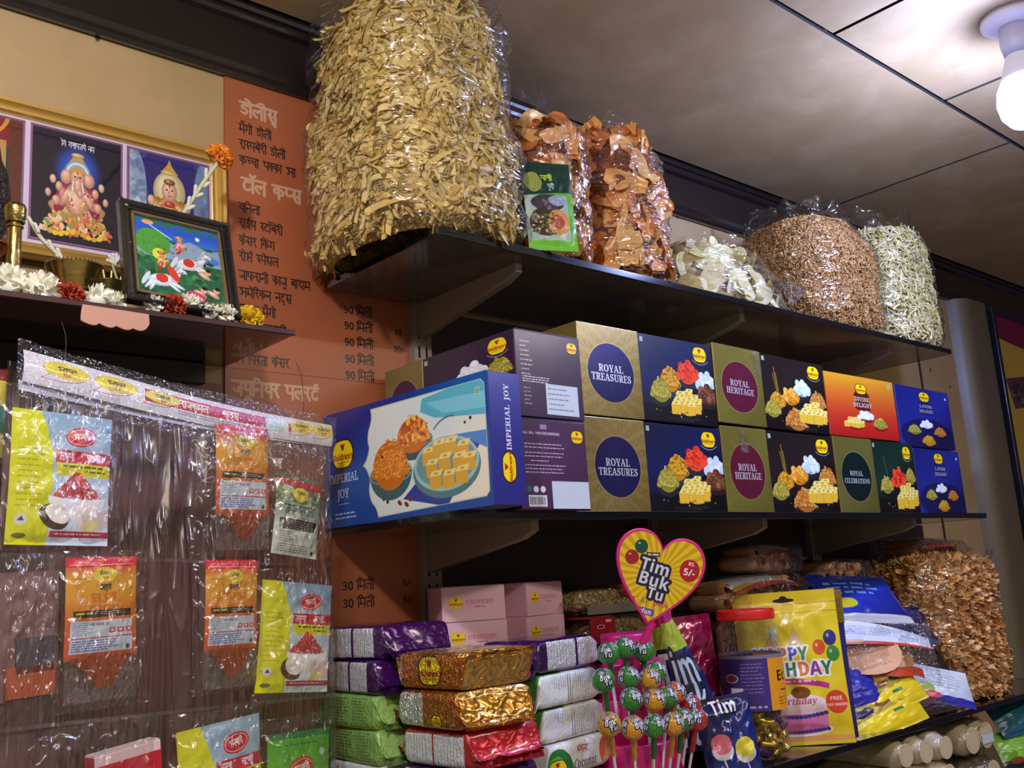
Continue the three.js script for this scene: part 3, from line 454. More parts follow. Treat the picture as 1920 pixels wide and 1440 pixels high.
function redOval(c, x, y, a, b, rot = -0.15, ring = '#f0e0d8') { ell(c, x, y, a, b, '#c8202c', rot); c.strokeStyle = ring; c.lineWidth = 3; c.beginPath(); c.ellipse(x, y, a * 0.86, b * 0.78, rot, 0, TAU); c.stroke(); c.save(); c.translate(x, y); c.rotate(rot); deva(c, 'a m b aa r ii', 0, -b * 0.32, b * 0.62, '#f4ece4', 18, 0.8, 0.5); c.restore(); }
T.garlic = tex(400, 520, (c, w, h) => {
  rect(c, 0, 0, w, h, grad(c, 0, 0, 0, h, '#8fb0c8', '#b8d0e0', '#d8e4ec')); poly(c, [[0, 0], [110, 0], [150, h * 0.3], [150, h], [0, h]], '#d8dc1c'); for (let i = 0; i < 11; i++) lines(c, 22, 150 + i * 22, 100, 1, 9, 5, '#a8a428', 0.4); ell(c, 46, 425, 22, 22, '#d8dcd8'); poly(c, [[34, 430], [46, 412], [58, 430]], '#3a4440'); ell(c, 46, 486, 26, 10, '#6a7238');
  redOval(c, 268, 92, 66, 40); rect(c, 160, 150, 240, 50, '#c41c3a'); deva(c, 'l s u N', 176, 162, 28, '#f6f0f2', 15, 0.95); deva(c, 'c T N ii', 292, 162, 28, '#f6f0f2', 15, 0.9); rect(c, 166, 200, 234, 50, '#d8d418'); lines(c, 190, 208, 190, 1, 10, 9, '#4a6a2a', 0.05); lines(c, 290, 226, 90, 1, 10, 8, '#4a6a2a', 0.05);
  for (let i = 0; i < 900; i++) { const t = rnd(); ell(c, 258 + rr(-1, 1) * 112 * (1 - t * 0.92), 338 - t * 100, rr(3, 6), rr(2, 4), pick(['#c83a30', '#b02a24', '#d85a48', '#a02020'])); }
  c.fillStyle = '#f0f2f2'; c.beginPath(); c.moveTo(136, 330); c.quadraticCurveTo(258, 356, 384, 330); c.bezierCurveTo(370, 450, 160, 450, 136, 330); c.fill(); ell(c, 170, 412, 62, 46, '#4a2c24', 0.5); ell(c, 182, 400, 52, 34, '#eee8e0', 0.5); ell(c, 300, 408, 44, 46, '#e8dcd0'); ell(c, 300, 408, 20, 42, '#d8c8b8'); ell(c, 366, 416, 40, 44, '#d8c4c4'); ell(c, 320, 444, 40, 20, '#e0d488', -0.3);
  rect(c, 156, 466, 244, 24, '#b0203c'); lines(c, 176, 474, 190, 1, 9, 6, '#e0b8c0', 0.1); rect(c, 150, 490, 250, 30, '#c8d8e4');
});
T.shenga = tex(330, 520, (c, w, h) => {
  rect(c, 0, 0, w, h, grad(c, 0, 0, 0, h, '#d8323c', '#e0a838', '#dca030', '#d06a28', '#cc5a2a', '#c85628')); rect(c, 0, 0, w, 52, '#d42a40'); c.strokeStyle = '#f0d8d0'; c.lineWidth = 3; c.beginPath(); c.moveTo(16, 40); c.lineTo(w - 16, 40); c.stroke();
  ell(c, w / 2 + 10, 92, 56, 38, '#e6d63c'); deva(c, 'r aa j k m l', w / 2 + 10, 78, 18, '#2a2a1a', 16, 0.8, 0.5); deva(c, 'f u D hal s', w / 2 + 10, 104, 12, '#a03a20', 16, 1, 0.5); lines(c, 30, 108, 80, 1, 8, 4, '#8a4a20'); deva(c, 's o l aa p u r ii', w / 2 + 6, 146, 24, '#3a2a4a', 18, 0.75, 0.5); deva(c, 'sh e an g aa _ c T N ii', w / 2, 192, 32, '#c8641e', 15, 0.82, 0.5); lines(c, 70, 240, 190, 1, 8, 5, '#e8c060', 0.1);
  rect(c, 28, 274, w - 56, 36, '#2e2620'); lines(c, 40, 284, 90, 1, 8, 9, '#c8c430', 0.05); lines(c, 150, 282, 130, 2, 10, 4, '#b8a898', 0.1); rect(c, 20, 326, w - 40, 84, '#c8d6e4'); lines(c, 28, 334, 120, 7, 10, 4, '#6a7890', 0.5); latin(c, '19 MAR 20', 150, 346, 'bold 17px sans-serif', '#4a4a64', 'center'); for (const q of [0, 1, 2]) { rect(c, 196 + q * 40, 368, 32, 26, '#c05458'); ell(c, 212 + q * 40, 380, 8, 7, '#e8d8d8'); } rect(c, 20, 410, w - 40, 6, '#b04a48'); rect(c, 20, 416, w - 40, 72, '#c4d2e8'); lines(c, 28, 424, 220, 5, 12, 6, '#5a62a0', 0.3); ell(c, w - 42, 470, 10, 13, '#3a5a4a');
});
T.taak = tex(280, 400, (c, w, h) => {
  rect(c, 0, 0, w, h, grad(c, 0, 0, 0, h, '#7a8a72', '#8ea088', '#c4d4c8', '#ccd6cc')); rect(c, 0, 0, w, 16, '#3a7a50'); rect(c, 0, 16, w, 50, '#b02c34'); for (let i = 0; i < 50; i++) ell(c, rr(0, w), rr(66, 130), rr(10, 26), rr(8, 18), pick(['#5a7a48', '#8aa070', '#c8d0b8', '#4a6a3a'])); ell(c, w / 2, 92, 50, 36, '#e6d63c'); deva(c, 'r aa j k m l', w / 2, 78, 17, '#2a2a1a', 16, 0.8, 0.5);
  deva(c, 't aa k _ m s aa l aa', w / 2, 152, 44, '#16201a', 12, 0.88, 0.5); rect(c, 24, 220, w - 40, 52, '#26221e'); lines(c, 34, 228, w - 70, 4, 11, 6, '#8a8478', 0.1); lines(c, 30, 286, 110, 5, 11, 4, '#6a706a', 0.4); lines(c, 30, 346, 200, 4, 11, 4, '#6a706a', 0.2); latin(c, '991', w - 70, 310, '26px sans-serif', '#8a7a72'); ell(c, w - 34, 376, 9, 11, '#3a4a40');
});
T.bhadang = tex(300, 380, (c, w, h) => { rect(c, 0, 0, w, h, grad(c, 0, 0, 0, h, '#4aa028', '#7ac82c', '#64b428')); rect(c, 0, 0, w, 22, '#1e7a3a'); lines(c, 70, 40, 170, 1, 8, 5, '#3a7a20', 0.05); redOval(c, w / 2, 128, 60, 42, -0.15, '#e8d040'); ell(c, w * 0.86, 80, 14, 14, '#c8dcc8'); deva(c, 'bh D an g _ m s aa l aa', w / 2, 196, 36, '#dff0d8', 14, 0.78, 0.5); heap(c, w / 2, 320, 220, 140, 'mix', '#7a3a20', '#c8a040'); });
T.sideBox = tex(300, 200, (c, w, h) => { rect(c, 0, 0, w, h, '#c4223a'); rect(c, 0, 0, w, 14, '#e0c8cc'); latin(c, 'Badshah', w * 0.5, 66, 'bold 52px sans-serif', '#eee6e6', 'center', null, 0, 1); rect(c, 0, 116, w, h, '#5a1c24'); lines(c, 30, 136, 200, 3, 16, 8, '#d8b8a0'); });
T.greenPouchLeft = tex(200, 420, (c, w, h) => { rect(c, 0, 0, w, h, '#3a2a26'); rect(c, 0, 0, w, 24, '#7a1c28'); rect(c, 0, 24, w, 56, '#c8b83a'); rect(c, 0, 80, w, 60, '#2c7a64'); deva(c, 'i l m b u', 90, 96, 30, '#dce8dc', 15, 0.9); rect(c, 0, 140, w, 50, '#c2bc4a'); rect(c, 0, 200, w, 50, '#2a2422'); deva(c, 'l o N c aa', 80, 210, 24, '#d8d0c0', 14, 0.9); rect(c, 0, 270, w, 20, '#8a2a20'); rect(c, 0, 290, w, 130, '#2a7a3a'); redOval(c, 160, 330, 50, 30); });
T.reelYellow = tex(160, 400, (c, w, h) => { rect(c, 0, 0, w, h, '#c8c62c'); rect(c, w * 0.6, 0, w * 0.4, h, '#c04a3a'); rect(c, 0, h * 0.75, w, h * 0.1, '#9aa030'); lines(c, 10, 40, 80, 12, 22, 6, '#8a8a20'); });
T.bulkPouch = tex(200, 380, (c, w, h) => { rect(c, 0, 0, w, h, '#5aa82c'); poly(c, [[0, 0], [w, 0], [w, 130], [0, 150]], '#12382c'); ell(c, 40, 90, 34, 44, '#8a9048'); deva(c, 'p aa N ii', 74, 60, 24, '#b8c838', 17, 0.9); deva(c, 'p u r ii', 96, 100, 20, '#b8d0c8', 15, 0.9); rect(c, 0, 148, w - 26, 190, '#9ab4a8'); ell(c, 90, 180, 70, 36, '#3a3440'); ell(c, 130, 170, 40, 22, '#8a98b0'); ell(c, 70, 262, 60, 60, '#3a3028'); ell(c, 128, 262, 46, 54, '#c88a4a'); ell(c, 124, 262, 26, 30, '#a04a3a'); for (let i = 0; i < 40; i++) ell(c, rr(20, 120), rr(215, 320), 6, 4, pick(['#4a5a34', '#6a7a3a', '#2a2418', '#c8a868'])); rect(c, 0, 338, w, 42, '#6ab834'); });
// flow-pack prints: four strips from the bottom up: front, top, back, bottom (canvas top row = v 1)
function packTex(front, top, extra, w = 640, h = 512) {
  return tex(w, h, (c) => { const q = h / 4; rect(c, 0, 0, w, h, front); rect(c, 0, q * 2, w, q, top); rect(c, 0, 0, w, q, top); extra(c, w, q, q * 3, q * 2); });
}
const infoPanel = (c, x, y, w, h) => { rect(c, x, y, w, h, '#d8e0e6'); for (let i = 0; i < 9; i++) { const q = x + 8 + i * (w - 16) / 9; c.fillStyle = '#7c868e'; let k = y + 8; while (k < y + h - 12) { const s = rr(4, 14); c.fillRect(q, k, 3, s); k += s + 3; } } };
T.packPurpleLabel = packTex('#3c1058', '#4a1668', (c, w, q, f, t) => { infoPanel(c, w * 0.16, f + q * 0.06, w * 0.34, q * 0.84); infoPanel(c, w * 0.53, f + q * 0.06, w * 0.27, q * 0.84); rect(c, w * 0.06, f, w * 0.08, q, '#33104a'); ell(c, w * 0.5, t + q * 0.5, 60, 40, '#d86a2a'); });
T.packPurplePlain = packTex('#4c1270', '#521a74', (c, w, q, f, t) => { badge(c, w * 0.42, f + q * 0.26, 84, 52, 1, '#e8c890', '#d8502a', '#f4e4c0'); ell(c, w * 0.2, f + q * 0.7, 60, 30, 'rgba(40,8,60,0.5)'); });
T.packGoldPlain = packTex('#b06a22', '#c49a4e', (c, w, q, f, t) => { badge(c, w * 0.55, f + q * 0.48, 190, 96); rect(c, w * 0.155, f, w * 0.02, q * 2, '#d8c49a'); for (let i = 0; i < 16; i++) ell(c, w * rr(0.03, 0.14), f + q * rr(0.1, 0.9), 16, 24, pick(['#e0bc6a', '#c89a4a', '#f0d48a']), rnd()); lines(c, w * 0.2, f + q * 0.84, 150, 1, 8, 9, '#c87a2a', 0.1); });
T.packGoldLabel = packTex('#a86420', '#c08a34', (c, w, q, f, t) => { badge(c, w * 0.66, f + q * 0.78, 86, 40); infoPanel(c, w * 0.14, f + q * 0.06, w * 0.34, q * 0.88); });
T.packRed = packTex('#a81824', '#b81e2c', (c, w, q, f, t) => { infoPanel(c, w * 0.13, f + q * 0.14, w * 0.36, q * 0.86); infoPanel(c, w * 0.51, f + q * 0.14, w * 0.36, q * 0.86); rect(c, w * 0.6, f + q * 0.1, 60, 10, '#d8a0a8'); });
T.packGreen = packTex('#86b85a', '#9cc86c', (c, w, q, f, t) => { lines(c, w * 0.16, f + q * 0.12, w * 0.36, 9, 11, 5, '#4a6a3a', 0.2); lines(c, w * 0.58, f + q * 0.1, w * 0.24, 10, 11, 5, '#5a7a48', 0.4); rect(c, 0, f + q * 0.9, w, q * 0.1, '#a8c83a'); });
T.packWhite = packTex('#dde4e6', '#e0e6e8', (c, w, q, f, t) => { rect(c, 0, t, w * 0.34, q, '#3a8a3a'); for (let i = 0; i < 26; i++) { const x = w * 0.2 + i * w * 0.026; if (i === 7 || i === 8) { rect(c, x, f + q * 0.08, 5, q * 0.84, '#4a5a58'); continue; } c.fillStyle = '#7c8684'; let k = f + q * 0.1; while (k < f + q * (i < 7 ? rr(0.3, 0.5) : rr(0.75, 0.95))) { const s = rr(4, 16); c.fillRect(x, k, 4, s); k += s + 3; } } lines(c, w * 0.2, f + q * 0.93, 90, 1, 8, 8, '#c8503a', 0.1); });
T.packCoco = packTex('#e0e6e6', '#e4e8e6', (c, w, q, f, t) => { ell(c, w * 0.17, f + q * 0.9, w * 0.17, q * 0.75, '#1e7a3a'); ell(c, w * 0.15, f + q * 0.95, w * 0.13, q * 0.6, '#58b83a'); badge(c, w * 0.16, f + q * 0.72, w * 0.2, q * 0.5); deva(c, 'k o k o n T', w * 0.45, f + q * 0.22, q * 0.2, '#b03a30', 14, 0.95, 0.5); latin(c, 'Coconut', w * 0.47, f + q * 0.7, 'italic bold 46px serif', '#5a5448', 'center', null, 0, 0.9); ell(c, w * 0.78, f + q * 0.5, w * 0.13, q * 0.5, '#d8683a'); for (let i = 0; i < 8; i++) ell(c, w * rr(0.7, 0.86), f + q * rr(0.2, 0.85), 22, 18, pick(['#c8a86a', '#b8924a', '#d8c08a'])); });
T.pinkFront = tex(320, 180, (c, w, h) => { rect(c, 0, 0, w, h, '#e6bccc'); badge(c, w * 0.22, h * 0.46, 70, 56, 1, '#d8c020'); latin(c, 'STRAWBERRY', w * 0.6, h * 0.45, '30px serif', '#c0486e', 'center', null, 0, 0.72); lines(c, w * 0.5, h * 0.58, 60, 1, 8, 5, '#c0486e', 0); });
T.seedLabel = tex(256, 256, (c, w, h) => { rect(c, 0, 0, w, h, '#a01c2e'); rect(c, 0, h * 0.82, w, h * 0.18, '#8a1626'); ell(c, w * 0.4, h * 0.4, 40, 24, '#d8c8c4'); ell(c, w * 0.4, h * 0.4, 30, 16, '#7a1420'); rect(c, w * 0.6, h * 0.1, 60, 30, '#e0d0c8'); });
T.heart = tex(512, 512, (c, w, h) => {
  rect(c, 0, 0, w, h, '#e0c41e'); for (let i = 0; i < 30; i++) { const a = i / 30 * TAU; poly(c, [[w / 2, h * 0.45], [w / 2 + Math.cos(a) * 500, h * 0.45 + Math.sin(a) * 500], [w / 2 + Math.cos(a + 0.1) * 500, h * 0.45 + Math.sin(a + 0.1) * 500]], '#c8a014'); }
  ell(c, w * 0.25, h * 0.19, 38, 40, '#0f4a3a'); ell(c, w * 0.17, h * 0.33, 40, 42, '#9a1a2a'); ell(c, w * 0.22, h * 0.16, 8, 6, '#8ac0a8'); ell(c, w * 0.14, h * 0.3, 8, 6, '#e09aa0'); c.strokeStyle = '#c8b860'; c.lineWidth = 4; c.beginPath(); c.moveTo(w * 0.28, h * 0.27); c.lineTo(w * 0.34, h * 0.48); c.moveTo(w * 0.2, h * 0.4); c.lineTo(w * 0.27, h * 0.52); c.stroke();
  c.save(); c.translate(w * 0.4, h * 0.25); c.rotate(-0.2); rect(c, -40, -13, 80, 26, '#3a3c4a'); lines(c, -32, -5, 64, 1, 8, 10, '#d8d0b0', 0); c.restore();
  c.save(); c.translate(w * 0.47, h * 0.5); c.rotate(0.08); for (const st of [1, 0]) { const F = (s, x, y, f) => latin(c, s, x, y, f, st ? '#151a34' : '#cfd6ee', 'center', st ? '#151a34' : null, 30); F('Tim', -14, -62, 'bold 98px sans-serif'); F('Buk', -2, 14, 'bold 98px sans-serif'); F('Tu', 30, 84, 'bold 86px sans-serif'); } c.restore();
  ell(c, w * 0.84, h * 0.33, 58, 64, '#a8182a'); latin(c, 'RS.', w * 0.85, h * 0.255, 'bold 28px sans-serif', '#f0e4dc'); latin(c, '5/-', w * 0.84, h * 0.35, 'bold 54px sans-serif', '#f4ece4'); latin(c, 'L', w * 0.29, h * 0.77, 'bold 38px sans-serif', '#2a1a20'); latin(c, 'o', w * 0.34, h * 0.775, 'bold 38px sans-serif', '#c8a020'); latin(c, 'll', w * 0.39, h * 0.77, 'bold 38px sans-serif', '#3a7a5a'); latin(c, 'i', w * 0.43, h * 0.77, 'bold 38px sans-serif', '#b03a2a'); latin(c, 'pops', w * 0.6, h * 0.765, 'bold 38px sans-serif', '#a83a4a'); c.save(); c.translate(w * 0.42, h * 0.875); rect(c, -62, -20, 124, 40, '#6a5aa0'); latin(c, 'fun', 18, 0, 'bold 34px sans-serif', '#e8e4f4'); lines(c, -56, -8, 50, 2, 10, 6, '#d8d0e8', 0); c.restore();
});
function lolliTex(base, dark) { return tex(256, 128, (c, w, h) => { rect(c, 0, 0, w, h, base); for (let i = 0; i < 26; i++) rect(c, i * 10, h * 0.3, 3, h * 0.7, dark); for (let q = 0; q < 3; q++) { const x = 42 + q * 86; for (const st of [1, 0]) { for (const [s, a, b] of [['Tim', -14, 16], ['Buk', 6, 36], ['Tu', 16, 56]]) latin(c, s, x + a, b, 'bold 27px sans-serif', st ? '#10204a' : '#e8ecf8', 'center', st ? '#10204a' : null, 9); } } }); }
T.lolliGreen = lolliTex('#2a8a24', 'rgba(20,90,20,0.35)'); T.lolliYellow = lolliTex('#d89a14', 'rgba(180,110,10,0.35)'); T.lolliRed = lolliTex('#c02a1c', 'rgba(140,20,10,0.35)'); T.lolliOrange = lolliTex('#e0661c', 'rgba(240,180,30,0.5)');
T.jarLabel = tex(900, 300, (c, w, h) => { rect(c, 0, 0, w, h, '#3c2a74'); rect(c, w * 0.6, 0, w * 0.4, h, '#d8921c'); rect(c, w * 0.3, 0, w * 0.1, h, '#3c2a74'); ell(c, w * 0.41, h * 0.38, 34, 26, '#c8b8c0'); ell(c, w * 0.41, h * 0.38, 28, 20, '#8a2a3a'); lines(c, w * 0.46, 30, 110, 9, 20, 5, '#8a80b8', 0.3); rect(c, w * 0.4, h * 0.56, 60, h * 0.4, '#d4d0dc'); lines(c, w * 0.47, h * 0.9, 96, 1, 9, 12, '#b0a8cc', 0); latin(c, 'Eclairs', w * 0.645, h * 0.36, 'bold 84px sans-serif', '#24140c', 'left', null, 0, 0.8); c.strokeStyle = '#3a2410'; c.lineWidth = 7; c.beginPath(); c.moveTo(w * 0.67, h * 0.62); c.quadraticCurveTo(w * 0.7, h * 0.66, w * 0.78, h * 0.6); c.stroke(); lines(c, w * 0.65, h * 0.76, 120, 3, 18, 7, '#8a5a18', 0.2); });
T.birthday = tex(420, 620, (c, w, h) => {
  rect(c, 0, 0, w, h, grad(c, 0, 0, w, h, '#d0b01c', '#e0d028', '#d8bc1c')); rect(c, 0, h * 0.08, w, 8, '#c8a018'); rect(c, 0, h * 0.14, w, 5, '#c0a020'); c.fillStyle = '#181410'; c.beginPath(); c.ellipse(w * 0.5, h * 0.06, 44, 9, 0, 0, TAU); c.fill(); c.beginPath(); c.ellipse(w * 0.5, h * 0.05, 16, 13, 0, Math.PI, TAU); c.fill();
  poly(c, [[120, 200], [148, 130], [172, 200]], '#7ab0b8'); ell(c, 146, 210, 28, 26, '#c8b078'); poly(c, [[210, 200], [232, 136], [258, 200]], '#c8a868'); ell(c, 234, 208, 28, 26, '#d0b888');
  const W = (s, x, y, f, cols) => { let q = x; c.font = f; for (let i = 0; i < s.length; i++) { latin(c, s[i], q, y, f, '#f4f0f4', 'left', '#f4f0f4', 16); latin(c, s[i], q, y, f, '#f4f0f4', 'left', '#8a90a8', 3); q += c.measureText(s[i]).width * 0.98; } q = x; for (let i = 0; i < s.length; i++) { latin(c, s[i], q, y, f, cols[i % cols.length], 'left'); q += c.measureText(s[i]).width * 0.98; } };
  W('HAPPY', 50, 256, 'bold 74px sans-serif', ['#c83a2a', '#d87a2a', '#d8762a', '#4a5ab0', '#3a9a4a']); W('BIRTHDAY', 10, 318, 'bold 76px sans-serif', ['#d87a2a', '#3a9a4a', '#c83a4a', '#2a8a8a', '#2a7a5a', '#e07a2a', '#8a3a9a', '#2a7a4a']);
  for (const [x, y, col] of [[378, 200, '#2a2c7a'], [330, 236, '#d85a2a'], [384, 264, '#3a8a3a']]) { ell(c, x, y, 26, 32, col); ell(c, x - 8, y - 10, 6, 8, 'rgba(255,255,255,0.5)'); } c.strokeStyle = '#b82a8a'; c.lineWidth = 22; c.beginPath(); c.moveTo(60, 372); c.quadraticCurveTo(220, 352, 350, 392); c.stroke(); lines(c, 110, 362, 190, 1, 9, 9, '#e8b8d8', 0);
  ell(c, 210, 560, 130, 26, '#e8e4f0'); rect(c, 96, 490, 230, 66, '#d878b0'); ell(c, 210, 556, 116, 22, '#c8609a'); rect(c, 96, 448, 230, 50, '#e8c8dc'); ell(c, 210, 450, 116, 32, '#f0dcea'); for (let i = 0; i < 14; i++) { ell(c, 100 + i * 17, 496 + 14 * Math.sin(i / 13 * Math.PI), 10, 8, '#3a3a90'); ell(c, 100 + i * 17, 560 + 8 * Math.sin(i / 13 * Math.PI), 10, 7, '#3a3a90'); } ell(c, 230, 412, 40, 24, '#7a4a20'); latin(c, 'Birthday', 210, 446, 'italic bold 36px serif', '#b04a6a'); ell(c, 370, 456, 44, 46, '#d0402a'); latin(c, 'FREE', 370, 442, 'bold 22px sans-serif', '#f0dcc8'); latin(c, 'TOY INSIDE', 370, 466, 'bold 15px sans-serif', '#f0dcc8'); rect(c, 0, 586, w, 20, '#d89a5a');
});
T.lolliBag = tex(320, 480, (c, w, h) => {
  rect(c, 0, 0, w, h, '#17235e'); rect(c, 0, 0, w, h * 0.2, '#c01c78'); poly(c, [[0, h * 0.17], [w, h * 0.12], [w, h * 0.32], [0, h * 0.36]], '#a8c83a'); poly(c, [[w * 0.3, h * 0.14], [w * 0.6, h * 0.34], [w * 0.9, h * 0.14]], '#c4dc4a');
  for (const st of [1, 0]) { latin(c, 'Tim', w * 0.5, h * 0.46, 'bold 150px sans-serif', st ? '#101a3c' : '#c2d6ea', 'center', st ? '#101a3c' : null, 30); latin(c, 'Buk', w * 0.5, h * 0.68, 'bold 140px sans-serif', st ? '#101a3c' : '#c2d6ea', 'center', st ? '#101a3c' : null, 30); latin(c, 'Tu', w * 0.5, h * 0.88, 'bold 120px sans-serif', st ? '#101a3c' : '#c2d6ea', 'center', st ? '#101a3c' : null, 30); }
});
T.lolliBagDark = tex(320, 480, (c, w, h) => { rect(c, 0, 0, w, h, grad(c, 0, 0, w, h, '#0e1434', '#1a2a7a', '#142050')); for (const st of [1, 0]) latin(c, 'Tim', w * 0.5, h * 0.1, 'bold 86px sans-serif', st ? '#0c1024' : '#e0e4f0', 'center', st ? '#0c1024' : null, 16); for (const [x, y, a, b] of [[0.3, 0.44, '#c86a7a', '#c8c4cc'], [0.72, 0.5, '#d8d048', '#c8ccd8']]) { ell(c, w * x, h * y + 30, 62, 42, b); ell(c, w * x, h * y, 58, 46, a); c.strokeStyle = '#d8d8e0'; c.lineWidth = 8; c.beginPath(); c.moveTo(w * x, h * y + 66); c.lineTo(w * x + 20, h * y + 200); c.stroke(); } for (let i = 0; i < 14; i++) ell(c, rr(0.2, 0.9) * w, rr(0.7, 0.98) * h, 10, 16, '#dce6f4', rnd() * 3); });
T.magentaPouch = tex(320, 420, (c, w, h) => { rect(c, 0, 0, w, h, grad(c, 0, 0, w, h, '#8a1450', '#b81a6a', '#c0206a')); poly(c, [[0, h * 0.5], [w * 0.6, h * 0.55], [w * 0.7, h * 0.8], [0, h]], '#3a2a1c'); for (let i = 0; i < 7; i++) { ell(c, rr(0.05, 0.4) * w, rr(0.5, 0.75) * h, 26, 34, '#8a7038'); ell(c, rr(0.05, 0.4) * w, rr(0.5, 0.75) * h, 16, 22, '#3a2c14'); } ell(c, w * 0.5, h * 0.78, 70, 44, '#b8782a', 0.6); ell(c, w * 0.75, h * 0.55, 16, 26, '#1e8a4a'); ell(c, w * 0.78, h * 0.68, 20, 12, '#3a9a4a'); ell(c, w * 0.72, h * 0.86, 40, 24, '#d86a3a', 0.6); rect(c, 0, h * 0.93, w, h * 0.07, '#1a2458'); });
function plainPouch(cols, extra) { return tex(256, 256, (c, w, h) => { rect(c, 0, 0, w, h, grad(c, 0, 0, w, h, ...cols)); if (extra) extra(c, w, h); }); }
T.bluePouch = plainPouch(['#1a2a8a', '#2636b0', '#182060'], (c, w, h) => { lines(c, 30, 60, 180, 3, 26, 12, '#6a9ad8'); rect(c, 0, h * 0.86, w, h * 0.14, '#c0c4cc'); ell(c, 60, 170, 40, 24, '#c8c030'); });
T.yellowPouch = plainPouch(['#d8c41c', '#ead41e', '#c8b01c'], (c, w, h) => { poly(c, [[0, 0], [w, 0], [w, h * 0.35], [0, h * 0.55]], '#a89a2c'); ell(c, 50, 90, 36, 30, '#2a2444'); ell(c, 130, 70, 30, 20, '#7a4a2a'); ell(c, 190, 60, 26, 18, '#2a6a44'); rect(c, 150, 130, 40, 18, '#2a7a5a'); });
T.maroonPouch = plainPouch(['#24141c', '#3a1824', '#1a1014']);
T.whiteBluePouch = plainPouch(['#c8d8e4', '#d8e4ec', '#a8b8d0'], (c, w, h) => { rect(c, 0, h * 0.8, w, h * 0.2, '#2a2a9a'); ell(c, 40, 170, 40, 36, '#9ab84a'); ell(c, 70, 210, 36, 22, '#c8485a'); lines(c, 90, 60, 130, 5, 22, 5, '#8a9ab0'); });
T.papadLabel = plainPouch(['#dfe2ea', '#c8d0e0', '#e8eaf0'], (c, w, h) => { lines(c, 30, 60, 180, 4, 26, 8, '#9ab0cc'); rect(c, 0, h * 0.86, w, h * 0.14, '#c8402a'); rect(c, 0, h * 0.8, w * 0.3, h * 0.1, '#c8b02a'); });
T.poster = tex(420, 520, (c, w, h) => { rect(c, 0, 0, w, h, '#c8a23c'); ell(c, w * 0.5, h * -0.12, w * 0.9, h * 0.34, '#7a1a3a'); c.save(); c.translate(110, 250); c.rotate(-0.22); rect(c, -48, -44, 96, 88, '#5a3a40'); for (let i = 0; i < 16; i++) ell(c, rr(-36, 36), rr(-32, 32), 12, 10, pick(['#3a2830', '#7a5a58', '#4a3038'])); c.restore(); c.strokeStyle = '#a82a24'; c.lineWidth = 9; c.beginPath(); c.moveTo(180, 240); c.lineTo(210, 190); c.stroke(); ell(c, 280, 350, 150, 90, '#ddd6c8'); for (const [x, y] of [[220, 360], [310, 400], [300, 320], [380, 360]]) { ell(c, x, y, 60, 54, '#c8953c'); ell(c, x - 8, y - 8, 48, 42, '#d8b060'); ell(c, x + 10, y - 6, 10, 7, '#5a6a30'); ell(c, x - 18, y + 8, 8, 6, '#7a4a20'); } ell(c, 240, 450, 110, 50, '#e0dacc'); });
T.ceiling = tex(512, 512, (c, w, h) => { rect(c, 0, 0, w, h, '#9a8058'); for (let i = 0; i < 500; i++) ell(c, rnd() * w, rnd() * h, rr(8, 60), rr(6, 30), `rgba(${pick(['150,120,80', '210,190,150', '120,96,64', '190,170,130'])},0.06)`, rnd() * 3); });
T.wall = tex(512, 512, (c, w, h) => { rect(c, 0, 0, w, h, '#a88c60'); for (let i = 0; i < 300; i++) ell(c, rnd() * w, rnd() * h, rr(4, 50), rr(4, 40), `rgba(${pick(['120,90,50', '200,175,130'])},0.04)`); for (let i = 0; i < 10; i++) ell(c, rnd() * w, rnd() * h, rr(1, 2.5), rr(1, 4), '#3a2c1c'); });
// ---------- the room ----------
const M = {};
M.wall = std(0xffffff, 0.55, 0, { map: rep(T.wall, 1, 1) });
M.dark = phys({ color: 0x1a1413, roughness: 0.28, clearcoat: 0.5, clearcoatRoughness: 0.2 });
M.ceilGap = std(0x14100e, 0.9);
M.floor = std(0xb4aa9a, 0.5);
M.plain = std(0xcfc4ae, 0.7);
const CEIL = 2.51, X0 = -1.7, X1 = 4.0, Z1 = 3.3;
struct('floor', box(X1 - X0 + 0.2, 0.1, Z1 + 0.2, (X0 + X1) / 2, -0.05, Z1 / 2), M.floor);
const wallBack = struct('wall_back', grid(1, 1, (u, v, p) => p.set(lerp(X0, X1, u), lerp(0, CEIL + 0.05, v), 0), (u, v) => [u * 5.7, v * 2.56]), M.wall);
struct('wall_back_core', box(X1 - X0 + 0.2, CEIL + 0.2, 0.1, (X0 + X1) / 2, CEIL / 2, -0.053), M.plain);
struct('wall_left', box(0.1, CEIL + 0.2, Z1 + 0.1, X0 - 0.05, CEIL / 2, Z1 / 2), M.plain);
struct('wall_right', box(0.1, CEIL + 0.2, Z1 + 0.1, X1 + 0.05, CEIL / 2, Z1 / 2), std(0x3a2f48, 0.6));
struct('wall_front', box(X1 - X0 + 0.2, CEIL + 0.2, 0.1, (X0 + X1) / 2, CEIL / 2, Z1 + 0.05), M.plain);
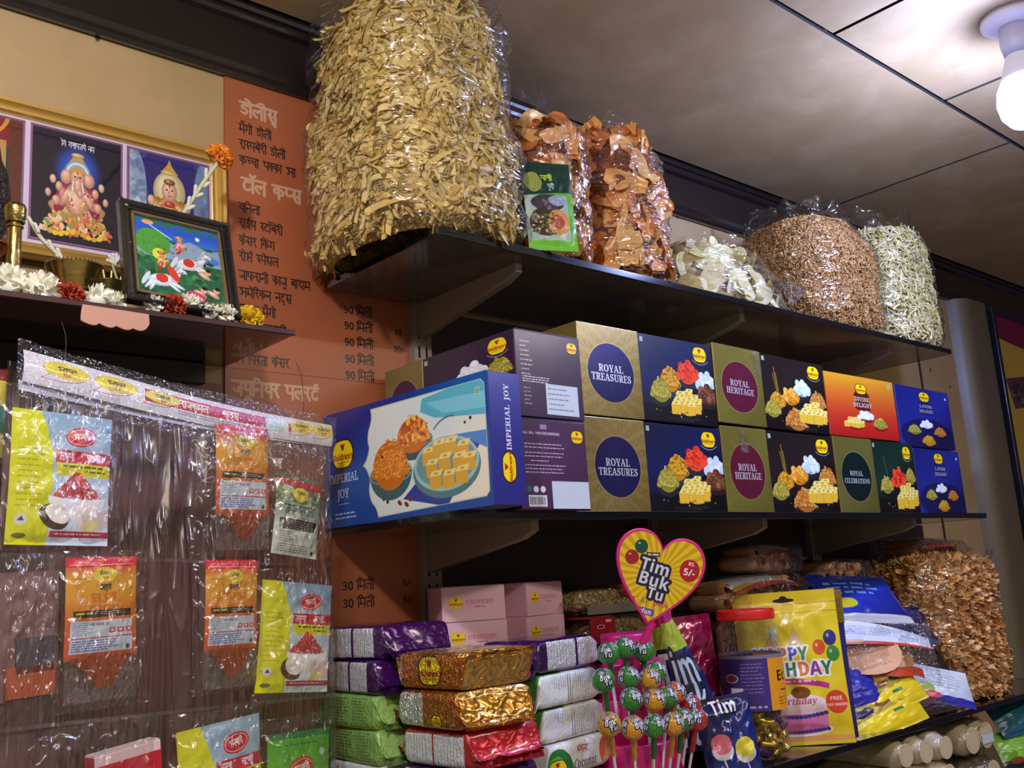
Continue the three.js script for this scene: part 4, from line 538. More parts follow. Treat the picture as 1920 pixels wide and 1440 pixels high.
// ceiling: dark sub-ceiling with butted panels, the joints open
const ceiling = struct('ceiling', box(X1 - X0 + 0.2, 0.1, Z1 + 0.2, (X0 + X1) / 2, CEIL + 0.062, Z1 / 2), M.ceilGap);
{
  const rows = [[0.026, 0.52, [X0, -1.2, 0.3, 2.24, X1]], [0.52, 1.13, [X0, -1.45, -1.03, -0.61, -0.19, 0.23, 0.65, 1.07, 1.49, 1.91, 2.33, 2.75, 3.17, 3.59, X1]], [1.13, 1.74, [X0, -0.8, 0.1, 1.0, 1.9, 2.8, X1]], [1.74, 2.5, [X0, -0.5, 0.7, 1.9, 3.1, X1]], [2.5, Z1, [X0, 0.2, 2.1, X1]]];
  const gap = 0.009, panelSide = std(0x241c16, 0.9);
  for (const [z0, z1, xs] of rows) for (let i = 0; i + 1 < xs.length; i++) {
    const w = xs[i + 1] - xs[i] - gap, d = z1 - z0 - gap, m = std(new THREE.Color(1, 1, 1).multiplyScalar(rr(0.95, 1.03)), 0.6, 0, { map: (() => { const t = T.ceiling.clone(); t.repeat.set(w * 1.1, d * 1.1); t.offset.set(rnd(), rnd()); t.needsUpdate = true; return t; })() });
    part('ceiling_panel', box(w, 0.012, d), [panelSide, panelSide, panelSide, m, panelSide, panelSide], ceiling, [(xs[i] + xs[i + 1]) / 2, CEIL + 0.006, (z0 + z1) / 2]);
  }
}
// dark cornice between wall and ceiling, with two beads along its upper edge and a lip below
{
  const s = new THREE.Shape(); const P = [[0, 0], [0.012, -0.002], [0.016, 0.004], [0.014, 0.012], [0.018, 0.02], [0.018, 0.088], [0.026, 0.092], [0.028, 0.098], [0.026, 0.104], [0.020, 0.107], [0.026, 0.110], [0.028, 0.116], [0.026, 0.123], [0, 0.123]];
  P.forEach(([z, y], i) => i ? s.lineTo(z, y) : s.moveTo(z, y));
  const g = new THREE.ExtrudeGeometry(s, { depth: X1 - X0, bevelEnabled: false, curveSegments: 4 }); g.rotateY(-Math.PI / 2); g.scale(1, 1, 1); g.translate(X1, 2.386, 0);
  struct('trim_1', g, M.dark);
}
// joint strips in the wall lining on the right, and dark panels added for the shade under the goods shelves
struct('trim_2', box(0.008, 1.3, 0.004, 2.735, 1.74, 0.001), std(0x33281c, 0.6));
struct('shade_trim_3', box(1.64, 0.6, 0.006, 1.787, 1.395, 0.002), std(0x2a2022, 0.5));  // dark sheet added for the shade below the middle shelf
struct('shade_trim_7', box(0.64, 0.36, 0.006, 1.287, 1.885, 0.002), std(0x3a2e28, 0.5));  // same, browner, for the shade between the top and middle shelves
struct('trim_6', box(1.6, 0.75, 0.004, -0.2, 1.53, 0.002), std(0x7a5652, 0.5));
// glossy corner pilaster on the right
{
  const g = grid(24, 1, (u, v, p) => { const a = (u - 0.5) * 2, e = Math.pow(Math.abs(a), 6); p.set(a * 0.105, (v - 0.5) * 2.386, 0.05 * (1 - e) + 0); });
  struct('trim_4', g, phys({ color: 0x6a5c42, roughness: 0.45, clearcoat: 0.15, clearcoatRoughness: 0.3, side: THREE.DoubleSide }), [3.08, 1.193, 0.0]);
  struct('trim_5', rbox(0.02, 2.386, 0.05, 0.004), phys({ color: 0x3a3a44, roughness: 0.2, metalness: 0.7 }), [3.2, 1.193, 0.025]);
}
// ---------- lamps ----------
{
  const white = (c, k) => phys({ color: 0xffffff, emissive: c, emissiveIntensity: k, roughness: 0.4 });
  const bulbThing = (l, label) => {
    const t = thing('ceiling_bulb', label, 'light bulb', [l.at[0], CEIL, l.at[2]]);
    part('ceiling_rose', lathe([[0, 0], [0.052, 0], [0.05, -0.012], [0.034, -0.02], [0, -0.022]]), std(0xd8d0dc, 0.4), t);
    part('lamp_holder', lathe([[0, -0.02], [0.024, -0.02], [0.026, -0.05], [0.021, -0.075], [0, -0.075]]), std(0xb8b8d0, 0.35), t);
    part('bulb_collar', lathe([[0.02, -0.072], [0.026, -0.09], [0.033, -0.112], [0.034, -0.12]]), phys({ color: 0xdfe2f0, roughness: 0.3 }), t);
    part('bulb_glass', lathe([[0.034, -0.118], [0.043, -0.136], [0.046, -0.158], [0.042, -0.18], [0.03, -0.197], [0.015, -0.205], [0, -0.207]]), white(l.color, 30), t);
  };
  bulbThing(LAMPS.bulb, 'glaring white bulb in a holder on the ceiling at the top right');
  bulbThing(LAMPS.bulbLeft, 'white ceiling bulb over the left end of the counter, out of the frame');
  LAMPS.unseenTubes.forEach(([x, z, w, d, k, c], i) => {
    const t = thing('unseen_tube_light', i ? 'unseen white tube light on the ceiling behind the viewer towards the right' : 'unseen white tube light on the ceiling behind the viewer towards the left', 'ceiling light', [x, CEIL, z]);
    part('batten', rbox(w + 0.06, 0.026, 0.04, 0.004, 0, -0.013, 0), std(0xe8e8e8, 0.4), t);
    for (const q of [-1, 1]) part('tube_holder', rbox(0.012, 0.03, 0.03, 0.003, q * (w / 2 + 0.012), -0.038, 0), std(0xe0e0e0, 0.4), t);
    part('tube', new THREE.CylinderGeometry(0.011, 0.011, w, 16).rotateZ(Math.PI / 2).translate(0, -0.042, 0), white(c, 3), t);
  });
}
// ---------- price board on the wall ----------
{
  const t = thing('menu_board', 'large orange price board with dark lettering and pale headings on the wall', 'sign', [BOARD.x0 + BOARD.w / 2, BOARD.y1 - BOARD.h / 2, 0.003]);
  part('board_panel', box(BOARD.w, BOARD.h, 0.004), [0, 1, 2, 3, 4, 5].map((i) => i === 4 ? phys({ map: T.board, roughness: 0.42, clearcoat: 0.25, clearcoatRoughness: 0.35 }) : std(0xa04a18)), t);
}
// ---------- shelf uprights, brackets, shelves ----------
const metal = std(0x8d8371, 0.45, 0.25);
const RAILS = [0.945, 1.5, 2.05];
{
  const s = new THREE.Shape(); s.moveTo(-0.0175, 1.12); s.lineTo(0.0175, 1.12); s.lineTo(0.0175, 2.2); s.lineTo(-0.0175, 2.2); s.closePath();
  for (let i = 0; i < 33; i++) for (const x of [-0.0075, 0.0075]) { const y = 1.14 + i * 0.0322, h = new THREE.Path(); h.moveTo(x - 0.0022, y); h.lineTo(x + 0.0022, y); h.lineTo(x + 0.0022, y + 0.02); h.lineTo(x - 0.0022, y + 0.02); h.closePath(); s.holes.push(h); }
  const face = new THREE.ExtrudeGeometry(s, { depth: 0.002, bevelEnabled: false }).translate(0, 0, 0.012);
  const names = ['left shelf upright, slotted beige metal beside the orange price list', 'middle slotted shelf upright behind the gift boxes', 'right slotted shelf upright behind the blue gift boxes'];
  let first;
  RAILS.forEach((x, i) => {
    if (first) { copyOf(first, [x, 0, 0.005], [0, 0, 0], names[i]); return; }
    first = thing('shelf_upright', names[i], 'shelf upright', [x, 0, 0.005]);
    part('slotted_face', face, metal, first);
    part('channel_side', box(0.002, 1.08, 0.012, -0.0165, 1.66, 0.006), metal, first); part('channel_side', box(0.002, 1.08, 0.012, 0.0165, 1.66, 0.006), metal, first);
    part('channel_back', box(0.03, 1.08, 0.001, 0, 1.66, 0.0006), std(0x0c0a09, 0.8), first);
  });
  const b = new THREE.Shape(); b.moveTo(0.012, 0); b.lineTo(0.26, 0); b.lineTo(0.26, -0.012); b.lineTo(0.235, -0.022); b.lineTo(0.012, -0.058); b.closePath();
  const bg = new THREE.ExtrudeGeometry(b, { depth: 0.012, bevelEnabled: true, bevelSize: 0.0008, bevelThickness: 0.0008, bevelSegments: 1 }); bg.rotateY(-Math.PI / 2); bg.translate(0.006, 0, 0);
  const where = ['left', 'middle', 'right'], lev = [[2.0685, 'top'], [1.6875, 'middle'], [1.2875, 'lowest']];
  let fb;
  for (const [y, ln] of lev) RAILS.forEach((x, i) => {
    const lab = `${where[i]} tapered metal bracket carrying the ${ln} dark shelf`;
    if (fb) { copyOf(fb, [x, y, 0.004], [0, 0, 0], lab); return; }
    fb = thing('shelf_bracket', lab, 'bracket', [x, y, 0.004]); part('bracket_arm', bg, metal, fb); part('hook_plate', box(0.018, 0.05, 0.012, 0, -0.03, 0.012), metal, fb);
  });
}
M.shelf = phys({ color: 0x9c9086, roughness: 0.1, transmission: 0.75, thickness: 0, ior: 1.5, specularIntensity: 1 });
M.shelfEdge = phys({ color: 0x101214, roughness: 0.12, clearcoat: 0.6 });
function shelf(name, label, x0, x1, y, z1, th = 0.0105, slab = M.shelf) { // y is the top face
  const t = thing(name, label, 'shelf', [(x0 + x1) / 2, y, 0.0205]);
  part('shelf_slab', rbox(x1 - x0 - 0.002, th, z1 - 0.0245, 0.001, 0, -th / 2, (z1 - 0.0205) / 2), slab, t);
  part('front_edge', rbox(x1 - x0, th + 0.001, 0.003, 0.001, 0, -th / 2, z1 - 0.022), M.shelfEdge, t);
  part('end_edge', rbox(0.003, th + 0.001, z1 - 0.022, 0.001, (x0 - x1) / 2, -th / 2, (z1 - 0.022) / 2), M.shelfEdge, t);
  part('end_edge', rbox(0.003, th + 0.001, z1 - 0.022, 0.001, (x1 - x0) / 2, -th / 2, (z1 - 0.022) / 2), M.shelfEdge, t);
  return t;
}
shelf('wall_shelf', 'top dark tinted glass shelf carrying the big snack bags', 0.766, 2.262, 2.079, 0.305);
M.shelfDark = phys({ color: 0x16130f, roughness: 0.15, clearcoat: 0.5 });
shelf('wall_shelf', 'middle dark shelf carrying two rows of gift boxes', 0.766, 2.312, 1.698, 0.305, 0.0105, M.shelfDark);
shelf('wall_shelf', 'lowest dark shelf with biscuit packs, lollipops and papad bags', 0.56, 2.62, 1.298, 0.315, 0.0105, M.shelfDark);
shelf('wall_shelf', 'bottom right shelf below, holding wrapped white rolls', 1.45, 2.7, 1.125, 0.33, 0.0105, M.shelfDark);
// shrine shelf on the left
{
  const t = thing('shrine_shelf', 'dark glossy shelf with red front edge holding gods pictures and flowers', 'shelf', [0.24, 1.938, 0]);
  part('shelf_board', rbox(0.73, 0.006, 0.2, 0.001, 0, -0.004, 0.101), phys({ color: 0x140d0e, roughness: 0.14, clearcoat: 0.7 }), t);
  part('front_edge', rbox(0.732, 0.007, 0.004, 0.001, 0, -0.004, 0.203), phys({ color: 0x30080e, roughness: 0.4 }), t);
  part('shelf_cleat', rbox(0.66, 0.03, 0.016, 0.002, 0, -0.0225, 0.0085), std(0x1a1210, 0.5), t);
}
// poster on the far right
{
  const t = thing('sweets_poster', 'faded poster of a white plate of sweets with a plum arc', 'poster', [3.62, 2.12, 0.004]);
  part('poster_sheet', box(0.8, 0.6, 0.003), [0, 1, 2, 3, 4, 5].map((i) => i === 4 ? std(0xffffff, 0.55, 0, { map: T.poster }) : std(0x8a6a30)), t);
  part('bottom_batten', box(0.8, 0.03, 0.012, 0, -0.325, 0.003), std(0x6a6a66, 0.4, 0.3), t);
  solo('dark_cabinet', rbox(0.7, 0.75, 0.03, 0.004), std(0x17161f, 0.5), 'dark cabinet front under the sweets poster at the right edge', 'cabinet', [3.58, 1.39, 0.016]);
}
// ---------- shrine shelf ----------
const gold = phys({ color: 0xc6a252, roughness: 0.34, metalness: 0.55, clearcoat: 0.3 });
const brass = phys({ color: 0xa08a4c, roughness: 0.24, metalness: 0.95, bumpMap: rep(creaseTex, 1, 1), bumpScale: 0.0002 });
const pane = phys({ color: 0xffffff, roughness: 0.02, transmission: 1, thickness: 0, ior: 1.45 });
function frameBars(t, W, H, w, d, m, name = 'frame_bar') { // outer edge outwards
  const mk = (len, rotZ, x, y) => {
    const s = new THREE.Shape(); const P = [[-w / 2, 0], [-w / 2, d * 0.75], [-w * 0.38, d], [-w * 0.18, d * 0.92], [-w * 0.02, d * 0.6], [w * 0.16, d * 0.72], [w * 0.32, d * 0.66], [w * 0.4, d * 0.42], [w / 2, d * 0.36], [w / 2, 0]];
    P.forEach(([a, b], i) => i ? s.lineTo(a, b) : s.moveTo(a, b)); // a: outer(-) to inner(+), b: depth
    const e = new THREE.ExtrudeGeometry(s, { depth: len, bevelEnabled: false }).translate(0, 0, -len / 2);
    // axes: a -> -y (inner is down for the top bar), b -> z, length -> x
    const q = new THREE.Matrix4().makeBasis(V(0, -1, 0), V(0, 0, 1), V(-1, 0, 0)); e.applyMatrix4(q); e.rotateZ(rotZ);
    part(name, e, m, t, [x, y, 0]);
  };
  mk(W, 0, 0, H / 2 - w / 2); mk(W, Math.PI, 0, -H / 2 + w / 2); mk(H, Math.PI / 2, -W / 2 + w / 2, 0); mk(H, -Math.PI / 2, W / 2 - w / 2, 0);
}
{
  const W = 0.43, H = 0.212, cx = 0.386, cy = 2.148;
  const t = thing('triple_picture_frame', 'long gilt frame with three pictures of gods on the wall', 'picture frame', [cx, cy, 0.006], [-0.04, 0, 0]);
  part('backing', box(W - 0.01, H - 0.01, 0.004), std(0x4a3a28, 0.8), t);
  part('mount', box(W - 0.03, H - 0.03, 0.003, 0, 0, 0.004), std(0xcfc3d6, 0.5), t);
  const pic = (x0, x1, m, lab) => { const w = x1 - x0; const p = part('picture', box(w, 0.154, 0.002), [0, 1, 2, 3, 4, 5].map((i) => i === 4 ? print(m, 0.3) : std(0x2a2030)), t, [(x0 + x1) / 2 - cx, 0.001, 0.0065]); p.userData.label = lab;
    const b = part('picture_border', mergeGeometries([box(w + 0.006, 0.0022, 0.003, 0, 0.0795, 0), box(w + 0.006, 0.0022, 0.003, 0, -0.0795, 0), box(0.0022, 0.159, 0.003, -w / 2 - 0.0018, 0, 0), box(0.0022, 0.159, 0.003, w / 2 + 0.0018, 0, 0)]), std(0x8a5a80, 0.4), t, [(x0 + x1) / 2 - cx, 0.001, 0.006]); };
  pic(0.195, 0.324, T.printLeft, 'picture of a figure with green backdrop'); pic(0.337, 0.449, T.printMid, 'picture of a seated god against a blue glow'); pic(0.461, 0.574, T.printRight, 'picture of a saint in gold robes');
  frameBars(t, W, H, 0.021, 0.018, gold, 'gilt_bar');
  const beads = []; for (let i = 0; i < 130; i++) beads.push(new THREE.SphereGeometry(0.0011, 5, 4).translate(-W / 2 + 0.004 + i * (W - 0.008) / 129, H / 2 - 0.0018, 0.0155));
  for (let i = 0; i < 60; i++) beads.push(new THREE.SphereGeometry(0.0011, 5, 4).translate(W / 2 - 0.0018, -H / 2 + 0.004 + i * (H - 0.008) / 59, 0.0155));
  part('bead_edge', mergeGeometries(beads), gold, t);
  part('glass_pane', box(W - 0.036, H - 0.036, 0.0012, 0, 0, 0.0105), pane, t);
}
{
  const W = 0.142, H = 0.146, t = thing('small_picture_frame', 'small black frame with a horseman picture leaning on the shrine shelf', 'picture frame', [0.4655, 2.013, 0.168], [-0.3, 0.02, 0.0]);
  t.rotation.z = -0.035;
  part('backing', box(W - 0.006, H - 0.006, 0.004), std(0x2a2018, 0.8), t);
  part('picture', box(W - 0.03, H - 0.03, 0.002, 0, 0, 0.004), [0, 1, 2, 3, 4, 5].map((i) => i === 4 ? print(T.printSmall, 0.25) : std(0x333)), t);
  frameBars(t, W, H, 0.014, 0.013, phys({ color: 0x1c1a1c, roughness: 0.22, clearcoat: 0.6 }), 'frame_bar');
  const inner = mergeGeometries([box(W - 0.028, 0.003, 0.004, 0, H / 2 - 0.0155, 0), box(W - 0.028, 0.003, 0.004, 0, -H / 2 + 0.0155, 0), box(0.003, H - 0.028, 0.004, -W / 2 + 0.0155, 0, 0), box(0.003, H - 0.028, 0.004, W / 2 - 0.0155, 0, 0)]);
  part('gilt_slip', inner, phys({ color: 0xa08a62, roughness: 0.3, metalness: 0.7 }), t, [0, 0, 0.0075]);
  part('glass_pane', box(W - 0.03, H - 0.03, 0.001, 0, 0, 0.0062), pane, t);
}
// flowers: heads of many petals
function flowerHead(r, n, len, wid, curlUp) {
  const gs = [];
  for (let i = 0; i < n; i++) {
    const t = i / n, th = i * 2.39996, ph = Math.acos(1 - t * 1.35), g = grid(2, 3, (u, v, p) => { const w = wid * Math.sin(Math.PI * (0.12 + v * 0.8)) * (u - 0.5); p.set(w, v * len, curlUp * v * v * len + 0.15 * Math.abs(u - 0.5) * wid + 0.0006 * Math.sin(v * 9 + i)); });
    const d = V(Math.sin(ph) * Math.cos(th), Math.cos(ph), Math.sin(ph) * Math.sin(th));
    g.applyQuaternion(new THREE.Quaternion().setFromUnitVectors(V(0, 1, 0), d).multiply(new THREE.Quaternion().setFromAxisAngle(V(0, 1, 0), rnd() * 6)));
    g.translate(d.x * (r - len), d.y * (r - len) * 0.8, d.z * (r - len)); gs.push(g);
  }
  return mergeGeometries(gs);
}
const petal = (c) => phys({ color: c, roughness: 0.7, transmission: 0.25, thickness: 0, side: THREE.DoubleSide });
const P = { orange: petal(0xf09a1c), deep: petal(0xb8400c), yellow: petal(0xf0cf14), white: petal(0xf8f6e0) };
const headGeo = { big: flowerHead(0.0195, 190, 0.010, 0.0085, 0.3), mid: flowerHead(0.018, 150, 0.010, 0.009, 0.25), loose: flowerHead(0.017, 60, 0.015, 0.007, 0.35) };
const budMat = petal(0xe8e8d0);
const core = new THREE.SphereGeometry(0.0105, 12, 8);
function flower(label, m, geo, pos, rot, s = 1, cat = 'flower', group) {
  const t = thing('flower_head', label, cat, pos, rot, group); part('petals', geo, m, t); part('calyx', core, m, t, [0, -0.003, 0]); t.scale.setScalar(s); return t;
}
{
  const t = thing('marigold_spray', 'orange marigold on a pale tuberose stem leaning on the gilt frame', 'flower', [0.541, 2.19, 0.122], [0, 0, 0]);
  part('marigold_head', headGeo.big, P.orange, t, [0, 0, 0], [0.5, 0, -0.5]); part('calyx', core, P.orange, t);
  part('stem', tube([[0, -0.005, 0], [-0.022, -0.04, 0.004], [-0.05, -0.092, 0.002]], 0.0028, 20, 7), petal(0xcfd8a8), t);
  for (const [x, y, a] of [[-0.02, -0.035, 0.9], [-0.025, -0.05, -0.6], [-0.035, -0.062, 0.8], [-0.035, -0.066, -0.9], [-0.044, -0.08, 0.7], [-0.046, -0.086, -0.8]]) part('bud', new THREE.CapsuleGeometry(0.0026, 0.009, 3, 6).translate(0, 0.006, 0), budMat, t, [x, y, 0.003], [0.3, 0, -0.45 + a * 0.6]);
}
flower('loose orange marigold lying on top of the small black frame', P.orange, headGeo.mid, [0.474, 2.088, 0.115], [0.3, 0, 0.2], 0.62);
flower('heap of white blossom at the left edge of the shrine shelf', P.white, headGeo.loose, [0.27, 1.95, 0.188], [0.2, 0, 0], 1.3, 'flower');
flower('white blossom beside the brass lamp stand', P.white, headGeo.loose, [0.306, 1.95, 0.186], [0.4, 1, 0], 1.2);
flower('rust orange marigold in front of the brass bowl', P.deep, headGeo.mid, [0.336, 1.948, 0.182], [0.6, 0, 0.1], 0.95);
flower('white blossom in front of the small oil lamp', P.white, headGeo.loose, [0.366, 1.948, 0.186], [0.4, 2, 0], 1.05);
flower('second white blossom, tucked at the foot of the black frame', P.white, headGeo.loose, [0.384, 1.947, 0.186], [0.5, 0.6, 0], 0.8);
flower('white blossom at the lower left of the horseman picture', P.white, headGeo.loose, [0.427, 1.949, 0.188], [0.5, 0, 0], 0.85);
flower('rust orange marigold against the horseman picture', P.deep, headGeo.mid, [0.452, 1.95, 0.189], [0.7, 0, 0], 0.98);
{ // jasmine-like garland in front of the picture
  const t = thing('white_garland', 'pale garland of small white blossoms in front of the horseman picture', 'garland', [0.497, 1.948, 0.188]);
  for (let i = 0; i < 9; i++) part('blossom', headGeo.loose, P.white, t, [-0.028 + i * 0.0068, 0.001 + 0.006 * Math.sin(1 + i * 0.7) * (i < 5 ? 1.3 : 0.5), rr(-0.003, 0.005)], [rr(0, 1), rnd() * 6, rr(-0.4, 0.4)]).scale.setScalar(rr(0.7, 0.9));
}
flower('bright yellow chrysanthemum at the right end of the shrine shelf', P.yellow, headGeo.big, [0.551, 1.95, 0.184], [0.3, 0, 0.1], 1.0);
// brass and copper ware
{
  const t = thing('brass_lamp_stand', 'slender brass stand with a flared foot and turned rings', 'lamp stand', [0.283, 1.9365, 0.158]);
  part('stand', lathe([[0, 0], [0.024, 0], [0.022, 0.006], [0.011, 0.014], [0.0085, 0.03], [0.0075, 0.06], [0.0075, 0.098], [0, 0.1]], 32), brass, t);
  for (const [y, r] of [[0.034, 0.0095], [0.09, 0.0092], [0.096, 0.0105]]) part('ring', new THREE.TorusGeometry(r - 0.0015, 0.0016, 8, 28).rotateX(Math.PI / 2), brass, t, [0, y, 0]);
  part('cup', lathe([[0.0075, 0.096], [0.011, 0.1], [0.0115, 0.112], [0.01, 0.116], [0.008, 0.112], [0, 0.108]], 32), brass, t);
}
{
  const t = thing('brass_bowl', 'wide brass bowl with a toothed rim holding flowers', 'bowl', [0.365, 1.938, 0.105]);
  part('bowl', lathe([[0, 0.001], [0.017, 0], [0.019, 0.004], [0.022, 0.02], [0.027, 0.048], [0.0335, 0.07], [0.032, 0.071], [0.025, 0.05], [0.019, 0.02], [0, 0.012]], 48), brass, t);
  const teeth = []; for (let i = 0; i < 44; i++) { const a = i / 44 * TAU; teeth.push(new THREE.ConeGeometry(0.0017, 0.0045, 5).translate(Math.cos(a) * 0.0328, 0.0725, Math.sin(a) * 0.0328)); }
  part('toothed_rim', mergeGeometries(teeth), phys({ color: 0xb08a6a, roughness: 0.3, metalness: 0.9 }), t);
  for (const y of [0.022, 0.04, 0.052]) part('groove_ring', new THREE.TorusGeometry(0.0215 + (y - 0.02) * 0.19, 0.0007, 6, 40).rotateX(Math.PI / 2), brass, t, [0, y, 0]);
}
{
  const t = thing('tuberose_stalk', 'pale tuberose stalk leaning over the brass bowl', 'flower', [0.322, 2.028, 0.12]);
  part('stem', tube([[-0.016, 0.028, 0], [0, 0.004, 0], [0.024, -0.018, 0.003]], 0.0025, 14, 6), petal(0xd8dcb8), t);
  for (const [x, y, a] of [[-0.004, 0.01, 1.2], [0.004, 0.0, -2.4], [0.012, -0.008, 1.1], [0.016, -0.013, -2.0], [0.022, -0.016, 1.6]]) part('bud', new THREE.CapsuleGeometry(0.0024, 0.009, 3, 6).translate(0, 0.006, 0), budMat, t, [x, y, 0.002], [0.2, 0, a > 0 ? 0.5 : -2.2]);
}
{
  const t = thing('oil_lamp', 'small brass oil lamp with four stubby gilt wicks', 'oil lamp', [0.398, 1.938, 0.125]);
  part('lamp_body', lathe([[0, 0.001], [0.012, 0], [0.013, 0.006], [0.02, 0.016], [0.021, 0.026], [0.015, 0.034], [0.013, 0.04], [0.02, 0.05], [0.0185, 0.052], [0.01, 0.042], [0, 0.04]], 36), phys({ color: 0x857848, roughness: 0.3, metalness: 0.9 }), t);
  for (const [a, r] of [[0.4, 0.014], [1.4, 0.008], [2.3, 0.01], [3.2, 0.015]]) part('wick', new THREE.CylinderGeometry(0.0014, 0.0018, 0.018, 8), phys({ color: 0xd8b84a, roughness: 0.3, metalness: 0.6 }), t, [Math.cos(a) * r, 0.056, Math.sin(a) * r * 0.6], [0, 0, -Math.cos(a) * 0.3]);
}
{
  const t = thing('small_white_spray', 'tiny spray of white buds above the oil lamp', 'flower', [0.409, 2.02, 0.105]);
  for (let i = 0; i < 6; i++) part('bud', new THREE.CapsuleGeometry(0.0022, 0.011, 3, 6).translate(0, 0.008, 0), P.white, t, [i * 0.0012, 0, 0], [rr(-0.3, 0.6), 0, -1 + i * 0.45]);
  part('stem', tube([[0, 0, 0], [0.004, -0.015, 0.002], [0.008, -0.03, 0.006]], 0.0016, 8, 5), petal(0xb8c890), t);
}
{
  const t = thing('copper_pot', 'hammered copper pot cut off by the left edge', 'pot', [0.258, 1.9365, 0.112]);
  part('pot_body', lathe([[0, 0.001], [0.022, 0], [0.034, 0.018], [0.036, 0.034], [0.024, 0.055], [0.02, 0.064], [0.03, 0.078], [0.028, 0.079], [0.016, 0.066], [0, 0.06]], 40), phys({ color: 0x9a4a2c, roughness: 0.25, metalness: 0.9, bumpMap: rep(crumpleTex, 3, 2), bumpScale: 0.0006 }), t);
  part('rim_ring', new THREE.TorusGeometry(0.0292, 0.0016, 8, 36).rotateX(Math.PI / 2), phys({ color: 0xb05a38, roughness: 0.25, metalness: 0.9 }), t, [0, 0.0785, 0]);
}
{
  const t = thing('black_idol', 'dark stone idol with rounded shoulders at the left edge of the shrine', 'idol', [0.268, 1.9365, 0.058]);
  part('pedestal', lathe([[0, 0.001], [0.026, 0], [0.026, 0.02], [0.022, 0.05], [0.02, 0.1], [0, 0.1]], 28), std(0x1c191c, 0.4), t);
  part('figure', lathe([[0.02, 0.098], [0.031, 0.12], [0.034, 0.16], [0.03, 0.19], [0.022, 0.208], [0.02, 0.222], [0.016, 0.236], [0.008, 0.246], [0, 0.248]], 30).scale(1, 1, 0.8), std(0x2c282c, 0.42, 0, { bumpMap: rep(creaseTex, 2, 2), bumpScale: 0.003 }), t);
}
{ // scalloped card hanging below the edge
  const s = new THREE.Shape(); s.moveTo(-0.036, 0.006); s.lineTo(0.036, 0.006); s.lineTo(0.037, -0.004);
  for (let i = 0; i < 4; i++) { const a = 0.037 - i * 0.0185; s.quadraticCurveTo(a - 0.004, -0.018, a - 0.0185, -0.0115); }
  s.quadraticCurveTo(-0.038, -0.006, -0.036, 0.006);
  solo('scalloped_card', new THREE.ExtrudeGeometry(s, { depth: 0.0012, bevelEnabled: true, bevelSize: 0.0008, bevelThickness: 0.0006, bevelSegments: 2, curveSegments: 8 }), std(0xb98a72, 0.5), 'pinkish scalloped card stuck under the front edge of the shrine shelf', 'card', [0.379, 1.925, 0.2066], [0, 0, -0.02]);
}
// ---------- gift boxes on the middle shelf ----------
const plainCard = (c, r = 0.4) => phys({ color: c, roughness: r, clearcoat: 0.3, clearcoatRoughness: 0.2 });
const goldCard = (t) => phys({ map: t, roughness: 0.3, metalness: 0.55, clearcoat: 0.3, clearcoatRoughness: 0.2 });
const six = (front, rest, o = {}) => [o.px ?? rest, o.nx ?? rest, o.py ?? rest, o.ny ?? rest, o.pz ?? front, o.nz ?? rest];
const tape = film(rep(crumpleTex, 1, 1), 0.001, { roughness: 0.12 });
const mats = {};
const matOf = (k, f) => (mats[k] ??= f());
// box with its front face toward +z; share = width of the gold sleeve on the left
function giftBox(label, [x0, x1, y0, y1, zf, depth], photo, base, sleeve, share, o = {}) {
  const w = x1 - x0, h = y1 - y0, t = thing(o.name ?? 'gift_box', label, 'box', [(x0 + x1) / 2, y0, zf - depth / 2], [0, o.turn ?? 0, 0], o.group);
  if (o.lean) t.rotation.z = o.lean;
  const body = plainCard(base), pm = print(photo, 0.3);
  const pw = w - share;
  part('carton', carton(w, h - 0.0015, depth), body, t, [0, (h - 0.0015) / 2, 0]);
  part('photo_panel', rbox(pw - 0.001, h - 0.003, 0.0012, 0.0004), six(pm, body), t, [share / 2, h / 2 - 0.0005, depth / 2]);
  if (share) {
    const gp = goldCard(sleeve), gm = phys({ color: 0x8a7a3c, roughness: 0.32, metalness: 0.5 });
    part('gold_sleeve', rbox(share, h - 0.0005, depth + 0.0026, 0.0012), six(gp, gm), t, [-w / 2 + share / 2 - 0.0004, h / 2 - 0.0002, 0]);
  }
  part('lid_flap', rbox(pw * 0.96, 0.0012, depth * 0.96, 0.0004), plainCard(base, 0.5), t, [share / 2, h - 0.0004, 0], [rr(0.0, 0.008), 0, rr(-0.006, 0.006)]);
  if (o.tape) { // clear sealing tape over the top edge
    const g = grid(6, 16, (u, v, p) => { const L = v * 0.085; p.set((u - 0.5) * 0.022 + 0.002 * Math.sin(v * 9), L < 0.04 ? 0.0018 : -(L - 0.04) + 0.0005, L < 0.04 ? L - 0.04 : 0.0022 + 0.0015 * ridge(noise3(u * 4, v * 9, o.tape * 9))); });
    part('clear_tape', g, tape, t, [-w / 2 + o.tape, h, depth / 2]);
  }
  return t;
}
giftBox('gold and navy gift box with blue oval emblem, standing on the upper row', [1.031, 1.357, 1.843, 1.987, 0.29, 0.23], T.treasurePhoto, 0x14183c, T.treasureGold, 0.138);
giftBox('gold and navy gift box with dark blue oval, directly on the shelf', [1.030, 1.357, 1.698, 1.841, 0.291, 0.23], T.treasurePhoto, 0x14183c, T.treasureGold, 0.134);
giftBox('gold and black gift box with maroon oval, upper row', [1.3605, 1.709, 1.850, 1.991, 0.29, 0.23], T.heritagePhoto, 0x1c1716, T.heritageGold, 0.14, { tape: 0.125, lean: -0.012 });
giftBox('gold and black gift box with maroon oval, directly on the shelf', [1.3595, 1.7095, 1.698, 1.847, 0.291, 0.23], T.heritagePhoto, 0x1c1716, T.heritageGold, 0.133, { tape: 0.06 });
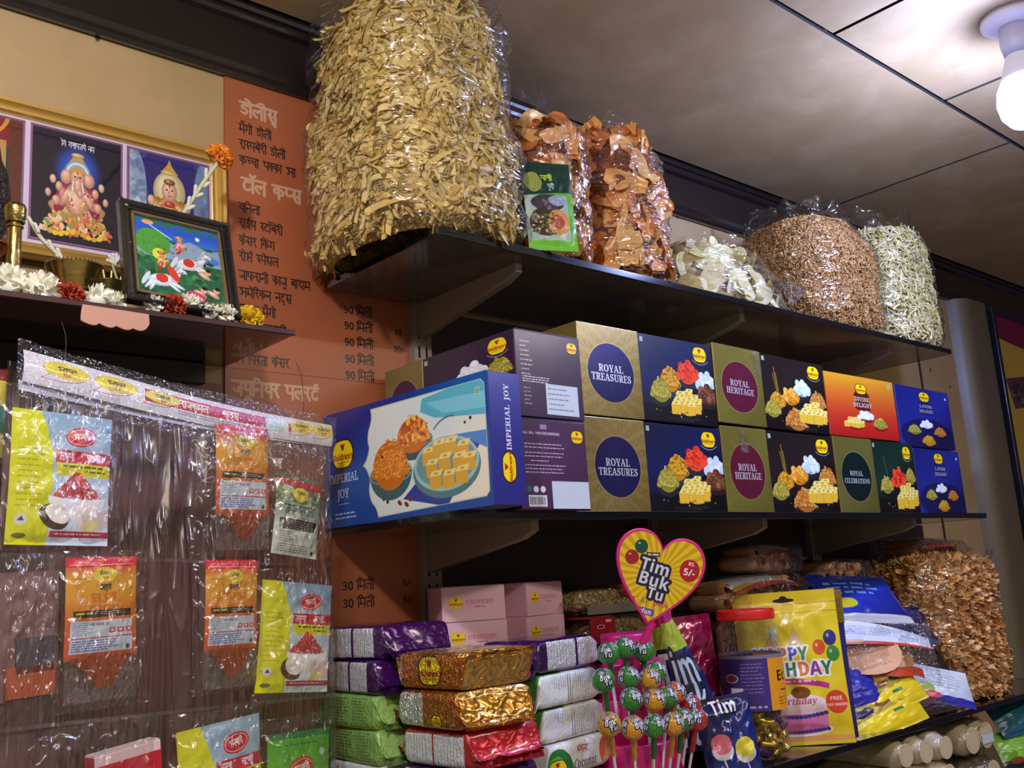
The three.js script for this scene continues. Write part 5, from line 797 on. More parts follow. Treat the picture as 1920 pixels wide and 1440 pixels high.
giftBox('gold and dark green gift box with round green emblem', [1.713, 2.029, 1.698, 1.848, 0.291, 0.22], T.celebrationPhoto, 0x141c18, T.celebrationGold, 0.146);
giftBox('yellow to red shaded gift box on top of the green one', [1.712, 1.984, 1.8495, 1.979, 0.29, 0.2], T.divine, 0x9a4a1c, null, 0);
giftBox('upper of the two small royal blue gift boxes at the right end', [1.992, 2.239, 1.842, 1.977, 0.29, 0.2], T.lavish, 0x1c226a, null, 0);
giftBox('lower of the two small royal blue gift boxes, on the shelf', [2.033, 2.245, 1.698, 1.8405, 0.291, 0.2], T.lavish, 0x1c226a, null, 0);
// two purple boxes set end-on: printed back toward the room, photo side facing left
function endOnBox(label, y0, y1, back, turn) {
  const x0 = 0.8645, x1 = 0.991, zf = 0.331, len = 0.305, w = x1 - x0, h = y1 - y0;
  const t = thing('gift_box', label, 'box', [(x0 + x1) / 2, y0, zf - len / 2], [0, turn, 0]);
  const base = plainCard(0x3a2148), pm = print(T.purplePhoto, 0.28), gm = goldCard(T.purpleGold);
  part('carton', carton(w, h - 0.001, len), base, t, [0, (h - 0.001) / 2, 0]);
  part('back_print', rbox(w - 0.001, h - 0.002, 0.0012, 0.0004), six(print(back, 0.28), base), t, [0, h / 2 - 0.0004, len / 2]);
  part('photo_panel', rbox(0.0012, h - 0.002, 0.206, 0.0004), six(base, base, { nx: pm }), t, [-w / 2, h / 2 - 0.0004, len / 2 - 0.103]);
  part('gold_sleeve', rbox(w + 0.0026, h - 0.0005, 0.099, 0.0012), six(gm, plainCard(0x8a7a3c), { nx: gm }), t, [0, h / 2 - 0.0002, -len / 2 + 0.0496]);
  part('lid_flap', rbox(w * 0.97, 0.0012, 0.2, 0.0004), plainCard(0x2a1834), t, [0, h - 0.0002, len / 2 - 0.1]);
}
endOnBox('purple gift box standing end-on with a pale price sticker, upper of two', 1.8225, 1.944, T.purpleBack, 0.01);
endOnBox('purple gift box standing end-on with licence text and barcode, lower of two', 1.698, 1.8205, T.purpleBackLow, -0.01);
{ // the large blue box at the left end of the shelf, broad face to the left
  const L = 0.363, h = 0.170, d = 0.056, t = thing('gift_box', 'large blue gift box with three bowls of sweets on a cream panel', 'box', [0.797, 1.698, 0.191], [0, 0.055, 0]);
  const base = plainCard(0x25307e), face = print(T.imperial, 0.22);
  part('carton', carton(d - 0.001, h - 0.001, L - 0.001), base, t, [0, h / 2, 0]);
  part('photo_panel', rbox(0.0014, h - 0.001, L, 0.0005), six(base, base, { nx: face }), t, [-d / 2 - 0.0002, h / 2, 0]);
  part('spine_print', rbox(d - 0.001, h - 0.002, 0.0012, 0.0004), six(print(T.imperialSpine, 0.25), base), t, [0, h / 2, L / 2]);
  part('lid_flap', rbox(d * 0.96, 0.0012, L * 0.98, 0.0004), base, t, [0, h, 0]);
}
// ---------- snack bags on the top shelf ----------
const TOP = 2.0795;
const filmClear = film(rep(creaseTex, 1, 1.2), 0.006), filmSoft = film(rep(crumpleTex, 1.2, 1), 0.003), filmTight = film(rep(creaseTex, 2, 1), 0.004);
function sack(name, label, pos, o, filmMat, fillColor, turn = 0) {
  const t = thing(name, label, 'snack bag', pos, [0, turn, 0]);
  part('film_bag', sackFilmGeo(o), filmMat, t);
  if (fillColor !== null) part('fill', sackFillGeo(o, 0.905), std(fillColor, 0.8, 0, { bumpMap: rep(crumpleTex, 4, 4), bumpScale: 0.01 }), t);
  return t;
}
function ribbon(len, w, th, curl, twist, seg = 14) { // curled flat strip lying in the xz plane
  const g = grid(4, seg, (u, v, p) => { const a = u * TAU, s = v - 0.5, c = Math.sin(v * Math.PI) * 0.2 + 0.8, ca = Math.cos(a) * w / 2 * c, sa = Math.sin(a) * th / 2, k = curl * s; const x = curl ? Math.sin(k) / curl * len : s * len, y0 = curl ? (1 - Math.cos(k)) / curl * len : 0, y = y0 * 0.35; const tw = twist * s; p.set(x + ca * 0.2 * Math.sin(k), y * 0.55 + sa * Math.cos(tw) + ca * Math.sin(tw), ca * Math.cos(tw) + y0 * 0.9); });
  return g;
}
const strips = [ribbon(0.05, 0.0085, 0.0034, 2.6, 1.2), ribbon(0.044, 0.0095, 0.0034, -3.2, -1.6), ribbon(0.056, 0.0075, 0.0034, 1.4, 2.2), ribbon(0.04, 0.011, 0.004, 4.0, 0.8), ribbon(0.024, 0.012, 0.005, 2.4, 0.5, 8), ribbon(0.02, 0.011, 0.005, -1.6, 1.0, 8), ribbon(0.064, 0.010, 0.0036, 1.0, 1.4)];
{
  const o = { ax: 0.130, az: 0.156, h: 0.405, s: 1.3, n: 3.1, fill: 0.915, dome: 0.03, topK: 0.9, shoulder: 0.8, lump: 0.009, minY: 0.026, taper: 0.1 };
  const t = sack('snack_sack', 'huge clear sack of pale yellow fried strips on the top shelf', [0.825, TOP, 0.17], o, filmClear, 0xc4a860);
  fillCopies('fried_strips', strips, std(0xffffff, 0.55), t, o, 5200, 0.905, [0xdcc272, 0xe4cc82, 0xd0b25c, 0xe0c67a, 0xc4a24c], [0.8, 1.25], 0.3);
}
// orange cassava chips: every chip on the outside is a piece of its own
function chipGeo(L, W, bend, s) { return grid(8, 6, (u, v, p) => { const x = (u - 0.5) * L, q = 1 - 0.35 * Math.pow(Math.abs(u - 0.5) * 2, 3), z = (v - 0.5) * W * q; p.set(x, bend * (x * x / L * 2.2) + 0.004 * noise3(u * 2 + s, v * 2, s) + 0.1 * bend * z, z); }); }
const chipShapes = [[0.052, 0.03, 0.22, 1], [0.045, 0.034, -0.16, 2], [0.06, 0.026, 0.14, 3], [0.042, 0.038, 0.26, 4]].map((a) => { const g = chipGeo(...a), b = g.clone(); b.index.array.reverse(); b.translate(0, -0.0014, 0); b.computeVertexNormals(); return mergeGeometries([g, b]); });
const chipMats = [0xdc9444, 0xd48034, 0xe4a858, 0xc8702c, 0xe8b870].map((c) => phys({ color: c, roughness: 0.35, clearcoat: 0.4, clearcoatRoughness: 0.25 }));
function fillPieces(name, geos, ms, parent, o, count, k, sc, tilt) {
  const pos = V(0, 0, 0), nor = V(0, 0, 0);
  for (let i = 0; i < count; i++) { onFill(o, k * rr(0.95, 1.0), pos, nor); pos.y = Math.max(pos.y, o.minY ?? 0.012); const m = part(name, pick(geos), pick(ms), parent); m.position.copy(pos); m.quaternion.copy(orient(nor, rnd() * TAU, rr(-tilt, tilt))); m.scale.setScalar(rr(...sc)); }
}
{
  const o = { ax: 0.07, az: 0.128, h: 0.315, s: 4.2, n: 2.8, fill: 0.74, dome: 0.02, topK: 0.5, shoulder: 0.66, lump: 0.006, flat: 0.35, minY: 0.03 };
  const t = sack('snack_sack', 'narrow clear bag of orange chips with an empty upright neck', [1.041, TOP, 0.175], o, filmSoft, 0xb0601c);
  fillPieces('chip', chipShapes, chipMats, t, o, 170, 0.93, [0.9, 1.25], 0.25);
}
{
  const o = { ax: 0.092, az: 0.132, h: 0.298, s: 7.7, n: 2.6, fill: 0.93, dome: 0.02, topK: 0.68, shoulder: 0.7, lump: 0.009, minY: 0.03 };
  const t = sack('snack_sack', 'plump clear bag of orange chips beside the narrow one', [1.222, TOP, 0.172], o, filmClear, 0xa0521c);
  fillPieces('chip', chipShapes, chipMats, t, o, 230, 0.93, [0.9, 1.3], 0.35);
}
{ // green pouch squeezed between the bags
  const t = solo('snack_pouch', pouchGeo(0.08, 0.142, 0.012, { s: 3, wr: 0.0015 }), [print(T.bulkPouch, 0.25), std(0x2a6a2a, 0.4)], 'green printed pouch squeezed between the huge sack and the orange chips', 'pouch', [0.974, TOP + 0.071, 0.309], [-0.05, -0.36, 0.02]);
}
{ // flat bag of round crisps lying on its side
  const t = thing('crisps_bag', 'low clear bag of large round pale crisps lying on its side', 'snack bag', [1.503, TOP, 0.17]);
  const o = { ax: 0.178, az: 0.13, h: 0.13, s: 9.1, n: 2.6, fill: 0.9, dome: 0.025, topK: 0.7, shoulder: 0.4, lump: 0.01, minY: 0.03 };
  part('film_bag', sackFilmGeo(o), filmSoft, t);
  part('fill', sackFillGeo(o, 0.8), std(0x94804c, 0.7), t);
  const disc = grid(20, 4, (u, v, p) => { const a = u * TAU, r = v * 0.026 * (1 + 0.05 * Math.sin(a * 3)); p.set(Math.cos(a) * r, 9 * r * r * Math.cos(a * 1 + 0.5) + 0.0008 * Math.sin(a * 5) * v, Math.sin(a) * r); });
  const cm = [0xe6dca0, 0xdcd08c, 0xece4b4, 0xd4c680].map((c) => phys({ color: c, roughness: 0.4, clearcoat: 0.2, transmission: 0.15, thickness: 0, side: THREE.DoubleSide }));
  fillPieces('crisp', [disc], cm, t, o, 150, 0.88, [0.62, 0.95], 0.75);
  part('film_end', grid(12, 12, (u, v, p) => p.set(0.125 + u * 0.07, 0.055 + (v - 0.5) * (0.075 * (1 - u)) + 0.006 * noise3(u * 4, v * 4, 2), 0.115 - u * 0.005 + 0.008 * noise3(u * 3, v * 3, 7))), filmSoft, t);
}
const needle = (len, r, b) => tube([[-len / 2, 0, 0], [-len * 0.15, b * len, b * len * 0.5], [len * 0.2, -b * len * 0.3, 0], [len / 2, b * len * 0.4, -b * len]], r, 6, 4);
{
  const o = { ax: 0.15, az: 0.14, h: 0.285, s: 11.4, n: 2.8, fill: 0.88, dome: 0.03, topK: 0.7, shoulder: 0.6, lump: 0.006 };
  const t = sack('snack_sack', 'clear bag of fine orange brown sev on the right half of the top shelf', [1.898, TOP, 0.168], o, filmTight, 0x8a5a28);
  fillCopies('sev_bits', [needle(0.011, 0.0013, 0.2), needle(0.014, 0.0012, 0.1), needle(0.009, 0.0015, 0.3)], std(0xffffff, 0.6), t, o, 15000, 0.935, [0xcc9a58, 0xd8ac70, 0xb88646, 0xc49252, 0x9c6a2c], [0.8, 1.3], 0.5);
}
{
  const o = { ax: 0.118, az: 0.14, h: 0.325, s: 14.9, n: 2.8, fill: 0.86, dome: 0.03, topK: 0.78, shoulder: 0.7, lump: 0.006 };
  const t = sack('snack_sack', 'clear bag of pale straw-like potato sticks at the right end of the top shelf', [2.185, TOP, 0.168], o, filmSoft, 0x8a7a40);
  fillCopies('potato_sticks', [needle(0.036, 0.0019, 0.12), needle(0.03, 0.0018, 0.06), needle(0.042, 0.0018, 0.09)], std(0xffffff, 0.6), t, o, 4200, 0.93, [0xe2d494, 0xd6c67e, 0xeae0ac, 0xc8b468], [0.75, 1.2], 0.3);
}
// ---------- pouch hanger on the left: clear sheet with pockets, hung from a paper strip ----------
const HG = [0.27, 0, 0.205], HA = 12.32 * D2R; // plane origin and turn; u runs along the sheet
const onSheet = (u, y, out = 0) => [HG[0] + Math.cos(HA) * u + Math.sin(HA) * out, y, HG[2] - Math.sin(HA) * u + Math.cos(HA) * out];
{
  const t = thing('pouch_hanger', 'clear plastic pocket hanger under a white paper strip with yellow bubbles', 'hanger', [HG[0], 0, HG[2]], [0, HA, 0]);
  const strip = grid(60, 6, (u, v, p) => { const x = 0.014 + u * 0.434; p.set(x, 1.875 - u * 0.040 - 0.006 * Math.sin(u * Math.PI) - (1 - v) * (0.034 - 0.004 * u), 0.004 + 0.0025 * Math.sin(u * 7) + 0.003 * Math.sin(v * Math.PI)); });
  part('header_strip', withGroups([strip, strip.clone().translate(0, 0, -0.0008)]), [phys({ map: T.strip, roughness: 0.35, clearcoat: 0.6, clearcoatRoughness: 0.1, side: THREE.DoubleSide }), std(0xdcdae2, 0.5)], t);
  part('strip_fold', grid(40, 4, (u, v, p) => { const x = 0.012 + u * 0.434; p.set(x, 1.843 - u * 0.035 - 0.006 * Math.sin(u * Math.PI) - (1 - v) * (0.011 - 0.007 * u), 0.002 - 0.002 * v); }), std(0xb9bdd0, 0.45, 0, { side: THREE.DoubleSide }), t);
  part('clear_sleeve', grid(80, 8, (u, v, p) => { const x = 0.005 + u * 0.448; p.set(x, 1.885 - u * 0.040 - 0.006 * Math.sin(u * Math.PI) - (1 - v) * 0.062, 0.0095 + 0.0025 * noise3(u * 14, v * 2, 4)); }), film(rep(crumpleTex, 3, 0.6), 0.002), t);
  const pleat = (u, v) => { const c = Math.exp(-Math.pow((u - 0.49) / 0.17, 2)); return c * (0.006 * Math.sin((u + 0.05 * Math.sin(v * 4)) * 74 + 1.5 * noise3(u * 2, v * 2, 1)) * (0.4 + v * 0.6)) + 0.004 * noise3(u * 6, v * 5, 3); };
  const sheet = grid(150, 90, (u, v, p) => p.set(0.0 + u * 0.452, lerp(1.30, 1.862 - u * 0.040, v), -0.003 + pleat(u, v)));
  part('back_sheet', sheet, film(rep(pleatTex, 1.2, 0.8), 0.008, { color: 0xece8ea, roughness: 0.24 }), t);
  const front = film(rep(crumpleTex, 0.5, 0.5), 0.0032, { roughness: 0.2 });
  // pocket fronts: three rows of pockets
  const pk = (u0, u1, y0, y1, out, s) => part('film_pocket', grid(34, 40, (u, v, p) => { const e = Math.min(1, Math.min(u, 1 - u) * 7) * Math.min(1, v * 6); p.set(lerp(u0, u1, u), lerp(y0, y1, v), 0.003 + out * e * (0.85 + 0.15 * v) + 0.0022 * noise3(u * 4 + s, v * 5, s) + 0.003 * ridge(noise3(u * 7 - s, v * 3, s * 2)) * e); }), front, t);
  pk(-0.012, 0.128, 1.666, 1.836, 0.019, 1); pk(0.222, 0.342, 1.655, 1.815, 0.014, 2); pk(0.334, 0.448, 1.645, 1.80, 0.014, 3);
  pk(-0.012, 0.062, 1.49, 1.662, 0.016, 4); pk(0.056, 0.168, 1.50, 1.664, 0.016, 5); pk(0.225, 0.325, 1.498, 1.652, 0.015, 6); pk(0.312, 0.446, 1.476, 1.64, 0.018, 7);
  pk(-0.01, 0.185, 1.31, 1.49, 0.026, 8); pk(0.195, 0.326, 1.31, 1.482, 0.018, 9); pk(0.32, 0.445, 1.31, 1.46, 0.018, 10);
  for (const y of [1.662, 1.494]) part('seam_weld', grid(90, 2, (u, v, p) => p.set(u * 0.452, y - u * 0.02 + (v - 0.5) * 0.004, 0.0035 + 0.001 * Math.sin(u * 60))), film(rep(crumpleTex, 6, 0.3), 0.002, { roughness: 0.25 }), t);
  for (const u of [0.06, 0.40]) part('hanging_cord', tube([[u, 1.872 - u * 0.09, 0.004], [u + 0.004, 1.90, -0.004], [u + 0.002, 1.921, -0.012]], 0.0005, 10, 5), std(0x3a3634, 0.8), t);
}
function hung(name, label, cat, geo, m, u, y, roll = 0, out = 0.007, tilt = 0) {
  return solo(name, geo, m, label, cat, onSheet(u, y, out), [tilt, HA, roll]);
}
const powderWin = (s) => { // clear bottom of the orange chutney packs: heap of powder below the printed label
  return grid(20, 8, (u, v, p) => { const a = (u - 0.5) * 2; p.set(a * 0.036 * (1 - 0.35 * v * v), -v * 0.033 * (1 - a * a * 0.75), 0.003 * (1 - v) * (1 - a * a) + 0.0016); });
};
const powder = std(0xb4521c, 0.75, 0, { bumpMap: rep(crumpleTex, 2, 2), bumpScale: 0.002, side: THREE.DoubleSide });
function chutneyPack(label, u, y, w, h, roll) {
  const t = thing('chutney_packet', label, 'packet', onSheet(u, y, 0.0065), [0, HA, roll]);
  part('printed_pouch', pouchGeo(w, h, 0.009, { s: u * 30, wr: 0.0012, seal: 0.03 }), [print(T.shenga, 0.22), std(0xc05a24, 0.5)], t, [0, 0.016, 0]);
  part('powder_fill', powderWin(1), powder, t, [0, 0.016 - h / 2 + 0.002, 0.0022]).scale.set(w / 0.082, 1, 1);
  part('clear_base', pouchGeo(w, 0.046, 0.006, { s: 8, wr: 0.001 }), film(rep(crumpleTex, 1, 1), 0.002), t, [0, 0.016 - h / 2 - 0.02, 0.0005]);
}
hung('spice_pouch', 'yellow and blue garlic chutney pouch in the top left pocket', 'pouch', pouchGeo(0.112, 0.140, 0.014, { s: 1, wr: 0.0016, seal: 0.03 }), [print(T.garlic, 0.25), std(0xb8b43a)], 0.058, 1.7405, -0.02);
chutneyPack('orange chutney packet with clear base, topmost of the three', 0.295, 1.747, 0.082, 0.112, 0.0);
hung('spice_pouch', 'small grey green buttermilk masala pouch at the top right of the hanger', 'pouch', pouchGeo(0.076, 0.104, 0.012, { s: 2, wr: 0.0016, seal: 0.03 }), [print(T.taak, 0.25), std(0x8a9a88)], 0.382, 1.707, -0.13);
chutneyPack('orange chutney packet with clear base, left in the middle row', 0.108, 1.589, 0.083, 0.106, 0.01);
chutneyPack('orange chutney packet with clear base, right in the middle row', 0.277, 1.583, 0.077, 0.106, -0.02);
hung('spice_pouch', 'yellow and blue garlic chutney pouch tilted at the right edge of the hanger', 'pouch', pouchGeo(0.118, 0.136, 0.014, { s: 5, wr: 0.002, seal: 0.03 }), [print(T.garlic, 0.25), std(0xb8b43a)], 0.376, 1.554, -0.10);
hung('spice_pouch', 'yellow and blue garlic chutney pouch in the bottom row', 'pouch', pouchGeo(0.116, 0.148, 0.014, { s: 6, wr: 0.0018, seal: 0.03 }), [print(T.garlic, 0.25), std(0xb8b43a)], 0.263, 1.392, 0.055);
hung('spice_pouch', 'bright green masala pouch at the bottom right of the hanger', 'pouch', pouchGeo(0.101, 0.130, 0.014, { s: 7, wr: 0.0016, seal: 0.03 }), [print(T.bhadang, 0.25), std(0x4a9a2a)], 0.377, 1.3735, -0.045);
{
  const t = thing('spice_carton', 'red spice carton with white lettering in the bottom left pocket', 'carton', onSheet(0.139, 1.384, 0.013), [0, HA, 0.09]);
  part('carton', carton(0.078, 0.15, 0.02), six(print(T.sideBox, 0.3), plainCard(0xb8283c), { py: plainCard(0xd8c8cc) }), t); part('tuck_flap', rbox(0.074, 0.001, 0.018, 0.0003), plainCard(0xdcd0d2), t, [0, 0.0756, 0]);
}
{
  const t = thing('faded_packet', 'half hidden brownish packet behind crinkled film at the lower left', 'packet', onSheet(0.03, 1.582, 0.006), [0, HA, 0.03]);
  part('pouch', pouchGeo(0.062, 0.125, 0.009, { s: 9, wr: 0.002 }), [std(0x7a5a52, 0.45), std(0x6a4a44)], t); part('window', rbox(0.04, 0.035, 0.002, 0.0005), std(0x50464c, 0.4), t, [0.004, -0.02, 0.005]); part('foot_band', rbox(0.05, 0.03, 0.002, 0.0005), std(0xa8522a, 0.5), t, [0.0, -0.045, 0.005]);
}
// two more strips of pouches cut off by the left edge
hung('spice_pouch', 'dark green and yellow pickle pouch cut off by the left edge', 'pouch', pouchGeo(0.1, 0.205, 0.014, { s: 12, wr: 0.002 }), [print(T.greenPouchLeft, 0.25), std(0x3a5a3a)], -0.043, 1.752, 0, -0.014);
hung('spice_pouch', 'yellow and red pouch cut off by the left edge, lower down', 'pouch', pouchGeo(0.08, 0.15, 0.012, { s: 13, wr: 0.002 }), [print(T.reelYellow, 0.25), std(0xa8a030)], -0.035, 1.525, 0, -0.012);
// ---------- biscuit packs on the lowest shelf ----------
const LOW = 1.2985;
const foilMats = {};
const foil = (k, rough, metal, bump = 0.0016) => (foilMats[k] ??= phys({ map: T[k], roughness: rough, metalness: metal, clearcoat: 0.7, clearcoatRoughness: 0.1, bumpMap: rep(crumpleTex, 2, 1.4), bumpScale: bump }));
const packGeos = [0, 1, 2, 3].map((s) => flowPackGeo(0.155, 0.0445, 0.118, { s: s * 3.7 + 1, endL: 0.17, endR: 0.12, droop: [-0.4, -0.25, 0.42, -0.3][s], wr: 0.0028 }));
const packGeosX = [0, 1, 2].map((s) => flowPackGeo(0.2, 0.0445, 0.1, { s: s * 2.9 + 20, endL: 0.1, endR: 0.3, droop: -0.6, wr: 0.002 }));
function finGeo(w, s) { return grid(26, 3, (u, v, p) => p.set(0.0015 * Math.sin(u * 40) + 0.004 * noise3(u * 3, v, s), (v - 0.5) * 0.011 + (v > 0.9 ? 0.0011 * (Math.round(u * 52) % 2 ? 1 : -1) : 0), (u - 0.5) * w)); }
function pack(label, k, pos, yaw, g, o = {}) {
  const t = thing('biscuit_pack', label, 'biscuit pack', pos, [0, yaw, 0]);
  const [ro, me] = o.shine ?? [0.3, 0.2], m = foil(k, ro, me, o.bump);
  part('wrapper', g, m, t);
  const L = o.L ?? 0.155, W = o.W ?? 0.108, fm = foilMats[k + 'fin'] ??= phys({ color: o.fin ?? 0x888888, roughness: ro, metalness: Math.min(0.9, me + 0.2), side: THREE.DoubleSide, bumpMap: rep(crumpleTex, 1, 1), bumpScale: 0.002 });
  part('end_fin', finGeo(W, 1), fm, t, [L / 2 - 0.003, (o.droop ?? -0.35) * 0.045, 0], [0, 0, o.droop > 0 ? -0.4 : 0.25]);
  part('end_fin', finGeo(W, 2), fm, t, [-L / 2 + 0.001, (o.droop ?? -0.35) * 0.02, 0], [0, 0, 0.9]);
  return t;
}
const PUR = { shine: [0.2, 0.35], fin: 0x4a1470 }, GOLD = { shine: [0.22, 0.75], fin: 0xc88a2c, bump: 0.003 }, RED = { shine: [0.25, 0.25], fin: 0xa81824 }, GRN = { shine: [0.4, 0.1], fin: 0x8ab05a }, WHT = { shine: [0.4, 0.05], bump: 0.0007, fin: 0xd8e0e2, L: 0.2, W: 0.094 };
{ // left column (long side to the left)
  const x = 0.79, z = 0.112, y = (k) => LOW + 0.0435 * k + 0.022;
  pack('purple biscuit pack on top of the left stack, orange badge on its top', 'packPurpleLabel', [x, y(5), z], -Math.PI / 2 + 0.10, packGeos[0], PUR);
  pack('second purple biscuit pack of the left stack, below the one with the badge', 'packPurpleLabel', [x - 0.002, y(4), z + 0.002], -Math.PI / 2 - 0.03, packGeos[1], PUR);
  pack('upper pale green biscuit pack of the left stack', 'packGreen', [x - 0.004, y(3), z - 0.003], -Math.PI / 2 + 0.02, packGeos[3], GRN);
  pack('lower pale green biscuit pack of the left stack', 'packGreen', [x, y(2), z + 0.003], -Math.PI / 2 - 0.04, packGeos[1], GRN);
  pack('white biscuit pack under the green ones', 'packWhite', [x, y(1), z], -Math.PI / 2, packGeos[3], { ...WHT, L: 0.155, W: 0.108 });
  pack('bottom white biscuit pack of the left stack', 'packWhite', [x, y(0), z], -Math.PI / 2, packGeos[0], { ...WHT, L: 0.155, W: 0.108 });
}
{ // middle column, nearest to the viewer
  const x = 0.806, z = 0.262, y = (k) => LOW + 0.0455 * k + 0.023;
  pack('golden biscuit pack with yellow badge, top of the middle stack', 'packGoldPlain', [x, y(4), z], -Math.PI / 2 + 0.02, packGeos[2], { ...GOLD, droop: 0.4 });
  pack('second golden biscuit pack with a crimped shiny end', 'packGoldLabel', [x - 0.004, y(3), z + 0.002], -Math.PI / 2 - 0.03, packGeos[0], GOLD);
  pack('red biscuit pack with a grey text panel', 'packRed', [x + 0.004, y(2), z + 0.002], -Math.PI / 2 + 0.04, packGeos[1], RED);
  pack('purple biscuit pack under the red one', 'packPurpleLabel', [x, y(1), z], -Math.PI / 2, packGeos[3], PUR);
  pack('green biscuit pack at the foot of the middle stack', 'packGreen', [x, y(0), z], -Math.PI / 2, packGeos[0], GRN);
}
{ // right column, turned a little
  const x = 0.998, z = 0.212, y = (k) => LOW + 0.0455 * k + 0.023, w = { ...PUR, L: 0.2, W: 0.094 };
  pack('purple biscuit pack with two text panels, top of the right stack', 'packPurpleLabel', [x, y(4), z], 0.2, packGeosX[0], w);
  pack('upper white biscuit pack of the right stack with a nutrition panel', 'packWhite', [x - 0.003, y(3), z + 0.002], 0.2, packGeosX[1], WHT);
  pack('lower white biscuit pack of the right stack with a nutrition panel', 'packWhite', [x + 0.004, y(2), z], 0.18, packGeosX[2], WHT);
  pack('white coconut biscuit pack with green corner and biscuit picture', 'packCoco', [x + 0.006, y(1), z + 0.004], 0.17, packGeosX[0], WHT);
  pack('purple biscuit pack at the foot of the right stack', 'packPurpleLabel', [x, y(0), z], 0.18, packGeosX[1], w);
}
// ---------- pink cartons ----------
{
  const pink = plainCard(0xe2b6c8, 0.5), front = print(T.pinkFront, 0.45);
  const first = thing('pink_carton', 'pink carton, top of the left column, with yellow badge', 'carton', [0.957, LOW + 0.255, 0.083], [0, -0.4, 0]);
  part('carton', carton(0.098, 0.0505, 0.088), pink, first, [0, 0.0252, 0]); part('front_print', rbox(0.0975, 0.05, 0.001, 0.0003), six(front, pink), first, [0, 0.0252, 0.0441]); part('lid_flap', rbox(0.095, 0.0008, 0.085, 0.0003), pink, first, [0, 0.0509, 0]);
  const ORD = ['', '', 'third', 'fourth', 'fifth', 'sixth'];
  const LB = [null, 'pink carton, second from the top of the left column'];
  for (let i = 1; i < 6; i++) copyOf(first, [0.957 + (i % 2) * 0.002, LOW + 0.255 - i * 0.051, 0.083], [0, -0.4 - 0.008 * i, 0], LB[i] ?? `pink carton, ${ORD[i]} from the top of the left column, hidden behind biscuit packs`);
  const LR = ['pink carton, top of the right column, turned a little, with yellow badge', 'pink carton, second from the top of the right column'];
  for (let i = 0; i < 6; i++) { const c = copyOf(first, [1.071, LOW + 0.255 - i * 0.051, 0.084], [0, 0.26 - (i % 2) * 0.03, 0], LR[i] ?? `pink carton, ${ORD[i]} from the top of the right column, hidden behind biscuit packs`); c.scale.set(1.08, 1, 1); }
}
// ---------- bags of seeds behind the lollipops ----------
{
  const grain = grid(8, 6, (u, v, p) => { const a = u * TAU, b = v * Math.PI; p.set(0.0045 * Math.cos(b), 0.0018 * Math.sin(b) * Math.sin(a), 0.0022 * Math.sin(b) * Math.cos(a)); });
  const seedFilm = film(rep(creaseTex, 2, 1), 0.003);
  function seedBag(label, pos, yaw, s, redLeft) {
    const t = thing('seed_bag', label, 'bag', pos, [0, yaw, 0]);
    const g = flowPackGeo(0.2, 0.044, 0.1, { s, endL: 0.14, endR: 0.14, wr: 0.003 });
    part('film_wrapper', g, seedFilm, t);
    const o = { ax: 0.078, az: 0.042, h: 0.036, s, n: 2.6, fill: 0.9, dome: 0.004, topK: 0.8, shoulder: 0.5, lump: 0.003 };
    const f = new THREE.Group(); f.name = 'seed_fill'; f.position.set(0, -0.019, 0); t.add(f);
    part('fill', sackFillGeo(o, 0.96), std(0x8a7a48, 0.8), f); fillCopies('seeds', [grain], std(0xffffff, 0.6), f, o, 1500, 1.0, [0xb8a460, 0xc8b878, 0xa08a4a, 0x8a7a3a], [0.8, 1.2], 0.6);
    part('red_label', rbox(0.07, 0.004, 0.09, 0.001), six(std(0x8a1626), std(0x8e1828, 0.3), { py: print(T.seedLabel, 0.25) }), t, [redLeft ? -0.06 : 0.06, 0.0225, 0]); part('red_label_front', rbox(0.06, redLeft ? 0.036 : 0.016, 0.002, 0.0006), print(T.seedLabel, 0.25), t, [redLeft ? -0.055 : 0.055, redLeft ? 0.004 : 0.014, 0.051]);
    part('pale_band', rbox(0.13, 0.014, 0.0012, 0.0004), std(0x7c7a70, 0.5), t, [0, -0.014, 0.0515]);
  }
  const SB = ['clear bag of seeds with a red printed corner on the right, topmost', 'clear bag of seeds with a red end on the left, below the topmost'];
  seedBag(SB[0], [1.222, 1.568, 0.09], 0.03, 31, false); seedBag(SB[1], [1.236, 1.52, 0.10], 0.03, 35, true);
  const c = thing('brown_carton', 'plain brown carton hidden behind the lollipop stand, under the seed bags', 'carton', [1.235, LOW, 0.095]); part('carton', carton(0.2, 0.196, 0.1), std(0x6a4a30, 0.8), c, [0, 0.098, 0]); part('lid_flap', rbox(0.19, 0.001, 0.09, 0.0004), std(0x7a5838, 0.8), c, [0, 0.1965, 0]);
}
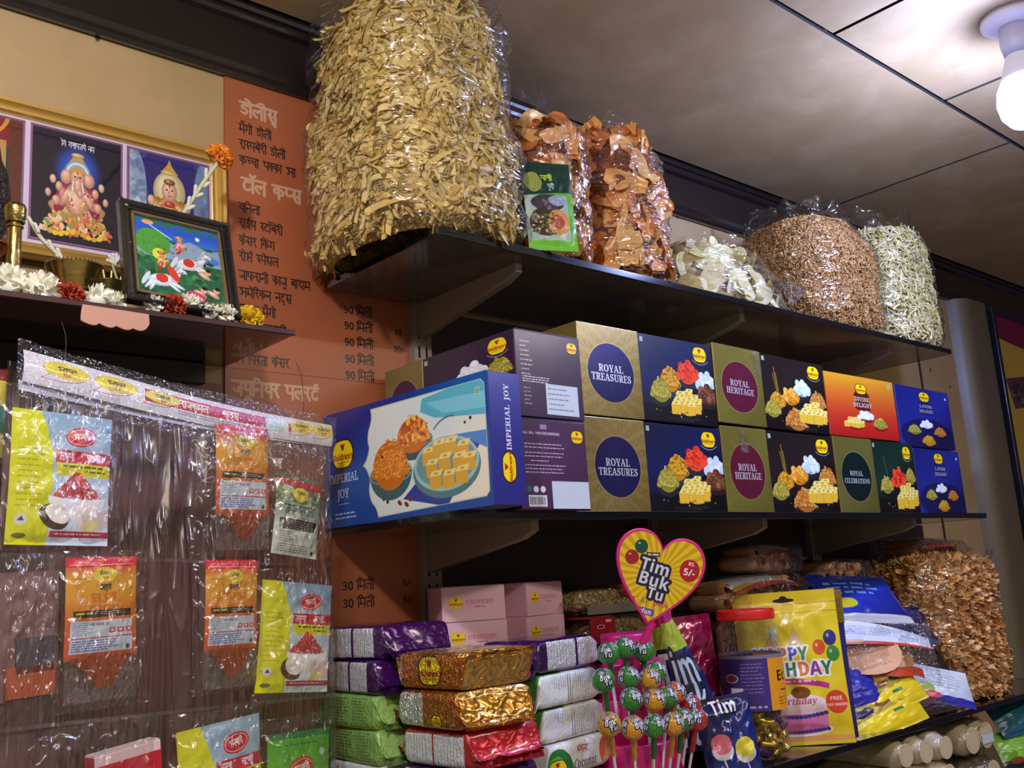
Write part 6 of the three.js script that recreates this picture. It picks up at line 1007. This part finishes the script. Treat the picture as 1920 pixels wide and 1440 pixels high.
// ---------- lollipop stand ----------
{
  const hot = phys({ color: 0xd4187c, roughness: 0.35, clearcoat: 0.4, clearcoatRoughness: 0.2 });
  const cx = 1.14, cz = 0.24, t = thing('lollipop_stand', 'hot pink tiered lollipop stand with a yellow heart sign', 'display stand', [cx, LOW, cz]);
  part('base_plate', lathe([[0, 0], [0.082, 0], [0.084, 0.003], [0.082, 0.006], [0, 0.006]], 40).scale(1, 1, 0.88), hot, t);
  [[0.006, 0.076, 0.068], [0.068, 0.07, 0.058], [0.118, 0.06, 0.048], [0.158, 0.046, 0.036]].forEach(([y, r, rz], i) => part('tier', lathe([[0, y], [r, y], [r * 0.97, y + 0.06], [r * 0.93, y + 0.064], [0, y + 0.064]], 40).scale(1, 1, rz / r), hot, t));
  const hs = new THREE.Shape(), k = 0.001; hs.moveTo(0, -72 * k); hs.bezierCurveTo(-22 * k, -50 * k, -66 * k, -14 * k, -66 * k, 24 * k); hs.bezierCurveTo(-66 * k, 62 * k, -16 * k, 76 * k, 0, 34 * k); hs.bezierCurveTo(16 * k, 76 * k, 66 * k, 62 * k, 66 * k, 24 * k); hs.bezierCurveTo(66 * k, -14 * k, 22 * k, -50 * k, 0, -72 * k);
  const back = new THREE.ExtrudeGeometry(hs, { depth: 0.006, bevelEnabled: true, bevelSize: 0.0016, bevelThickness: 0.001, bevelSegments: 2, curveSegments: 20 });
  const hg = new THREE.Group(); hg.name = 'heart_sign'; hg.position.set(1.133 - cx, 1.604 - LOW, 0.318 - cz); hg.rotation.set(0.06, -0.62, -0.29, 'YXZ'); t.add(hg);
  part('heart_back', back, hot, hg);
  const f = new THREE.ShapeGeometry(hs, 24); f.scale(0.955, 0.955, 1); f.translate(0, 0, 0.0074); { const p = f.attributes.position, u = f.attributes.uv; for (let i = 0; i < p.count; i++) u.setXY(i, (p.getX(i) + 0.066) / 0.132, (p.getY(i) + 0.072) / 0.132); }
  part('heart_print', f, print(T.heart, 0.3), hg);
  part('sign_stalk', tube([[-0.027, 0.238, 0.08], [-0.036, 0.195, 0.055], [-0.034, 0.13, 0.03]], 0.0055, 12, 8), hot, t);
  // the lollipops
  const ball = new THREE.SphereGeometry(0.0158, 28, 18).scale(1, 0.98, 1); { const p = ball.attributes.position; for (let i = 0; i < p.count; i++) { const v = V(p.getX(i), p.getY(i), p.getZ(i)), r = 1 + 0.05 * ridge(noise3(Math.atan2(v.z, v.x) * 2.5, v.y * 60, 1)) * (v.y < 0 ? 1.3 : 0.4); p.setXYZ(i, v.x * r, v.y * (v.y < 0 ? 1.08 : 1), v.z * r); } ball.computeVertexNormals(); }
  const collar = lathe([[0.0072, -0.0145], [0.0035, -0.019], [0.0046, -0.027], [0.0036, -0.036], [0.0042, -0.044], [0.003, -0.048]], 12), stick = new THREE.CylinderGeometry(0.0021, 0.0021, 0.1, 10).translate(0, -0.066, 0);
  const white = std(0xdcdce2, 0.5), C = {};
  const colour = { green: [T.lolliGreen, 0x2c7a34], yellow: [T.lolliYellow, 0xd8a030], red: [T.lolliRed, 0xc0382a], orange: [T.lolliOrange, 0xd87a3a] };
  for (const n in colour) C[n] = [phys({ map: colour[n][0], roughness: 0.25, clearcoat: 0.8, clearcoatRoughness: 0.1, bumpMap: rep(crumpleTex, 2, 1), bumpScale: 0.001 }), phys({ color: colour[n][1], roughness: 0.35, transmission: 0.35, thickness: 0, side: THREE.DoubleSide })];
  const list = [
    [[0.967, 1.4175, 0.357], 'yellow', 'yellow lollipop half hidden behind the coconut biscuit pack'], [[1.009, 1.408, 0.36], 'yellow', 'yellow lollipop, second from the left in the front row'], [[1.049, 1.405, 0.362], 'green', 'green lollipop in the middle of the front row'], [[1.091, 1.402, 0.36], 'yellow', 'yellow lollipop with a loose wrapper tail, right of the middle in the front row'], [[1.122, 1.403, 0.352], 'green', 'green lollipop at the right end of the front row'],
    [[1.035, 1.440, 0.337], 'green', 'green lollipop at the left of the second row'], [[1.084, 1.433, 0.336], 'yellow', 'yellow lollipop in the second row'], [[1.12, 1.432, 0.328], 'green', 'green lollipop overlapping an orange one in the second row'], [[1.172, 1.396, 0.336], 'red', 'red lollipop on the far right, low down'], [[0.986, 1.470, 0.334], 'green', 'green lollipop at the left edge beside the white biscuit packs'],
    [[1.057, 1.466, 0.315], 'green', 'green lollipop in the middle of the third row'], [[1.102, 1.459, 0.314], 'yellow', 'yellow lollipop in the third row, below the heart sign'], [[1.128, 1.466, 0.304], 'green', 'green lollipop at the right end of the third row'], [[1.16, 1.434, 0.31], 'orange', 'orange and yellow lollipop at the right, behind a green one'], [[1.187, 1.413, 0.314], 'red', 'red lollipop behind the front row on the right'],
    [[1.040, 1.500, 0.296], 'green', 'green lollipop half behind another, at the left of the top row'], [[1.072, 1.505, 0.298], 'green', 'green lollipop left of the heart stalk in the top row'], [[1.111, 1.497, 0.299], 'green', 'green lollipop right of the heart stalk in the top row'],
  ];
  for (const [p, n, label] of list) {
    const g = thing('lollipop', label, 'lollipop', p); const d = V((cx - p[0]) * 0.25, -0.1, (cz - p[2]) * 0.28).normalize().negate();
    g.quaternion.setFromUnitVectors(V(0, 1, 0), d); g.rotateY(rr(1.2, 2.6));
    part('candy', ball, C[n][0], g); part('wrapper_twist', collar, C[n][1], g); part('stick', stick, white, g);
  }
}
// ---------- lollipop bags and the magenta pouch ----------
{
  const t = thing('twisted_bag', 'pointed lollipop bag with pink tip, lime band and big white letters', 'bag', [1.292, 1.425, 0.205], [0.05, -0.6, 0.12]);
  const g = grid(40, 40, (u, v, p) => { const a = u * TAU, w = lerp(0.062, 0.0115, Math.pow(v, 1.1)) * (1 + 0.06 * noise3(Math.cos(a) * 2, v * 6, Math.sin(a) * 2)), d = lerp(0.03, 0.010, v); p.set(Math.sin(a) * -w * 1 + 0.006 * Math.sin(v * 5), (v - 0.42) * 0.235, Math.cos(a) * -d + 0.003 * ridge(noise3(u * 9, v * 7, 2))); }, (u, v) => [clamp((1 - Math.abs(u - 0.5) * 2) * 0 + (0.5 - Math.sin(u * TAU) * 0.5), 0, 1), v]);
  part('printed_bag', g, phys({ map: T.lolliBag, roughness: 0.28, clearcoat: 0.6, clearcoatRoughness: 0.15, side: THREE.DoubleSide }), t);
  part('bag_tip', lathe([[0.0112, 0.118], [0.0105, 0.136], [0.0095, 0.16], [0.0085, 0.178], [0, 0.18]], 24).scale(1, 1, 0.9), phys({ color: 0xb81876, roughness: 0.2, metalness: 0.3, clearcoat: 0.7 }), t, [0.004, 0.012, 0]);
}
solo('candy_pouch', pouchGeo(0.15, 0.21, 0.026, { s: 41, wr: 0.006 }), [phys({ map: T.magentaPouch, roughness: 0.22, metalness: 0.2, clearcoat: 0.8, clearcoatRoughness: 0.1, side: THREE.DoubleSide }), std(0x8a1450, 0.4)], 'crinkled magenta candy pouch behind the lollipops, beside the jar', 'pouch', [1.365, 1.425, 0.15], [-0.06, -0.45, 0.05]);
solo('candy_pouch', pouchGeo(0.088, 0.15, 0.03, { s: 44, wr: 0.004 }), [print(T.lolliBagDark, 0.22), std(0x1a2a6a, 0.4)], 'dark blue lollipop pouch with two mushroom shaped lollies, in front of the jar', 'pouch', [1.245, 1.345, 0.335], [-0.08, -0.55, 0.1]);
// ---------- jar of sweets ----------
{
  const x = 1.437, z = 0.247, t = thing('candy_jar', 'tall clear plastic jar with red lid and purple and orange label', 'jar', [x, LOW, z]);
  const prof = [[0, 0.001], [0.044, 0], [0.05, 0.004], [0.052, 0.012]]; for (let i = 0; i <= 20; i++) { const y = 0.016 + i * 0.0095; prof.push([0.0522 + 0.0012 * Math.cos(i * 3.1), y]); } prof.push([0.051, 0.212], [0.046, 0.219], [0.046, 0.226]);
  part('jar_wall', lathe(prof, 56), phys({ color: 0xf2f2f4, roughness: 0.06, transmission: 1, thickness: 0, ior: 1.5, side: THREE.DoubleSide, bumpMap: rep(crumpleTex, 3, 2), bumpScale: 0.003 }), t);
  part('screw_lid', lathe([[0.045, 0.222], [0.0485, 0.222], [0.049, 0.224], [0.049, 0.236], [0.047, 0.239], [0, 0.24]], 48), std(0xc8201c, 0.35), t);
  const lab = new THREE.CylinderGeometry(0.0538, 0.0538, 0.084, 64, 1, true); part('paper_label', lab, phys({ map: T.jarLabel, roughness: 0.4, side: THREE.DoubleSide }), t, [0, 0.119, 0], [0, 2.1, 0]);
  part('label_edge', new THREE.CylinderGeometry(0.0541, 0.0541, 0.006, 64, 1, true), std(0x70708a, 0.4, 0, { side: THREE.DoubleSide }), t, [0, 0.163, 0]);
  const body = grid(16, 12, (u, v, p) => { const a = u * TAU, s = v - 0.5, r = 0.0078 * (Math.abs(s) < 0.32 ? 1 : Math.max(0.22, 1 - (Math.abs(s) - 0.32) * 6)) * (1 + 0.25 * (Math.abs(s) > 0.42 ? 2.2 : 0.3) * noise3(u * 6, v * 6, 3)); p.set(s * 0.036, Math.sin(a) * r, Math.cos(a) * r * (Math.abs(s) > 0.4 ? 1.7 : 1)); });
  const gm = [phys({ color: 0xc8a83c, roughness: 0.22, metalness: 0.85 }), phys({ color: 0xd8c058, roughness: 0.2, metalness: 0.85 }), phys({ color: 0x4a2070, roughness: 0.3, metalness: 0.4 })];
  const first = {};
  for (let L = 0, i = 0; L < 7; L++) for (let q = 0; q < 8; q++, i++) {
    const a = q / 8 * TAU + L * 0.5 + rr(-0.1, 0.1), rad = rr(0.033, 0.037), m = i % 4 === 3 ? 2 : i % 2, pos = [x + Math.cos(a) * rad, LOW + 0.011 + L * 0.0118, z + Math.sin(a) * rad], rot = [rr(-0.5, 0.5), rr(0, 6), rr(-0.5, 0.5)], gold = m < 2;
    if (first[m]) { copyOf(first[m], pos, rot); continue; }
    first[m] = solo('wrapped_candy', body, gm[m], gold ? 'twist wrapped golden sweet at the bottom of the clear jar' : 'twist wrapped purple sweet at the bottom of the clear jar', 'candy', pos, rot, gold ? 'golden sweets in the jar' : 'purple sweets in the jar');
  }
}
// ---------- birthday pouch and its neighbour ----------
solo('party_pouch', pouchGeo(0.182, 0.262, 0.024, { s: 51, wr: 0.003, seal: 0.1 }), [print(T.birthday, 0.25), std(0xc8b020, 0.4)], 'yellow birthday pouch with a pink cake, balloons and a hang hole', 'pouch', [1.553, 1.43, 0.25], [-0.05, -0.86, 0.015]);
{
  const t = thing('party_pouch', 'dark olive and blue pouch edge standing right behind the birthday pouch', 'pouch', [1.605, 1.43, 0.232], [-0.02, -0.92, 0]);
  part('pouch', pouchGeo(0.175, 0.258, 0.02, { s: 53, wr: 0.002, seal: 0.08 }), [std(0x1f2270, 0.35), std(0x1a1c5a, 0.4)], t); part('top_band', rbox(0.176, 0.06, 0.006, 0.002), std(0x7a6a1c, 0.4), t, [0, 0.098, 0]);
}
// ---------- bags of rolled papad and pouches on the right ----------
const rollGeo = (r, L, s) => grid(18, 10, (u, v, p) => { const a = u * TAU, e = v === 0 || v === 1 ? 0.6 : 1, k = r * e * (1 + 0.07 * noise3(Math.cos(a) * 1.5, Math.sin(a) * 1.5 + s, v * 4)); p.set((v - 0.5) * L, Math.sin(a) * k, Math.cos(a) * k); });
const tan = [0xd8a478, 0xcc9464, 0xe2b68c].map((c) => std(c, 0.6));
function rollBag(label, pos, rot, W, H, D, nRolls, stripe) {
  const t = thing('papad_bag', label, 'snack bag', pos, rot);
  part('film_bag', flowPackGeo(W, H, D, { s: pos[0] * 9, endL: 0.2, endR: 0.2, wr: 0.005 }), filmSoft, t);
  for (let i = 0; i < nRolls; i++) { const f = (i + 0.5) / nRolls - 0.5; part('rolled_papad', rollGeo(H * 0.24, D * 0.7, i), tan[i % 3], t, [f * W * 0.72, -H * 0.2 + (i % 2) * 0.003, 0], [0, Math.PI / 2 + rr(-0.2, 0.2), 0]); part('rolled_papad', rollGeo(H * 0.22, D * 0.66, i + 9), tan[(i + 1) % 3], t, [f * W * 0.66 + 0.006, H * 0.2, 0], [0, Math.PI / 2 + rr(-0.25, 0.25), 0]); }
  if (stripe) part('paper_label', grid(14, 6, (u, v, p) => p.set((u - 0.5) * W * 0.62, H * 0.47 - 0.01 * Math.pow(Math.abs(u - 0.5) * 2, 2) + 0.002 * noise3(u * 4, v * 3, 8) - (v < 0.34 ? (0.34 - v) * 0.05 : 0), (0.5 - v) * -0.0 + lerp(D * 0.52, -D * 0.2, v))), print(stripe, 0.3, { side: THREE.DoubleSide }), t);
}
rollBag('clear bag of tan rolled papad with a white label, behind the jar', [1.585, 1.562, 0.135], [0, 0.02, 0.03], 0.33, 0.062, 0.13, 8, T.papadLabel);
rollBag('smaller clear bag of rolled papad on top, behind the heart sign', [1.665, 1.624, 0.12], [0, 0.1, -0.04], 0.22, 0.055, 0.12, 6, T.papadLabel);
rollBag('clear bag of rolled papad with a red band, right of the pile', [1.93, 1.588, 0.115], [0, -0.05, -0.05], 0.2, 0.05, 0.12, 5, null);
rollBag('clear bag of rolled papad resting on the golden flakes sack', [2.285, 1.626, 0.15], [0, -0.1, -0.06], 0.25, 0.044, 0.13, 6, T.papadLabel);
{
  const c = thing('brown_carton', 'plain brown carton hidden behind the birthday pouch, under the papad bags', 'carton', [1.675, LOW, 0.09]); part('carton', carton(0.36, 0.231, 0.12), std(0x5a4030, 0.8), c, [0, 0.1155, 0]); part('lid_flap', rbox(0.35, 0.001, 0.11, 0.0004), std(0x6a4c34, 0.8), c, [0, 0.2315, 0]);
  const d = thing('brown_carton', 'second brown carton, under the red banded papad bag', 'carton', [1.965, LOW, 0.075]); part('carton', carton(0.17, 0.262, 0.1), std(0x4a362a, 0.8), d, [0, 0.131, 0]); part('lid_flap', rbox(0.16, 0.001, 0.09, 0.0004), std(0x5a4230, 0.8), d, [0, 0.2625, 0]);
}
const twoSided = (m, back = 0x333333) => [m, std(back, 0.45)];
const lying = (label, w, h, th, m, back, pos, rot, s) => solo('snack_pouch', pouchGeo(w, h, th, { s, wr: 0.0013 }), twoSided(m, back), label, 'pouch', pos, rot);
lying('glossy blue pouch with a white foot, lying above the white papad bag', 0.2, 0.13, 0.03, print(T.bluePouch, 0.22), 0x1a2a7a, [1.885, 1.532, 0.205], [-0.75, -0.3, -0.12], 61);
lying('dark blue pouch lying under the glossy blue one', 0.19, 0.11, 0.028, foilPrint(T.bluePouch, 0.3, { color: 0x5a5a80 }), 0x14183a, [2.02, 1.475, 0.19], [-0.8, -0.4, -0.2], 62);
{ // white topped papad bag
  const t = thing('papad_bag', 'clear pointed bag of flat tan papad with a wide white paper top', 'snack bag', [1.835, 1.432, 0.265], [-0.35, -0.5, -0.12]);
  part('film_bag', pouchGeo(0.24, 0.125, 0.05, { s: 63, wr: 0.005 }), filmSoft, t);
  for (let i = 0; i < 5; i++) part('papad', grid(20, 4, (u, v, p) => { const a = u * TAU, r = v * 0.046; p.set(Math.cos(a) * r * 1.3, Math.sin(a) * r * 0.9, 0.003 * Math.sin(a * 3 + i) * v); }), tan[i % 3], t, [-0.03 + i * 0.016, -0.012 + 0.004 * (i % 2), 0.012 - i * 0.006], [0.1 * (i - 2), 0.15 * (i - 2), i]);
  part('paper_top', grid(16, 8, (u, v, p) => p.set((u - 0.5) * 0.215, 0.006 + v * 0.052 * (1 - u * u * 0.55), 0.0275 * (1 - Math.pow(2 * u - 1, 2) * 0.7) * (1 - v * 0.55))), phys({ map: T.papadLabel, roughness: 0.4, side: THREE.DoubleSide }), t);
  part('red_foot', grid(14, 4, (u, v, p) => p.set((u - 0.45) * 0.15, -0.05 + v * 0.018 + 0.003 * Math.sin(u * 9), 0.018 * (1 - Math.pow(2 * u - 1, 2)))), std(0xc03a1c, 0.4, 0, { side: THREE.DoubleSide }), t);
}
lying('violet blue pouch end sticking out above the yellow pouches', 0.12, 0.09, 0.03, std(0x2a2a9a, 0.3), 0x22227a, [1.74, 1.366, 0.25], [-0.5, -0.5, 0.2], 64);
lying('upper bright yellow pouch leaning outward from the shelf', 0.17, 0.075, 0.014, print(T.yellowPouch, 0.25), 0xc8b01c, [1.795, 1.358, 0.285], [-0.5, -0.45, 0.26], 65);
lying('lower bright yellow pouch with an olive picture', 0.17, 0.075, 0.014, print(T.yellowPouch, 0.25), 0xc8b01c, [1.775, 1.328, 0.293], [-0.45, -0.4, 0.2], 66);
lying('shiny maroon pouch in the dark middle of the pile', 0.17, 0.1, 0.03, foilPrint(T.maroonPouch, 0.2), 0x1a1014, [2.06, 1.405, 0.2], [-0.7, -0.4, -0.05], 67);
lying('pale blue and white pouch beside the golden flakes sack', 0.13, 0.085, 0.018, print(T.whiteBluePouch, 0.3), 0x8a9ab0, [2.05, 1.345, 0.272], [-0.6, -0.4, -0.3], 68);
lying('dark brown pouch lying low on the shelf edge', 0.16, 0.07, 0.016, foilPrint(T.maroonPouch, 0.3), 0x1c1410, [1.95, 1.316, 0.27], [-1.2, -0.3, 0.1], 69);
{
  const o = { ax: 0.165, az: 0.132, h: 0.305, s: 21.7, n: 2.8, fill: 0.95, dome: 0.02, topK: 0.9, shoulder: 0.75, lump: 0.008 };
  const t = sack('snack_sack', 'large clear sack of golden corn flakes at the right end of the lowest shelf', [2.27, LOW + 0.001, 0.162], o, filmSoft, 0xa8742c);
  const fl = [[0.02, 0.013, 0.7, 5], [0.016, 0.014, -0.8, 6], [0.024, 0.011, 0.9, 7]].map((a) => chipGeo(...a));
  fillCopies('corn_flakes', fl, phys({ color: 0xffffff, roughness: 0.45, side: THREE.DoubleSide }), t, o, 4200, 0.93, [0xdca45c, 0xd0944c, 0xe4b46e, 0xc4843c, 0xe8c082], [0.8, 1.3], 0.4);
}
// ---------- wrapped rolls and pouches on the bottom right shelf ----------
{
  const cream = std(0xcfc2a0, 0.6), wrap = film(rep(creaseTex, 1, 1), 0.0015);
  const first = thing('wrapped_roll', 'cream wrapped roll in the top row of three, the left one', 'roll', [1.80, 1.2515, 0.215], [0, -0.12, 0]);
  part('roll_body', rollGeo(0.0255, 0.2, 3).rotateY(Math.PI / 2), cream, first); part('clear_wrap', rollGeo(0.0268, 0.206, 4).rotateY(Math.PI / 2), wrap, first); part('roll_end', new THREE.CircleGeometry(0.021, 20), std(0xb8aa8a, 0.8), first, [0, 0, 0.1015]);
  for (let L = 0; L < 3; L++) for (let i = 0; i < 3; i++) if (L || i) copyOf(first, [1.80 + i * 0.054, 1.2515 - L * 0.0505, 0.215 + i * 0.012], [0, -0.12, 0], `cream wrapped roll in the ${['top', 'second', 'bottom'][L]} row of three, the ${['left', 'middle', 'right'][i]} one`);
  const big = copyOf(first, [2.09, 1.236, 0.205], [0, -0.1, 0], 'fat rounded cream roll with a bright glint, right of the three wide stack'); big.scale.set(1.25, 1.25, 1);
  const b2 = copyOf(big, [2.165, 1.236, 0.2], [0, -0.1, 0], 'squared cream roll with a white sticker beside the fat one');

  const b3 = copyOf(big, [2.10, 1.1585, 0.205], [0, -0.1, 0], 'coarse grey roll under the fat cream one'); const b4 = copyOf(big, [2.175, 1.1585, 0.2], [0, -0.1, 0], 'coarse grey roll at the right of the lower layer');
  for (const b of [b3, b4]) { b.children[0].material = std(0x9a8c70, 0.8, 0, { bumpMap: rep(crumpleTex, 5, 5), bumpScale: 0.006 }); }
  part('price_sticker', rbox(0.034, 0.014, 0.001, 0.0003), std(0xb8c4d4, 0.4), b2, [0, -0.006, 0.1035]);
  lying('teal pouch at the right edge under the lowest shelf', 0.14, 0.08, 0.03, std(0x1f5a72, 0.3), 0x1a4a5a, [2.36, 1.245, 0.28], [-0.6, -0.4, 0.1], 71);
  lying('lime green and white pouch at the bottom right corner', 0.13, 0.08, 0.03, print(T.whiteBluePouch, 0.3, { color: 0x9ad04a }), 0x5a9a2a, [2.33, 1.182, 0.29], [-0.5, -0.4, 0], 72);
}
renderer.render(scene, camera);
